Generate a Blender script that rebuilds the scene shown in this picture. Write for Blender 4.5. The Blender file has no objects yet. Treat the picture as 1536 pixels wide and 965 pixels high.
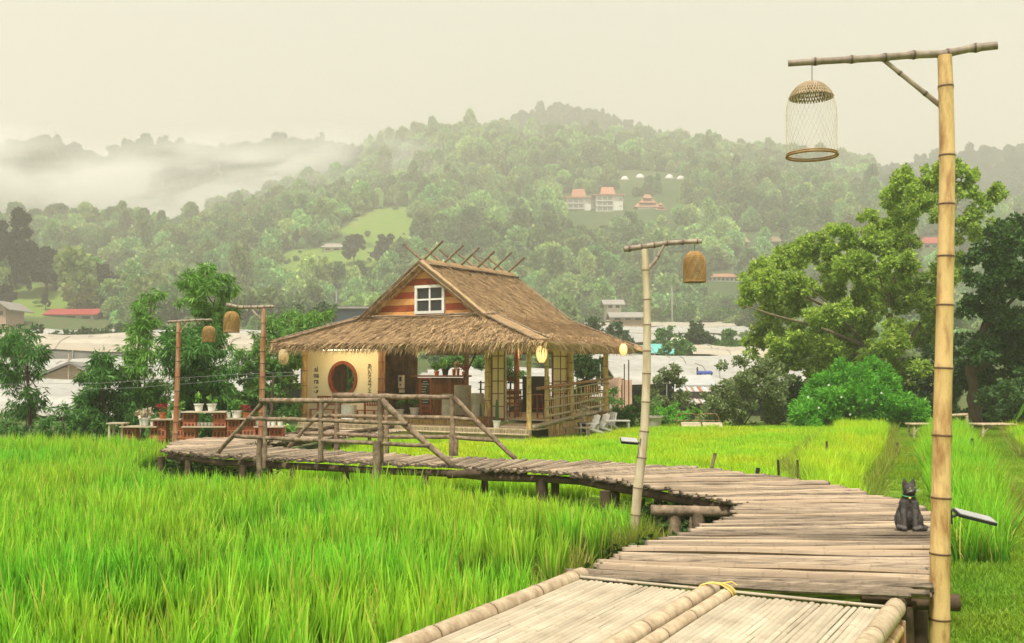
import bpy, bmesh, math, random
import numpy as np
from mathutils import Vector, Matrix
random.seed(7)
RNG = np.random.default_rng(11)
SC = bpy.context.scene
COL = SC.collection
rad = math.radians

# ------------------------------------------------------------------ camera
H = 1.36; F = 1500.0; TH = math.atan(77.5 / F)
cd = bpy.data.cameras.new('camera'); cam = bpy.data.objects.new('camera', cd); COL.objects.link(cam)
cam.location = (0, 0, H); cam.rotation_euler = (rad(90) + TH, 0, 0)
cd.sensor_width = 36; cd.lens = F / 1536 * 36; cd.clip_start = 0.1; cd.clip_end = 6000
SC.camera = cam

# ------------------------------------------------------------------ world, sun, exposure
SUN_EL, SUN_AZ = 62, 200          # sun behind the camera's left shoulder, thin cloud
w = bpy.data.worlds.new('World'); SC.world = w; w.use_nodes = True
nt = w.node_tree; nt.nodes.clear()
wo = nt.nodes.new('ShaderNodeOutputWorld'); bg = nt.nodes.new('ShaderNodeBackground')
sky = nt.nodes.new('ShaderNodeTexSky'); sky.sky_type = 'NISHITA'; sky.sun_disc = False
sky.sun_elevation = rad(SUN_EL); sky.sun_rotation = rad(SUN_AZ); sky.dust_density = 4; sky.air_density = 1.5
mx = nt.nodes.new('ShaderNodeMix'); mx.data_type = 'RGBA'; mx.inputs[0].default_value = 0.86
cl = nt.nodes.new('ShaderNodeRGB'); cl.outputs[0].default_value = (4.6, 4.35, 3.7, 1)
nt.links.new(sky.outputs[0], mx.inputs[6]); nt.links.new(cl.outputs[0], mx.inputs[7])
nt.links.new(mx.outputs[2], bg.inputs[0]); bg.inputs[1].default_value = 0.1
nt.links.new(bg.outputs[0], wo.inputs[0])
sd = bpy.data.lights.new('sun', 'SUN'); sun = bpy.data.objects.new('sun', sd); COL.objects.link(sun)
sd.energy = 3.5; sd.angle = rad(6); sd.color = (1.0, 0.95, 0.85)
_a = rad(SUN_AZ); _e = rad(SUN_EL)
sun.rotation_euler = Vector((-math.sin(_a) * math.cos(_e), -math.cos(_a) * math.cos(_e), -math.sin(_e))).to_track_quat('-Z', 'Y').to_euler()
SC.view_settings.view_transform = 'Standard'; SC.view_settings.look = 'None'
SC.view_settings.exposure = 0.84; SC.view_settings.gamma = 1; SC.view_settings.use_curve_mapping = False
SC.cycles.max_bounces = 20; SC.cycles.diffuse_bounces = 3; SC.cycles.glossy_bounces = 2
SC.cycles.transmission_bounces = 3; SC.cycles.transparent_max_bounces = 6; SC.cycles.volume_bounces = 18
SC.cycles.use_denoising = True; SC.cycles.volume_step_rate = 1.5; SC.cycles.volume_max_steps = 128
SC.cycles.use_adaptive_sampling = True; SC.cycles.adaptive_threshold = 0.02

# ------------------------------------------------------------------ helpers
def ray(px, py):
    u = (px - 768) / F; v = (482.5 - py) / F
    return Vector((u, math.cos(TH) - v * math.sin(TH), math.sin(TH) + v * math.cos(TH)))
def W(px, py, d):
    r = ray(px, py); k = d / r.y
    return Vector((r.x * k, d, H + r.z * k))
def G(px, py, z):
    r = ray(px, py); k = (z - H) / r.z
    return Vector((r.x * k, r.y * k, z))

def wm(o):
    m = Matrix.Translation(o.location) @ Matrix.Rotation(o.rotation_euler.z, 4, 'Z')
    return wm(o.parent) @ m if o.parent else m

def tag(o, label=None, cat=None, group=None, kind=None):
    if label: o['label'] = label
    if cat: o['category'] = cat
    if group: o['group'] = group
    if kind: o['kind'] = kind
    return o
def thing(name, loc, label, cat, group=None, rz=0.0):
    o = bpy.data.objects.new(name, None); COL.objects.link(o)
    o.location = loc; o.rotation_euler = (0, 0, rz); o.empty_display_size = .2
    return tag(o, label, cat, group)
def copy_tree(o, parent=None):
    c = o.copy(); COL.objects.link(c); c.parent = parent
    for ch in list(o.children): copy_tree(ch, c)
    return c

class MB:
    """collects shapes; a = mask per vertex, r = random per primitive"""
    def __init__(s): s.v = []; s.f = []; s.a = []; s.r = []
    def add(s, vs, fs, a=0.0, r=None):
        if r is None: r = random.random()
        n = len(s.v)
        s.v += [tuple(p) for p in vs]; s.f += [tuple(i + n for i in f) for f in fs]
        s.a += list(a) if hasattr(a, '__len__') else [a] * len(vs)
        s.r += [r] * len(vs)
    def box(s, c, d, R=None, a=0.0, r=None):
        hx, hy, hz = d[0] / 2, d[1] / 2, d[2] / 2
        vs = [Vector((x, y, z)) for x in (-hx, hx) for y in (-hy, hy) for z in (-hz, hz)]
        if R is not None: vs = [R @ p for p in vs]
        vs = [p + Vector(c) for p in vs]
        s.add(vs, [(0, 1, 3, 2), (4, 6, 7, 5), (0, 4, 5, 1), (2, 3, 7, 6), (0, 2, 6, 4), (1, 5, 7, 3)], a, r)
    def tube(s, pts, rads, sides=8, a=0.0, r=None, caps=True, flat=1.0, jit=0.0):
        pts = [Vector(p) for p in pts]; n = len(pts)
        if not hasattr(rads, '__len__'): rads = [rads] * n
        if not hasattr(a, '__len__'): a = [a] * n
        vs = []; fs = []; av = []; up = None
        for i, p in enumerate(pts):
            t = (pts[min(i + 1, n - 1)] - pts[max(i - 1, 0)])
            if t.length < 1e-9: t = Vector((0, 0, 1))
            t.normalize()
            if up is None: up = Vector((0, 0, 1)) if abs(t.z) < .9 else Vector((0, 1, 0))
            x = t.cross(up); x.normalize(); y = x.cross(t); up = y
            for k in range(sides):
                an = 2 * math.pi * k / sides
                rr = rads[i] * (1 + jit * (random.random() - .5))
                vs.append(p + x * (math.cos(an) * rr) + y * (math.sin(an) * rr * flat)); av.append(a[i])
        for i in range(n - 1):
            for k in range(sides):
                k2 = (k + 1) % sides
                fs.append((i * sides + k, i * sides + k2, (i + 1) * sides + k2, (i + 1) * sides + k))
        if caps:
            fs.append(tuple(range(sides - 1, -1, -1))); fs.append(tuple((n - 1) * sides + k for k in range(sides)))
        s.add(vs, fs, av, r)
    def bamboo(s, pts, r0, r1=None, node=.32, sides=10, wob=0.0, bulge=1.13, a0=0.0, r=None):
        """a jointed pole along a polyline: swollen nodes with a dark ring"""
        pts = [Vector(p) for p in pts]; r1 = r0 if r1 is None else r1
        L = [0]
        for i in range(1, len(pts)): L.append(L[-1] + (pts[i] - pts[i - 1]).length)
        T = L[-1]
        def at(q):
            for i in range(1, len(pts)):
                if q <= L[i] + 1e-9:
                    k = (q - L[i - 1]) / max(L[i] - L[i - 1], 1e-9); return pts[i - 1].lerp(pts[i], k)
            return pts[-1]
        qs = [(0, 1.0, a0)]; q = node * random.uniform(.3, .9)
        while q < T - .04:
            e = min(.022, node * .12)
            qs += [(q - e * 1.6, 1.0, a0), (q - e * .5, 1 + (bulge - 1) * .7, a0), (q - e * .15, bulge, 1.0), (q + e * .15, bulge * .985, 1.0), (q + e * .5, 1 + (bulge - 1) * .5, .25), (q + e * 1.8, .99, a0)]
            q += node * random.uniform(.8, 1.2)
        qs.append((T, 1.0, a0)); qs = [x for x in qs if 0 <= x[0] <= T]
        qs.sort(key=lambda x: x[0])
        P = []; Rr = []; A = []
        off = Vector((0, 0, 0))
        for q, m, a in qs:
            if wob: off = Vector((math.sin(q * 2.1 + r0 * 99) * wob, math.cos(q * 1.7) * wob, 0))
            P.append(at(q) + off); Rr.append((r0 + (r1 - r0) * q / T) * m); A.append(a)
        s.tube(P, Rr, sides, A, r)
    def lathe(s, c, prof, sides=16, a=0.0, r=None, cap=True):
        c = Vector(c); vs = []; fs = []; n = len(prof); av = []
        aa = list(a) if hasattr(a, '__len__') else [a] * n
        for i, (rr, z) in enumerate(prof):
            for k in range(sides):
                an = 2 * math.pi * k / sides; vs.append(c + Vector((rr * math.cos(an), rr * math.sin(an), z))); av.append(aa[i])
        for i in range(n - 1):
            for k in range(sides):
                k2 = (k + 1) % sides; fs.append((i * sides + k, i * sides + k2, (i + 1) * sides + k2, (i + 1) * sides + k))
        if cap:
            fs.append(tuple(range(sides - 1, -1, -1))); fs.append(tuple((n - 1) * sides + k for k in range(sides)))
        s.add(vs, fs, av, r)
    def prism(s, poly, ext, a=0.0, r=None):
        poly = [Vector(p) for p in poly]; e = Vector(ext); n = len(poly)
        vs = poly + [p + e for p in poly]
        fs = [tuple(range(n - 1, -1, -1)), tuple(range(n, 2 * n))] + [(i, (i + 1) % n, (i + 1) % n + n, i + n) for i in range(n)]
        s.add(vs, fs, a, r)
    def ball(s, c, rx, ry=None, rz=None, nu=10, nv=7, a=0.0, r=None, R=None):
        ry = ry or rx; rz = rz or rx; vs = []; fs = []
        for j in range(nv + 1):
            th = math.pi * j / nv
            for i in range(nu):
                ph = 2 * math.pi * i / nu
                p = Vector((rx * math.sin(th) * math.cos(ph), ry * math.sin(th) * math.sin(ph), -rz * math.cos(th)))
                vs.append((R @ p if R is not None else p) + Vector(c))
        for j in range(nv):
            for i in range(nu):
                i2 = (i + 1) % nu; fs.append((j * nu + i, j * nu + i2, (j + 1) * nu + i2, (j + 1) * nu + i))
        s.add(vs, fs, a, r)
    def build(s, name, mat, parent=None, origin=None, smooth=False, local=False, auto=None):
        me = bpy.data.meshes.new(name)
        V = [Vector(p) for p in s.v]
        if parent is not None and not local:
            inv = wm(parent).inverted(); V = [inv @ p for p in V]
        elif parent is None and origin is not None:
            V = [p - Vector(origin) for p in V]
        me.from_pydata([tuple(p) for p in V], [], s.f); me.validate(verbose=False)
        bm = bmesh.new(); bm.from_mesh(me); bmesh.ops.recalc_face_normals(bm, faces=bm.faces); bm.to_mesh(me); bm.free()
        if len(me.vertices) == len(s.v):
            at = me.attributes.new('a', 'FLOAT', 'POINT'); at.data.foreach_set('value', np.array(s.a, dtype=np.float32))
            at = me.attributes.new('r', 'FLOAT', 'POINT'); at.data.foreach_set('value', np.array(s.r, dtype=np.float32))
        if smooth:
            me.polygons.foreach_set('use_smooth', [True] * len(me.polygons))
            if auto: me.set_sharp_from_angle(angle=rad(auto))
        o = bpy.data.objects.new(name, me); COL.objects.link(o)
        if mat: me.materials.append(mat)
        if parent is not None: o.parent = parent
        elif origin is not None: o.location = origin
        return o

def np_mesh(name, V, Q, mat, attrs=None, parent=None, origin=None, smooth=False, link=True, local=False):
    """fast mesh: V (n,3), Q (m,4) quads"""
    V = np.asarray(V, dtype=np.float64); Q = np.asarray(Q, dtype=np.int32); k = Q.shape[1]
    if parent is not None and not local:
        M = np.array(wm(parent).inverted()); V = V @ M[:3, :3].T + M[:3, 3]
    elif origin is not None and parent is None: V = V - np.array(origin)
    me = bpy.data.meshes.new(name)
    me.vertices.add(len(V)); me.vertices.foreach_set('co', V.astype(np.float32).ravel())
    me.loops.add(Q.size); me.loops.foreach_set('vertex_index', Q.ravel())
    me.polygons.add(len(Q)); me.polygons.foreach_set('loop_start', np.arange(0, Q.size, k, dtype=np.int32))
    if smooth: me.polygons.foreach_set('use_smooth', np.ones(len(Q), dtype=bool))
    me.update(calc_edges=True)
    for kk, (dom, val) in (attrs or {}).items():
        at = me.attributes.new(kk, 'FLOAT', dom); at.data.foreach_set('value', np.asarray(val, dtype=np.float32))
    if mat: me.materials.append(mat)
    o = bpy.data.objects.new(name, me)
    if link: COL.objects.link(o)
    if parent is not None: o.parent = parent
    elif origin is not None: o.location = origin
    return o

# ------------------------------------------------------------------ materials
def M(name, c1, c2=None, scale=6.0, stretch=(1, 1, 1), rough=.75, vk=.25, mask=None, bump=0.0, trans=0.0, spec=.3,
      inst=0.0, c3=None, detail=5.0, contrast=(.35, .65), metal=0.0, tint=None):
    """c1/c2 mixed by noise; r varies value (and mixes towards tint); a mixes to mask colour; inst = per-copy value change"""
    m = bpy.data.materials.new(name); m.use_nodes = True; t = m.node_tree; N = t.nodes; Lk = t.links
    p = N['Principled BSDF']; out = N['Material Output']
    p.inputs['Roughness'].default_value = rough; p.inputs['Specular IOR Level'].default_value = spec; p.inputs['Metallic'].default_value = metal
    c2 = c2 or tuple(x * .7 for x in c1)
    tc = N.new('ShaderNodeTexCoord'); mp = N.new('ShaderNodeMapping'); mp.inputs['Scale'].default_value = stretch
    Lk.new(tc.outputs['Object'], mp.inputs[0])
    no = N.new('ShaderNodeTexNoise'); no.inputs['Scale'].default_value = scale; no.inputs['Detail'].default_value = detail
    no.inputs['Roughness'].default_value = .62
    Lk.new(mp.outputs[0], no.inputs['Vector'])
    rm = N.new('ShaderNodeMapRange'); rm.inputs[1].default_value, rm.inputs[2].default_value = contrast
    Lk.new(no.outputs['Fac'], rm.inputs[0])
    mi = N.new('ShaderNodeMix'); mi.data_type = 'RGBA'
    mi.inputs[6].default_value = (*c1, 1); mi.inputs[7].default_value = (*c2, 1); Lk.new(rm.outputs[0], mi.inputs[0])
    col = mi.outputs[2]
    at = N.new('ShaderNodeAttribute'); at.attribute_name = 'r'
    if tint:
        m2 = N.new('ShaderNodeMix'); m2.data_type = 'RGBA'; m2.inputs[7].default_value = (*tint, 1)
        mr = N.new('ShaderNodeMapRange'); mr.inputs[1].default_value = .45; mr.inputs[2].default_value = 1
        Lk.new(at.outputs['Fac'], mr.inputs[0]); Lk.new(mr.outputs[0], m2.inputs[0]); Lk.new(col, m2.inputs[6]); col = m2.outputs[2]
    # value variation per primitive
    if vk:
        mr = N.new('ShaderNodeMath'); mr.operation = 'MULTIPLY_ADD'
        wn = N.new('ShaderNodeTexWhiteNoise'); wn.noise_dimensions = '1D'; Lk.new(at.outputs['Fac'], wn.inputs['W'])
        mr.inputs[1].default_value = 2 * vk; mr.inputs[2].default_value = 1 - vk; Lk.new(wn.outputs['Value'], mr.inputs[0])
        val = mr.outputs[0]
        if inst:
            oi = N.new('ShaderNodeObjectInfo'); m3 = N.new('ShaderNodeMath'); m3.operation = 'MULTIPLY_ADD'
            m3.inputs[1].default_value = 2 * inst; m3.inputs[2].default_value = 1 - inst; Lk.new(oi.outputs['Random'], m3.inputs[0])
            m4 = N.new('ShaderNodeMath'); m4.operation = 'MULTIPLY'; Lk.new(val, m4.inputs[0]); Lk.new(m3.outputs[0], m4.inputs[1]); val = m4.outputs[0]
        hs = N.new('ShaderNodeHueSaturation'); Lk.new(val, hs.inputs['Value']); Lk.new(col, hs.inputs['Color'])
        if inst:
            ln_ = N.new('ShaderNodeTexNoise'); ln_.inputs['Scale'].default_value = .018; ln_.inputs['Detail'].default_value = 3; Lk.new(oi.outputs['Location'], ln_.inputs['Vector'])
            lm_ = N.new('ShaderNodeMapRange'); lm_.inputs[1].default_value = .38; lm_.inputs[2].default_value = .62; lm_.inputs[3].default_value = .62; lm_.inputs[4].default_value = 1.25; Lk.new(ln_.outputs['Fac'], lm_.inputs[0])
            m7 = N.new('ShaderNodeMath'); m7.operation = 'MULTIPLY'; Lk.new(val, m7.inputs[0]); Lk.new(lm_.outputs[0], m7.inputs[1]); Lk.new(m7.outputs[0], hs.inputs['Value'])
            w2 = N.new('ShaderNodeTexWhiteNoise'); w2.noise_dimensions = '1D'; Lk.new(oi.outputs['Random'], w2.inputs['W'])
            m5 = N.new('ShaderNodeMath'); m5.operation = 'MULTIPLY_ADD'; m5.inputs[1].default_value = -.07; m5.inputs[2].default_value = .525
            Lk.new(w2.outputs['Value'], m5.inputs[0]); Lk.new(m5.outputs[0], hs.inputs['Hue'])
        col = hs.outputs['Color']
    if mask:
        aa = N.new('ShaderNodeAttribute'); aa.attribute_name = 'a'
        m6 = N.new('ShaderNodeMix'); m6.data_type = 'RGBA'; m6.inputs[7].default_value = (*mask, 1)
        Lk.new(aa.outputs['Fac'], m6.inputs[0]); Lk.new(col, m6.inputs[6]); col = m6.outputs[2]
    Lk.new(col, p.inputs['Base Color'])
    if bump:
        b = N.new('ShaderNodeBump'); b.inputs['Strength'].default_value = bump; b.inputs['Distance'].default_value = .01
        Lk.new(no.outputs['Fac'], b.inputs['Height']); Lk.new(b.outputs[0], p.inputs['Normal'])
    if trans:
        tr = N.new('ShaderNodeBsdfTranslucent'); Lk.new(col, tr.inputs[0]); ms = N.new('ShaderNodeMixShader'); ms.inputs[0].default_value = trans
        Lk.new(p.outputs[0], ms.inputs[1]); Lk.new(tr.outputs[0], ms.inputs[2]); Lk.new(ms.outputs[0], out.inputs['Surface'])
    return m

def plain(name, c, rough=.6, spec=.4, metal=0.0): return M(name, c, tuple(x * .85 for x in c), scale=9, rough=rough, spec=spec, vk=.08, metal=metal)

MT = {}
MT['bamboo'] = M('bamboo', (.62, .43, .18), (.33, .17, .06), 3.6, (4, 4, 1.0), .45, .12, mask=(.08, .04, .018), bump=.2, spec=.4, contrast=(.44, .66))
MT['bamboo_pale'] = M('bamboo_pale', (.55, .445, .295), (.34, .25, .155), 3, (5, 5, .8), .5, .15, mask=(.14, .08, .04), bump=.2)
MT['bamboo_cream'] = M('bamboo_cream', (.66, .57, .40), (.44, .34, .20), 3, (5, 5, .8), .5, .12, mask=(.16, .10, .05), bump=.2)
MT['bamboo_grey'] = M('bamboo_grey', (.40, .33, .25), (.22, .17, .13), 3, (5, 5, 2), .6, .12, mask=(.10, .07, .05), bump=.3)
MT['bamboo_red'] = M('bamboo_red', (.32, .12, .055), (.45, .33, .22), 4, (4, 4, .5), .6, .15, mask=(.06, .025, .015), bump=.3, contrast=(.45, .7))
MT['deck'] = M('deck_bamboo', (.335, .262, .182), (.07, .05, .036), 4.5, (.45, 7, 7), .8, .48, mask=(.05, .035, .025), bump=.4, tint=(.40, .30, .20), contrast=(.40, .72))
MT['mat'] = M('bamboo_slats', (.52, .45, .33), (.39, .32, .225), 3, (1, 1, 1), .5, .16, mask=(.33, .25, .15), bump=.1)
MT['logwood'] = M('weathered_wood', (.33, .245, .16), (.12, .085, .055), 4, (3, 3, 3), .85, .18, mask=(.07, .045, .03), bump=.5)
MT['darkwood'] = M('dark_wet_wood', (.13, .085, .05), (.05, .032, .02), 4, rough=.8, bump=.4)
MT['thatch'] = M('thatch', (.50, .335, .175), (.235, .145, .075), 7.0, (1, 1, .45), .85, .42, tint=(.61, .42, .22), contrast=(.42, .62))
MT['thatch_cap'] = M('thatch_cap', (.42, .285, .15), (.29, .185, .095), 9, rough=.8, vk=.15, mask=(.16, .09, .05), bump=.3)
MT['redplank'] = M('gable_planks', (.40, .075, .025), (.24, .04, .015), 4, (.5, 4, 9), .6, .2, mask=(.68, .36, .12), bump=.2)
MT['brownplank'] = M('interior_planks', (.26, .125, .05), (.15, .07, .03), 4, (3, 3, .5), .65, .3, bump=.2)
MT['redwood'] = M('red_wood', (.33, .085, .035), (.20, .05, .022), 5, rough=.5, vk=.12)
MT['white_paint'] = plain('white_paint', (.78, .76, .70))
MT['wallwhite'] = M('plaster_wall', (.85, .78, .58), (.80, .72, .52), 2, rough=.8, vk=.03)  # white plaster, with some warm lamp light put into the colour
MT['shoji'] = M('shoji_paper', (.80, .70, .46), (.72, .60, .36), 2, rough=.9, vk=.06, trans=.35)
MT['concrete'] = M('concrete', (.47, .44, .37), (.37, .34, .28), 4, rough=.9, vk=.08, bump=.2)
MT['whitepot'] = plain('white_plastic_pot', (.80, .79, .74), .4)
MT['terracotta'] = M('terracotta', (.50, .17, .065), (.36, .10, .04), 8, rough=.8)
MT['brick'] = M('brick_block', (.42, .15, .075), (.28, .085, .04), 9, rough=.85, vk=.25, mask=(.10, .04, .025))
MT['board'] = M('pale_board', (.55, .46, .34), (.42, .33, .22), 4, (.5, 4, 4), .7, .12)
MT['black'] = plain('black_paint', (.022, .022, .024), .5)
MT['wire'] = plain('dull_wire', (.22, .22, .21), .6)
MT['greymetal'] = plain('grey_metal', (.42, .42, .41), .4, .5)
MT['chalk'] = M('chalkboard', (.028, .032, .03), (.05, .055, .05), 5, rough=.8, mask=(.6, .6, .56))
MT['ink'] = plain('sign_ink', (.03, .028, .025), .7)
MT['greywood'] = M('grey_painted_wood', (.50, .48, .43), (.38, .36, .32), 5, rough=.7, vk=.1)
MT['basket'] = M('woven_basket', (.50, .32, .12), (.34, .20, .07), 14, rough=.7, vk=.3, mask=(.18, .10, .04), trans=.15)
MT['basket_cap'] = M('basket_cap', (.42, .33, .21), (.30, .22, .13), 14, rough=.8, vk=.2)
MT['basket_pale'] = M('woven_basket_pale', (.70, .62, .46), (.55, .45, .30), 14, rough=.7, vk=.3, mask=(.22, .13, .06))
MT['cat'] = M('cat_fur', (.075, .066, .061), (.048, .042, .039), 40, rough=.75, vk=.15, mask=(.15, .135, .125), bump=.3)
MT['rope'] = M('yellow_rope', (.68, .52, .15), (.5, .36, .1), 30, rough=.9)
MT['cactus'] = M('cactus', (.05, .14, .045), (.03, .09, .03), 10, rough=.6)
MT['flower'] = M('red_petals', (.42, .03, .06), (.28, .02, .04), 9, rough=.6, vk=.4, trans=.2)
MT['bark'] = M('bark', (.12, .085, .055), (.06, .042, .03), 6, (2, 2, .6), .9, .15, bump=.5)
MT['palebark'] = M('pale_bark', (.25, .20, .14), (.15, .11, .075), 6, (2, 2, .6), .9, .15, bump=.5)
def leafmat(name, c1, c2, inst=0.0, trans=.3, vk=.28, rough=.5, tint=None, spec=.25, c_scale=.9):
    return M(name, c1, c2, c_scale, rough=rough, vk=vk, trans=trans, inst=inst, spec=spec, contrast=(.3, .7), tint=tint)
MT['lf_big'] = leafmat('leaf_light', (.38, .56, .09), (.17, .30, .05), tint=(.66, .80, .15), trans=.5)
MT['lf_dark'] = leafmat('leaf_dark', (.065, .15, .04), (.03, .075, .025), tint=(.12, .22, .05))
MT['lf_bush'] = leafmat('leaf_bright', (.16, .50, .04), (.08, .32, .03), tint=(.28, .66, .07), trans=.4)
MT['lf_olive'] = leafmat('leaf_olive', (.22, .30, .11), (.11, .16, .06), tint=(.36, .43, .18))
MT['lf_bam'] = leafmat('leaf_bamboo', (.08, .225, .04), (.035, .11, .025), tint=(.15, .34, .06))
MT['lf_bam_light'] = leafmat('leaf_bamboo_light', (.15, .35, .045), (.07, .19, .03), tint=(.26, .48, .08))
MT['lf_round'] = leafmat('leaf_round', (.11, .29, .045), (.05, .145, .03), tint=(.21, .41, .07))
MT['lf_far'] = leafmat('leaf_far', (.26, .45, .15), (.13, .27, .095), inst=.45, trans=.35, vk=.25, tint=(.38, .54, .19), c_scale=2)
MT['lf_ridge_haze'] = leafmat('leaf_ridge_haze', (.035, .13, .085), (.02, .075, .055), inst=.3, trans=.2, vk=.2, tint=(.05, .16, .10), c_scale=2)  # blue-green of the hazy distance put into the leaf colour
MT['lf_fardark'] = leafmat('leaf_far_dark', (.035, .062, .026), (.02, .04, .018), inst=.15, trans=.15, vk=.2, tint=(.06, .09, .035), c_scale=.5)
MT['plastic'] = M('greenhouse_film', (.46, .45, .41), (.36, .35, .315), 1.2, rough=.5, vk=.1, mask=(.35, .33, .28), spec=.3)
# ------------------------------------------------------------------ terrain
def interp(x, tab):
    return np.interp(x, [t[0] for t in tab], [t[1] for t in tab])
def hz(tab, Yr, X):
    px = 768 + F * X / Yr
    return H + (560 - interp(px, tab)) * Yr / F
RID_C = [(-800, 480), (-400, 440), (100, 420), (330, 352), (420, 305), (500, 262), (560, 232), (640, 212), (700, 196), (760, 194), (850, 198), (900, 204), (1000, 213), (1100, 228), (1180, 246), (1300, 270), (1450, 300), (1700, 330), (2200, 380)]
RID_E = [(-700, 330), (-300, 335), (0, 350), (100, 342), (200, 338), (330, 352), (420, 350), (500, 330), (560, 318), (640, 322), (720, 385), (820, 470), (950, 520), (1500, 520)]
RID_A = [(-900, 220), (-400, 220), (0, 217), (60, 216), (100, 226), (130, 240), (150, 246), (165, 232), (182, 218), (240, 213), (330, 214), (400, 214), (480, 212), (560, 232), (700, 280), (900, 400)]
RID_B = [(600, 300), (700, 250), (760, 184), (800, 168), (850, 159), (900, 168), (960, 192), (1000, 216), (1100, 280), (1250, 380)]
RID_D = [(1000, 420), (1200, 330), (1320, 282), (1440, 243), (1536, 222), (1700, 205), (2100, 190)]
def hill(X, Y, tab, Yb, Yr, zb, pw, back=.35):
    Z = hz(tab, Yr, X); u = np.clip((Y - Yb) / (Yr - Yb), 0, 1)
    up = zb + (Z - zb) * u ** pw
    dn = Z - (Y - Yr) * back
    h = np.where(Y < Yr, up, dn)
    return np.where(Y < Yb, -99., h)
def bump2(X, Y, s, k):
    return np.sin(X / s + 1.3 * np.sin(Y / s * .7 + k)) * np.sin(Y / (s * 1.2) + k + .8 * np.sin(X / s * .6))
def zt(X, Y):
    X = np.asarray(X, float); Y = np.asarray(Y, float)
    dip = np.clip((Y - 41) / 6, 0, 1) * -1.9
    z = -.6 + dip + np.clip(Y - 47, 0, 400) * .067
    # left grass hillock
    hk = np.exp(-((X + 135) / 55) ** 2 - ((Y - 285) / 55) ** 2) * 14
    z = z + hk
    base = z
    for tab, Yb, Yr, zb, pw, bk in ((RID_C, 310, 950, 14, 1.0, .5), (RID_E, 290, 520, 12, 1.05, .12), (RID_A, 660, 860, 30, 1.0, .4), (RID_B, 880, 1120, 150, 1.0, .4), (RID_D, 640, 900, 30, 1.0, .4)):
        z = np.maximum(z, hill(X, Y, tab, Yb, Yr, zb, pw, bk))
    far = np.clip((Y - 330) / 200, 0, 1)
    z = z + far * (bump2(X, Y, 38, .4) * 4.5 + bump2(X, Y, 90, 1.9) * 7) * np.clip(1 - (Y - 900) / 700, .4, 1)
    return z
def pix(X, Y, Z):
    c, s = math.cos(TH), math.sin(TH); dz = Z - H
    dep = Y * c + dz * s; v = -Y * s + dz * c
    return 768 + F * X / dep, 482.5 - F * v / dep
def T(px, py, lo=42.0, hi=1800.0):
    """where the view line through a pixel first meets the terrain"""
    r = ray(px, py); ys = np.concatenate([np.arange(lo, 320, .5), np.arange(320, hi, 2.0)])
    zz = H + r.z * ys / r.y; g = zt(r.x * ys / r.y, ys)
    i = np.argmax(g >= zz)
    Y = ys[i]; X = r.x * Y / r.y
    return Vector((X, Y, float(zt(X, Y))))
def poly_mask(x, y, poly):
    x = np.asarray(x); y = np.asarray(y); inside = np.zeros(x.shape, bool); n = len(poly)
    for i in range(n):
        x1, y1 = poly[i]; x2, y2 = poly[(i + 1) % n]
        c = ((y1 > y) != (y2 > y)) & (x < (x2 - x1) * (y - y1) / (y2 - y1 + 1e-12) + x1)
        inside ^= c
    return inside
# meadow and bare earth patches on the slopes, as ground areas (corner points found on the terrain)
def tpoly(pp, dy=0): return [tuple(T(p[0], p[1] + dy)[:2]) for p in pp]
MEADOW_PX = (
    [(505, 352), (540, 325), (575, 312), (622, 310), (622, 370), (560, 368)],
    [(415, 392), (430, 378), (500, 372), (600, 372), (615, 385), (560, 412), (480, 424), (420, 415)],
    [(700, 300), (745, 262), (830, 262), (830, 300), (770, 318), (700, 322)],
    [(8, 440), (25, 425), (60, 428), (95, 438), (112, 450), (100, 470), (60, 474), (8, 470)],
    [(690, 270), (770, 240), (800, 250), (740, 285)])
MEADOWS = [tpoly(p) for p in MEADOW_PX]; OPEN_ = [tpoly(p, dy) for i, p in enumerate(MEADOW_PX) if i in (0, 1, 3) for dy in (8, 16, 25)]
SPARSE = [MEADOWS[2], MEADOWS[4]]
EARTH = [tpoly(p) for p in (
    [(940, 437), (965, 425), (998, 424), (996, 455), (975, 458)],
    [(775, 250), (790, 240), (830, 236), (810, 246), (785, 262)],
    [(738, 275), (752, 268), (748, 284), (735, 290)],
    [(668, 238), (690, 232), (690, 238), (672, 244)],
    [(410, 422), (480, 428), (560, 416), (520, 432), (430, 436)])]
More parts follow.
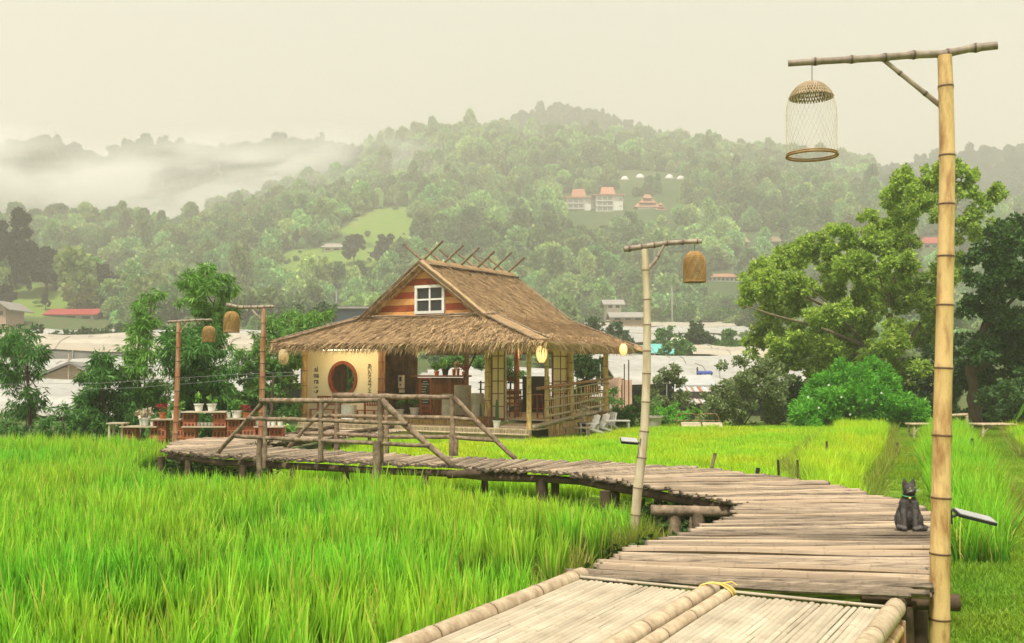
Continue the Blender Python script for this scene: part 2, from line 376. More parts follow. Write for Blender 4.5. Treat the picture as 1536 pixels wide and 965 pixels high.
def ground_mat(name, near):
    m = bpy.data.materials.new(name); m.use_nodes = True; t = m.node_tree; N = t.nodes; L = t.links
    p = N['Principled BSDF']; p.inputs['Roughness'].default_value = .95; p.inputs['Specular IOR Level'].default_value = .1
    tc = N.new('ShaderNodeTexCoord')
    n1 = N.new('ShaderNodeTexNoise'); n1.inputs['Scale'].default_value = .5 if near else .03; n1.inputs['Detail'].default_value = 8
    n2 = N.new('ShaderNodeTexNoise'); n2.inputs['Scale'].default_value = 9 if near else .25; n2.inputs['Detail'].default_value = 6
    L.new(tc.outputs['Object'], n1.inputs[0]); L.new(tc.outputs['Object'], n2.inputs[0])
    def mix(a, b, f):
        x = N.new('ShaderNodeMix'); x.data_type = 'RGBA'
        for s, v in ((6, a), (7, b)):
            if isinstance(v, tuple): x.inputs[s].default_value = (*v, 1)
            else: L.new(v, x.inputs[s])
        if f is not None: L.new(f, x.inputs[0])
        return x.outputs[2]
    def rng(f, a, b):
        r = N.new('ShaderNodeMapRange'); r.inputs[1].default_value = a; r.inputs[2].default_value = b; L.new(f, r.inputs[0]); return r.outputs[0]
    def att(nm):
        a = N.new('ShaderNodeAttribute'); a.attribute_name = nm; return a.outputs['Fac']
    if near:
        lawn = mix((.21, .34, .03), (.15, .26, .022), rng(n1.outputs['Fac'], .35, .65))
        lawn = mix(lawn, (.16, .13, .05), rng(n2.outputs['Fac'], .58, .8))
        wild = mix((.07, .13, .03), (.13, .12, .06), rng(n1.outputs['Fac'], .4, .65))
        c = mix(lawn, wild, att('wild'))
        c = mix(c, (.055, .05, .025), att('mud'))
    else:
        c = mix((.055, .10, .03), (.09, .12, .045), rng(n1.outputs['Fac'], .4, .62))
    md = mix((.17, .30, .035), (.24, .31, .06), rng(n2.outputs['Fac'], .4, .6))
    wv = N.new('ShaderNodeTexWave'); wv.inputs['Scale'].default_value = .35; wv.inputs['Distortion'].default_value = 3; wv.bands_direction = 'Y'
    L.new(tc.outputs['Object'], wv.inputs[0])
    md = mix(md, (.11, .19, .04), rng(wv.outputs['Fac'], .45, 1.0)); md = mix(md, (.30, .27, .10), rng(n1.outputs['Fac'], .55, .72))
    c = mix(c, md, att('meadow')); er = mix((.50, .25, .12), (.38, .20, .10), rng(n2.outputs['Fac'], .4, .6))
    c = mix(c, er, att('earth'))
    L.new(c, p.inputs['Base Color'])
    return m
def terrain(name, rows, ncol, kx, near):
    A = np.linspace(-1, 1, ncol); A = np.sign(A) * np.abs(A) ** 1.1
    Y, AA = np.meshgrid(rows, A, indexing='ij'); X = AA * (45 + kx * np.maximum(Y, 0))
    Z = zt(X, Y); n, m_ = Y.shape
    V = np.stack([X.ravel(), Y.ravel(), Z.ravel()], 1)
    i = np.arange(n - 1)[:, None] * m_ + np.arange(m_ - 1)[None, :]
    Q = np.stack([i, i + 1, i + 1 + m_, i + m_], -1).reshape(-1, 4)
    md = np.zeros(X.size); er = np.zeros(X.size)
    for p in MEADOWS: md = np.maximum(md, poly_mask(X.ravel(), Y.ravel(), p))
    for p in EARTH: er = np.maximum(er, poly_mask(X.ravel(), Y.ravel(), p))
    wild = np.clip((Y.ravel() - 39.5) / 2, 0, 1); wild = np.maximum(wild, ((X.ravel() < -5) & (Y.ravel() > 23.5)) * 1.0)
    mud = poly_mask(X.ravel(), Y.ravel(), MUD) * 1.0
    o = np_mesh(name, V, Q, ground_mat(name + '_soil', near), {'meadow': ('POINT', md), 'earth': ('POINT', er), 'wild': ('POINT', wild), 'mud': ('POINT', mud)}, smooth=True)
    return tag(o, kind='structure')
# plan outlines of the near field (metres)
LPTS = [(.40, 6.86), (.7, 7.4), (1.01, 8.0), (1.43, 8.57), (2.12, 9.7), (2.38, 10.6), (2.16, 11.2), (1.615, 12.3), (1.17, 13.1), (.846, 13.8), (.355, 14.1), (-.38, 14.3), (-.944, 14.9), (-1.94, 15.2), (-3, 15.8), (-3.97, 16.2), (-4.93, 16.7), (-6.2, 17.9), (-6.79, 20.2), (-6.5, 21.4)]
RPTS = [(2.48, 6.22), (2.93, 7.03), (3.35, 7.9), (3.75, 8.8), (4.09, 9.8), (4.2, 10.8), (4.05, 11.6), (3.9, 12.5), (3.4, 13.5), (2.5, 15.0), (1.2, 15.6), (.04, 15.94), (-.6, 16.25), (-1.4, 16.7), (-2.4, 17.3), (-3.4, 17.9), (-4.3, 18.5), (-5.16, 19.2), (-5.1, 19.8), (-4.9, 20.6)]
BR_L = [(-6.45, 21.3), (-6.2, 23), (-5.9, 25), (-5.6, 27), (-5.4, 29.4)]
BR_R = [(-4.85, 20.7), (-4.6, 22), (-4.3, 24), (-3.9, 26.5), (-3.2, 29.2)]
DECK_POLY = LPTS + RPTS[::-1]
BR_POLY = BR_L + BR_R[::-1]
MUD = [(-40, -12), (1.0, -12), (.2, 6.8), (2.1, 11), (-6, 17.5), (-7, 21), (-40, 24)]
rows = np.concatenate([np.arange(-14, 50, 1.0), np.arange(50, 330, 4.0), [330.0]])
GROUND = terrain('ground', rows, 240, .72, True)
HILLS = terrain('hills', np.concatenate([[330.0], np.arange(335, 1000, 5.0), np.arange(1000, 1960, 10.0)]), 320, .72, False)
# the two sheets must share the seam: same column rule and row

# ------------------------------------------------------------------ foliage
def leaves(C, D, size, aspect=.35, seed=0, fold=.12):
    rng = np.random.default_rng(seed); n = len(C)
    D = D / (np.linalg.norm(D, axis=1, keepdims=True) + 1e-9)
    rn = rng.normal(size=(n, 3)); S = np.cross(D, rn); S /= (np.linalg.norm(S, axis=1, keepdims=True) + 1e-9)
    Nn = np.cross(S, D); s = size[:, None]
    tip = C + D * s; mid = C + D * s * .45 - Nn * s * fold
    V = np.stack([C, mid + S * s * aspect * .5, tip, mid - S * s * aspect * .5], 1).reshape(-1, 3)
    Q = np.arange(4 * n).reshape(n, 4)
    return V, Q
LEAFY = 2.9
def cloud(clumps, n_per, size, seed=0, droop=0.0, out=.6, aspect=.4, shell=.45, spread=.6, sub=0):
    """leaf positions spread through the volume of ellipsoid clumps; sub > 0 gathers them in that many sprays per clump"""
    rng = np.random.default_rng(seed); Cs = []; Ds = []
    for (c, r) in clumps:
        c = np.array(c); r = np.array(r if hasattr(r, '__len__') else (r, r, r), float)
        n = int(n_per * LEAFY * (np.prod(r) ** (2 / 3))) if n_per > 0 else int(-n_per)
        d = rng.normal(size=(n, 3)); d /= np.linalg.norm(d, axis=1, keepdims=True)
        q = shell + (1 - shell) * rng.random((n, 1)) ** .6
        if sub:
            k = max(3, int(sub)); dd = rng.normal(size=(k, 3)); dd /= np.linalg.norm(dd, axis=1, keepdims=True)
            qq = .35 + .65 * rng.random((k, 1)) ** .6; ctr = dd * qq
            ix = rng.integers(0, k, n); P = ctr[ix] + d * q * .30
            d = dd[ix] * .5 + d * .8
        else: P = d * q
        Cs.append(c + P * r); Ds.append(d * out + rng.normal(size=(n, 3)) * spread + np.array([0, 0, -droop]))
    C = np.concatenate(Cs); D = np.concatenate(Ds)
    sz = size * rng.uniform(.6, 1.25, len(C))
    return leaves(C, D, sz, aspect, seed + 1)
def crown(name, clumps, n_per, size, mat, parent, seed=0, **k):
    V, Q = cloud(clumps, n_per, size, seed, **k)
    r = np.random.default_rng(seed + 5).random(len(Q))
    return np_mesh(name, V, Q, mat, {'r': ('FACE', r)}, parent=parent)
def proto(name, clumps, n, size, mat, core, seed, **k):
    V, Q = cloud(clumps, n, size, seed, **k)
    r = np.random.default_rng(seed).random(len(Q))
    return np_mesh(name, V, Q, mat, {'r': ('FACE', r)}, link=False)
def scatter(name, pts, rot, scl, idx, protos, label_kind='stuff'):
    """one stuff object: instances of the prototype meshes on points (geometry nodes)"""
    cn = bpy.data.collections.new(name + '_kinds')
    for o in sorted(protos, key=lambda o: o.name): cn.objects.link(o)
    me = bpy.data.meshes.new(name); n = len(pts)
    me.vertices.add(n); me.vertices.foreach_set('co', np.asarray(pts, np.float32).ravel())
    at = me.attributes.new('rot', 'FLOAT_VECTOR', 'POINT'); at.data.foreach_set('vector', np.asarray(rot, np.float32).ravel())
    at = me.attributes.new('scl', 'FLOAT_VECTOR', 'POINT'); at.data.foreach_set('vector', np.asarray(scl, np.float32).ravel())
    at = me.attributes.new('idx', 'INT', 'POINT'); at.data.foreach_set('value', np.asarray(idx, np.int32))
    o = bpy.data.objects.new(name, me); COL.objects.link(o)
    g = bpy.data.node_groups.new(name + '_scatter', 'GeometryNodeTree')
    g.interface.new_socket('Geometry', in_out='INPUT', socket_type='NodeSocketGeometry')
    g.interface.new_socket('Geometry', in_out='OUTPUT', socket_type='NodeSocketGeometry')
    gi = g.nodes.new('NodeGroupInput'); go = g.nodes.new('NodeGroupOutput')
    ip = g.nodes.new('GeometryNodeInstanceOnPoints'); ci = g.nodes.new('GeometryNodeCollectionInfo')
    ci.inputs['Collection'].default_value = cn; ci.inputs['Separate Children'].default_value = True; ci.inputs['Reset Children'].default_value = True
    def na(nm, ty):
        x = g.nodes.new('GeometryNodeInputNamedAttribute'); x.data_type = ty; x.inputs[0].default_value = nm
        return [s for s in x.outputs if s.enabled][0]
    ip.inputs['Pick Instance'].default_value = True
    g.links.new(gi.outputs[0], ip.inputs['Points']); g.links.new(ci.outputs[0], ip.inputs['Instance'])
    g.links.new(na('idx', 'INT'), ip.inputs['Instance Index']); 
    er = g.nodes.new('FunctionNodeEulerToRotation'); g.links.new(na('rot', 'FLOAT_VECTOR'), er.inputs[0]); g.links.new(er.outputs[0], ip.inputs['Rotation'])
    g.links.new(na('scl', 'FLOAT_VECTOR'), ip.inputs['Scale']); g.links.new(ip.outputs[0], go.inputs[0])
    md = o.modifiers.new('scatter', 'NODES'); md.node_group = g
    return tag(o, kind=label_kind)

# crown kinds for the far woods, each about one metre across, standing on z = 0
def crown_kinds(pref, mat, fine, seed):
    P = []
    shapes = [
        [((0, 0, .62), (.42, .42, .40)), ((.2, .1, .5), (.28, .28, .26)), ((-.2, -.12, .5), (.28, .26, .26)), ((.05, -.2, .75), (.24, .24, .22))],
        [((0, 0, .75), (.34, .34, .5)), ((.14, .1, .45), (.24, .24, .28)), ((-.12, .1, .95), (.22, .22, .25)), ((-.1, -.16, .55), (.24, .24, .25))],
        [((0, 0, .8), (.5, .5, .18)), ((.28, .05, .72), (.28, .28, .14)), ((-.25, .15, .86), (.28, .28, .14)), ((-.05, -.3, .68), (.26, .26, .14))],
        [((0, 0, .45), (.5, .48, .34)), ((.25, -.15, .4), (.3, .3, .25)), ((-.28, .05, .38), (.28, .28, .24)), ((.02, .1, .68), (.28, .28, .2))],
        [((0, 0, .5), (.3, .3, .42)), ((.05, .05, .95), (.2, .2, .3)), ((-.08, -.02, 1.2), (.14, .14, .2))]]
    for i, s in enumerate(shapes):
        P.append(proto('%s_%s' % (pref, 'abcde'[i]), s, -fine, .15, mat, None, seed + i, out=.75, aspect=.75, shell=.55, spread=.5))
    return P
# ------------------------------------------------------------------ woods on the hills
def woods(name, pts, size, mat, fine, seed, tall=(.9, 1.3)):
    rng = np.random.default_rng(seed); n = len(pts)
    X, Y = pts[:, 0], pts[:, 1]; Z = zt(X, Y) - .08 * size
    s = size * np.clip(rng.lognormal(-.06, .28, n), .45, 1.75)
    scl = np.stack([s, s * rng.uniform(.85, 1.15, n), s * rng.uniform(tall[0], tall[1], n)], 1)
    rot = np.stack([rng.normal(0, .06, n), rng.normal(0, .06, n), rng.uniform(0, 6.28, n)], 1)
    idx = rng.choice(5, n, p=[.3, .25, .12, .22, .11])
    return scatter(name, np.stack([X, Y, Z], 1), rot, scl, idx, crown_kinds(name, mat, fine, seed))
def jgrid(y0, y1, kx, step, seed, x0=None, x1=None):
    rng = np.random.default_rng(seed); out = []
    y = y0
    while y < y1:
        st = step(y) if callable(step) else step
        hw = kx * y; a = -hw if x0 is None else x0; b = hw if x1 is None else x1
        n = int((b - a) / st); xs = a + (np.arange(n) + rng.random(n)) * st
        out.append(np.stack([xs, y + rng.uniform(-.5, .5, n) * st], 1)); y += st
    return np.concatenate(out)
def keep_clear(p, extra=()):
    k = np.ones(len(p), bool)
    for poly in [m for i, m in enumerate(MEADOWS) if i not in (2, 4)] + OPEN_ + EARTH + list(extra): k &= ~poly_mask(p[:, 0], p[:, 1], poly)
    return k
CLEAR = [tpoly(p) for p in (
    [(842, 292), (945, 292), (950, 350), (842, 352)], [(945, 295), (1012, 295), (1012, 340), (945, 345)], [(925, 258), (1035, 258), (1035, 288), (925, 288)],
    [(140, 405), (182, 405), (182, 440), (140, 440)], [(478, 366), (520, 366), (520, 400), (478, 400)], [(1100, 350), (1180, 350), (1180, 392), (1100, 392)],
    [(1375, 355), (1450, 355), (1450, 400), (1375, 400)], [(985, 322), (1010, 322), (1010, 360), (985, 360)])]
SITES = [(892, 318, 52, 70), (985, 320, 36, 50), (937, 272, 14, 40), (960, 269, 14, 40), (1012, 271, 20, 40), (160, 419, 24, 45), (498, 377, 20, 45), (1116, 372, 12, 40), (1165, 368, 12, 40), (1408, 374, 34, 50), (1088, 423, 34, 45)]
def site_clear(p):
    k = np.ones(len(p), bool)
    for px, py, hw, dep in SITES:
        q = T(px, py); cx = F * p[:, 0] / p[:, 1] + 768
        k &= ~((np.abs(cx - px) < hw) & (p[:, 1] > q.y - dep) & (p[:, 1] < q.y + 16))
    return k
p = jgrid(322, 655, .60, lambda y: 3.6 + y / 480, 3)
zz = zt(p[:, 0], p[:, 1]); rr = np.random.default_rng(5).random(len(p))
nz = bump2(p[:, 0], p[:, 1], 30, 2.2)
k = keep_clear(p, CLEAR) & site_clear(p) & (rr < .86) & (nz > -.86)
for q in SPARSE: k &= ~(poly_mask(p[:, 0], p[:, 1], q) & (rr > .45))
woods('hillside_forest', p[k], 6.9, MT['lf_far'], 620, 21)
p = jgrid(655, 1290, .58, lambda y: 5.6 + (y > 900) * 1.4, 4)
zz = zt(p[:, 0], p[:, 1]); px, py = pix(p[:, 0], p[:, 1], zz)
k = (py < 345) & site_clear(p)
lf_ = p[k]; cx_ = pix(lf_[:, 0], lf_[:, 1], zt(lf_[:, 0], lf_[:, 1]))[0]; far_ = ((cx_ < 545) & (lf_[:, 1] > 690)) | (cx_ > 1310) | (lf_[:, 1] > 985)
woods('ridge_forest', lf_[far_], 6.6, MT['lf_ridge_haze'], 300, 31, (.75, 1.25)); woods('upper_forest', lf_[~far_], 9.0, MT['lf_far'], 420, 35, (.8, 1.4))
# belts of low trees and scrub on the valley floor between the growing sheds
def belt(px0, px1, py, n, seed, dy=4):
    rng = np.random.default_rng(seed); out = []
    for i in range(n):
        q = T(rng.uniform(px0, px1), py + rng.uniform(-dy, dy)); out.append((q.x, q.y))
    return np.array(out)
# ------------------------------------------------------------------ rice, lawn, weeds
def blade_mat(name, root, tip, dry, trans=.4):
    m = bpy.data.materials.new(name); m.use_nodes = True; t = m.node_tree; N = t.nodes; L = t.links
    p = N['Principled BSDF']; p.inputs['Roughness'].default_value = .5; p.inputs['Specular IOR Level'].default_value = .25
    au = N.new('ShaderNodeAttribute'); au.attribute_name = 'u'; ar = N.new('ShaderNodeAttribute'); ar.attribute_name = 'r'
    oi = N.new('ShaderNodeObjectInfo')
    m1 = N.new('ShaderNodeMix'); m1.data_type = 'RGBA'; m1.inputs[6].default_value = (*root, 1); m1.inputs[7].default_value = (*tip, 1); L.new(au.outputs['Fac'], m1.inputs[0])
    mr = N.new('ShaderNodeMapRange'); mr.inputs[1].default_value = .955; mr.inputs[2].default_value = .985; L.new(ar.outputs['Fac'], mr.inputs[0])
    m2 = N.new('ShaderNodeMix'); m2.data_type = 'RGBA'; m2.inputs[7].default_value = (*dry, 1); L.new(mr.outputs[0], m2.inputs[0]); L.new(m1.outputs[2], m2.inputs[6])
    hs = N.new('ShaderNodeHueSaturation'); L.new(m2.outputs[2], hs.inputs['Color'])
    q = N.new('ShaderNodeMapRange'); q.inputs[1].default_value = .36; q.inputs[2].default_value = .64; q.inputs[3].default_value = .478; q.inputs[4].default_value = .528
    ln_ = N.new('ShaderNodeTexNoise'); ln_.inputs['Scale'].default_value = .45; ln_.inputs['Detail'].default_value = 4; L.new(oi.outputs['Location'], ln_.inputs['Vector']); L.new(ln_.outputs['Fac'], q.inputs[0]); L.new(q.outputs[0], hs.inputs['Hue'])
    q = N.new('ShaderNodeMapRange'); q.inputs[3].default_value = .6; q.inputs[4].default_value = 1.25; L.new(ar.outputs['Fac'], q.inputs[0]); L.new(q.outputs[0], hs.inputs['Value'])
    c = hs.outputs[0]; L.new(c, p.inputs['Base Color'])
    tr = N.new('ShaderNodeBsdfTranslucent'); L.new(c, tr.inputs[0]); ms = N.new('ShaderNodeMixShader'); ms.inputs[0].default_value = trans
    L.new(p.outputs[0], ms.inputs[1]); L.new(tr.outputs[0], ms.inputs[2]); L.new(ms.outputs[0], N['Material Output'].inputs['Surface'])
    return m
def tuft(name, n, h, width, radius, lean, mat, seed, seg=4, hvar=.35):
    rng = np.random.default_rng(seed); V = []; Q = []; U = []; R = []
    for i in range(n):
        a = rng.uniform(0, 6.28); rr = radius * math.sqrt(rng.random()); b = np.array([rr * math.cos(a), rr * math.sin(a), 0.])
        a2 = a + rng.normal(0, .9); d = np.array([math.cos(a2), math.sin(a2), 0.]); sd = np.array([-d[1], d[0], 0.])
        tw = rng.uniform(0, 3.14); sd = sd * math.cos(tw) + d * math.sin(tw)
        hh = h * (1 - hvar * rng.random()); ln = hh * lean * rng.uniform(.15, 1.25); w = width * rng.uniform(.7, 1.2); dr = max(0, rng.normal(-.05, .16)) * hh
        base = len(V); rv = rng.random()
        for k in range(seg + 1):
            u = k / seg; c = b + d * ln * u ** 1.9 + np.array([0, 0, hh * u - dr * u ** 4])
            ww = w * (1 - u ** 2.2) * (.6 + .4 * min(1, u * 3)) + .0006
            V += [c - sd * ww * .5, c + sd * ww * .5]; U += [u, u]
        for k in range(seg):
            Q.append((base + 2 * k, base + 2 * k + 1, base + 2 * k + 3, base + 2 * k + 2)); R.append(rv)
    return np_mesh(name, V, Q, mat, {'u': ('POINT', U), 'r': ('FACE', R)}, link=False)
MT['rice'] = blade_mat('rice_blade', (.028, .15, .010), (.42, .82, .048), (.55, .50, .10))  # lighter tips; roots darkened to paint in shade between the blades
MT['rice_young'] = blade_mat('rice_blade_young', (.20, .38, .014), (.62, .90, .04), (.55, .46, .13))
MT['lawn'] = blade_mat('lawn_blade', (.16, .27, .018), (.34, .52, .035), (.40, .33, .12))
MT['weed'] = leafmat('weed_leaf', (.06, .15, .03), (.03, .085, .02), inst=.25, tint=(.10, .22, .05))
def fill(poly, dens, seed, holes=(), edge=0.0):
    rng = np.random.default_rng(seed); P = np.array(poly); x0, y0 = P.min(0); x1, y1 = P.max(0)
    n = int((x1 - x0) * (y1 - y0) * dens); p = np.stack([rng.uniform(x0, x1, n), rng.uniform(y0, y1, n)], 1)
    k = poly_mask(p[:, 0], p[:, 1], poly)
    for h in holes: k &= ~poly_mask(p[:, 0], p[:, 1], h)
    return p[k]
def grow(poly):
    """outline pushed outward a little"""
    P = np.array(poly); c = P.mean(0); return P
def infront(p, m=3.0):
    px = 768 + F * p[:, 0] / np.maximum(p[:, 1], .1)
    return (p[:, 1] > 2.2) & (np.abs(p[:, 0]) < .56 * p[:, 1] + m)
MATQ = [(.43, 6.74), (2.22, 5.86), (.5, 2.8), (-1.3, 3.65)]     # the bamboo platform in front
CAFE_A = rad(-29.4); CO = Vector((.5, 30.0, -.6))
CM = Matrix.Translation(CO) @ Matrix.Rotation(CAFE_A, 4, 'Z')
def cw(x, y, z=0): return CM @ Vector((x, y, z))
CAFE_POLY = [tuple(cw(*q)[:2]) for q in ((-9.0, -.15), (.15, -.15), (.15, 6.5), (-9.0, 6.5))]
HOLES = (DECK_POLY, BR_POLY, MATQ, CAFE_POLY)
FIELD_A = [(-45, -5), (-3.9, 1.5), (-1.5, 3.7), (.05, 6.85), (.2, 8.0), (.45, 9.3), (.7, 10.3), (1.2, 10.7), (1.6, 11.25), (1.5, 12.1), (1.25, 12.8), (.9, 13.2), (.2, 13.65), (-1, 14.2), (-3, 15.2), (-5, 16.0), (-6.8, 17.4), (-7.3, 20.4), (-6.9, 22.4), (-9.5, 23.2), (-16, 23.2), (-45, 24.0)]
FIELD_B = [(-4.2, 19.0), (-1.5, 17.0), (.04, 16.0), (1.2, 15.7), (2.5, 15.1), (3.4, 13.7), (4.3, 15.3), (5.2, 19.5), (7.5, 25.5), (9.9, 31), (10.6, 33.5), (4.5, 34.2), (3.2, 31.0), (2.0, 28.4), (.3, 27.0), (-2.4, 27.8), (-3.5, 26.4), (-4.4, 22.5), (-4.5, 20.5)]
FIELD_C = [(3.6, 13.3), (4.0, 12.5), (4.3, 12.4), (5.5, 16.2), (9.0, 24.5), (12.7, 34.0), (11.0, 33.8), (10.1, 31), (7.7, 25.5), (5.5, 19.5), (4.6, 15.4)]
FIELD_D = [(4.6, 10.3), (4.95, 10.2), (7.1, 14.7), (9.7, 21), (14.1, 31.5), (14.0, 33.0), (11.1, 27), (8.05, 19.6), (6.15, 14.5), (5.3, 12.4), (4.75, 11.2)]
FIELD_E = [(11.7, 22.6), (13.5, 22.6), (19, 31), (15.4, 31.4)]
def rice(name, poly, dens, protos, seed, hs=1.0, hole=HOLES, young=False, grid=0):
    if grid:   # planted in hills on a slightly wandering grid
        P = np.array(poly); x0, y0 = P.min(0); x1, y1 = P.max(0); mx_ = max(x1 - x0, y1 - y0) * .75; gx, gy = np.meshgrid(np.arange((x0 + x1) / 2 - mx_, (x0 + x1) / 2 + mx_, grid), np.arange((y0 + y1) / 2 - mx_, (y0 + y1) / 2 + mx_, grid)); rg_ = np.random.default_rng(seed)
        p = np.stack([gx.ravel(), gy.ravel()], 1); c_, s_ = math.cos(.35), math.sin(.35); ctr = p.mean(0); p = (p - ctr) @ np.array([[c_, -s_], [s_, c_]]) * 1.0 + ctr + rg_.normal(0, grid * .2, p.shape)
        k = poly_mask(p[:, 0], p[:, 1], poly)
        for h in hole: k &= ~poly_mask(p[:, 0], p[:, 1], h)
        p = p[k]
    else: p = fill(poly, dens, seed, hole); p = p[infront(p)]
    rng = np.random.default_rng(seed + 1); n = len(p)
    z = np.full(n, -.6)
    s = hs * rng.uniform(.82, 1.15, n) * (1 + .15 * bump2(p[:, 0], p[:, 1], 1.1, .5) + .14 * bump2(p[:, 0], p[:, 1], .45, 1.9))
    if grid:
        dk_ = np.min([np.hypot(p[:, 0] - a, p[:, 1] - b) for a, b in LPTS[4:17]] + [np.hypot(p[:, 0] - (a + c) / 2, p[:, 1] - (b + d) / 2) for (a, b), (c, d) in zip(LPTS[4:16], LPTS[5:17])], axis=0)
        s = s * (.70 + .30 * np.clip((dk_ - .35) / 1.3, 0, 1))
    k = bump2(p[:, 0], p[:, 1], .42, 3.1) > (-.70 if grid else -.88)
    scl = np.stack([rng.uniform(.85, 1.2, n), rng.uniform(.85, 1.2, n), s], 1)
    # gentle lean that wanders over the field
    rot = np.stack([.10 * bump2(p[:, 0], p[:, 1], 2.1, .2) + rng.normal(0, .05, n), .12 * bump2(p[:, 0], p[:, 1], 1.7, 2.2) + rng.normal(0, .05, n), rng.uniform(0, 6.28, n)], 1)
    P3 = np.stack([p[:, 0], p[:, 1], z], 1)
    return scatter(name, P3[k], rot[k], scl[k], rng.integers(0, len(protos), n)[k], protos)
def tufts(pref, mat, n, h, w, r, lean, seed, seg=4):
    return [tuft('%s_%s' % (pref, 'abcdef'[i]), n, h, w, r, lean, mat, seed + i, seg) for i in range(6)]
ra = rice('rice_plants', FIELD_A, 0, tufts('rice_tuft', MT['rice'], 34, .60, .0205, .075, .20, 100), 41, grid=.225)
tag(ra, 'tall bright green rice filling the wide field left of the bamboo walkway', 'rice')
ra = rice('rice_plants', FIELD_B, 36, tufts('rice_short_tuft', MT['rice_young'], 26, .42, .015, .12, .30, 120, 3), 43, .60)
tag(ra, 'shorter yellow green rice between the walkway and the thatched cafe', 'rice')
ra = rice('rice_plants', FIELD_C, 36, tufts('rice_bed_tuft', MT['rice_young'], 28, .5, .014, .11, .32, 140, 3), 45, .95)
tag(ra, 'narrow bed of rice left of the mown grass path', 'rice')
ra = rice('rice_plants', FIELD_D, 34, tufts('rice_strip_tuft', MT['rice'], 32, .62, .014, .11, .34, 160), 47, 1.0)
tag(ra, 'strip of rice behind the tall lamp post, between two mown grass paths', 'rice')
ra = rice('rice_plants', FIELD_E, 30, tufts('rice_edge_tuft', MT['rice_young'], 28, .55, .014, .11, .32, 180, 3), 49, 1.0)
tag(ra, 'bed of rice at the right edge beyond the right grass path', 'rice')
# dry stems along the edges of the beds
def edge_pts(line, n, seed, wid=.12):
    rng = np.random.default_rng(seed); L = np.array(line); sg = rng.integers(0, len(L) - 1, n); u = rng.random((n, 1))
    return L[sg] * (1 - u) + L[sg + 1] * u + rng.normal(0, wid, (n, 2))
MT['rice_dry'] = blade_mat('rice_blade_dry', (.26, .25, .06), (.36, .48, .05), (.50, .38, .16))
pe = np.concatenate([edge_pts([(4.7, 15.6), (5.35, 19.5), (7.6, 25.5), (10, 31)], 200, 1, .08), edge_pts([(4.5, 12.9), (5.8, 16.2), (9.3, 24.5), (12.7, 33.5)], 100, 2, .05),
                     edge_pts([(4.7, 10.1), (7.3, 14.7), (9.75, 21)], 120, 3, .06), edge_pts([(.45, 9.3), (.7, 10.3), (1.4, 12.1), (1.3, 12.8)], 46, 4, .1), edge_pts([(.0, 6.9), (.45, 9.3)], 30, 5, .08), edge_pts([(1.15, 10.75), (1.5, 10.95)], 34, 15, .09), edge_pts([(11.6, 22.8), (15.3, 31)], 70, 6, .06)])
n = len(pe); rg = np.random.default_rng(8)
de = scatter('dry_rice', np.stack([pe[:, 0], pe[:, 1], np.full(n, -.6)], 1), np.stack([rg.normal(0, .25, n), rg.normal(0, .25, n), rg.uniform(0, 6.3, n)], 1), np.stack([np.ones(n), np.ones(n), rg.uniform(.7, 1.1, n)], 1), rg.integers(0, 6, n), tufts('dry_tuft', MT['rice_dry'], 20, .42, .012, .08, .5, 200, 3))
tag(de, 'yellowing rice stems along the edges of the beds', 'rice')
# mown lawn
LAWN = [(3.0, 4.0), (3.05, 6.9), (4.3, 9.7), (4.3, 12.2), (5, 15), (9, 24), (12, 36.5), (26, 36.5), (9, 9), (5, 4)]
p = fill(LAWN, 60, 61, (FIELD_C, FIELD_D, FIELD_E)); far = fill([(2, 32), (2, 38.5), (26, 38.5), (26, 32)], 20, 62, (FIELD_B, FIELD_C, FIELD_D, CAFE_POLY))
near = fill([(2.9, 4.0), (3.05, 6.9), (4.3, 9.9), (6.2, 11.5), (8, 10), (6, 4)], 130, 63, (FIELD_D,))
p = np.concatenate([p, far, near]); p = p[infront(p)]; n = len(p); rg = np.random.default_rng(9)
nb = bump2(p[:, 0], p[:, 1], .8, 1.0); s = .75 + .35 * nb + rg.uniform(-.2, .3, n)
k = s > .35
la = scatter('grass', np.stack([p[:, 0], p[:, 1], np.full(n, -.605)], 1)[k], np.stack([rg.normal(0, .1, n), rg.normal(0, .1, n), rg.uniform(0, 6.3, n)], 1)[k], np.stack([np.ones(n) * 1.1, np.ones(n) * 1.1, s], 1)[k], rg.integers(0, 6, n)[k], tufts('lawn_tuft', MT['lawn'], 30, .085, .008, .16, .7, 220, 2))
tag(la, 'short mown grass of the paths between the rice beds', 'grass')
# low broad-leaved weeds under the bend of the walkway and in the lawn
def weed_kinds():
    P = []
    for i in range(4):
        rng = np.random.default_rng(300 + i); n = 46
        C = np.stack([rng.normal(0, .11, n), rng.normal(0, .11, n), rng.uniform(.02, .2, n)], 1); D = np.stack([rng.normal(0, 1, n), rng.normal(0, 1, n), rng.uniform(-.2, .7, n)], 1)
        V, Q = leaves(C, D, rng.uniform(.05, .10, n), .6, 300 + i); P.append(np_mesh('weed_%s' % 'abcd'[i], V, Q, MT['weed'], {'r': ('FACE', rng.random(n))}, link=False))
    return P
p = np.concatenate([fill([(.7, 9.0), (1.6, 8.9), (2.2, 10), (4.2, 11.5), (4.6, 13.5), (2.0, 13.8), (1.2, 12.6), (1.5, 11)], 30, 71), fill([(-7, 18), (-6, 17.4), (-4.5, 19), (-5.2, 21), (-7, 21)], 6, 73)])
n = len(p)
we = scatter('weeds', np.stack([p[:, 0], p[:, 1], np.full(n, -.6)], 1), np.stack([np.zeros(n), np.zeros(n), rg.uniform(0, 6.3, n)], 1), np.stack([rg.uniform(.7, 1.5, n)] * 2 + [rg.uniform(.5, 1.4, n)], 1), rg.integers(0, 4, n), weed_kinds())
tag(we, 'broad leaved weeds growing under the bend of the walkway', 'weeds', kind='stuff')
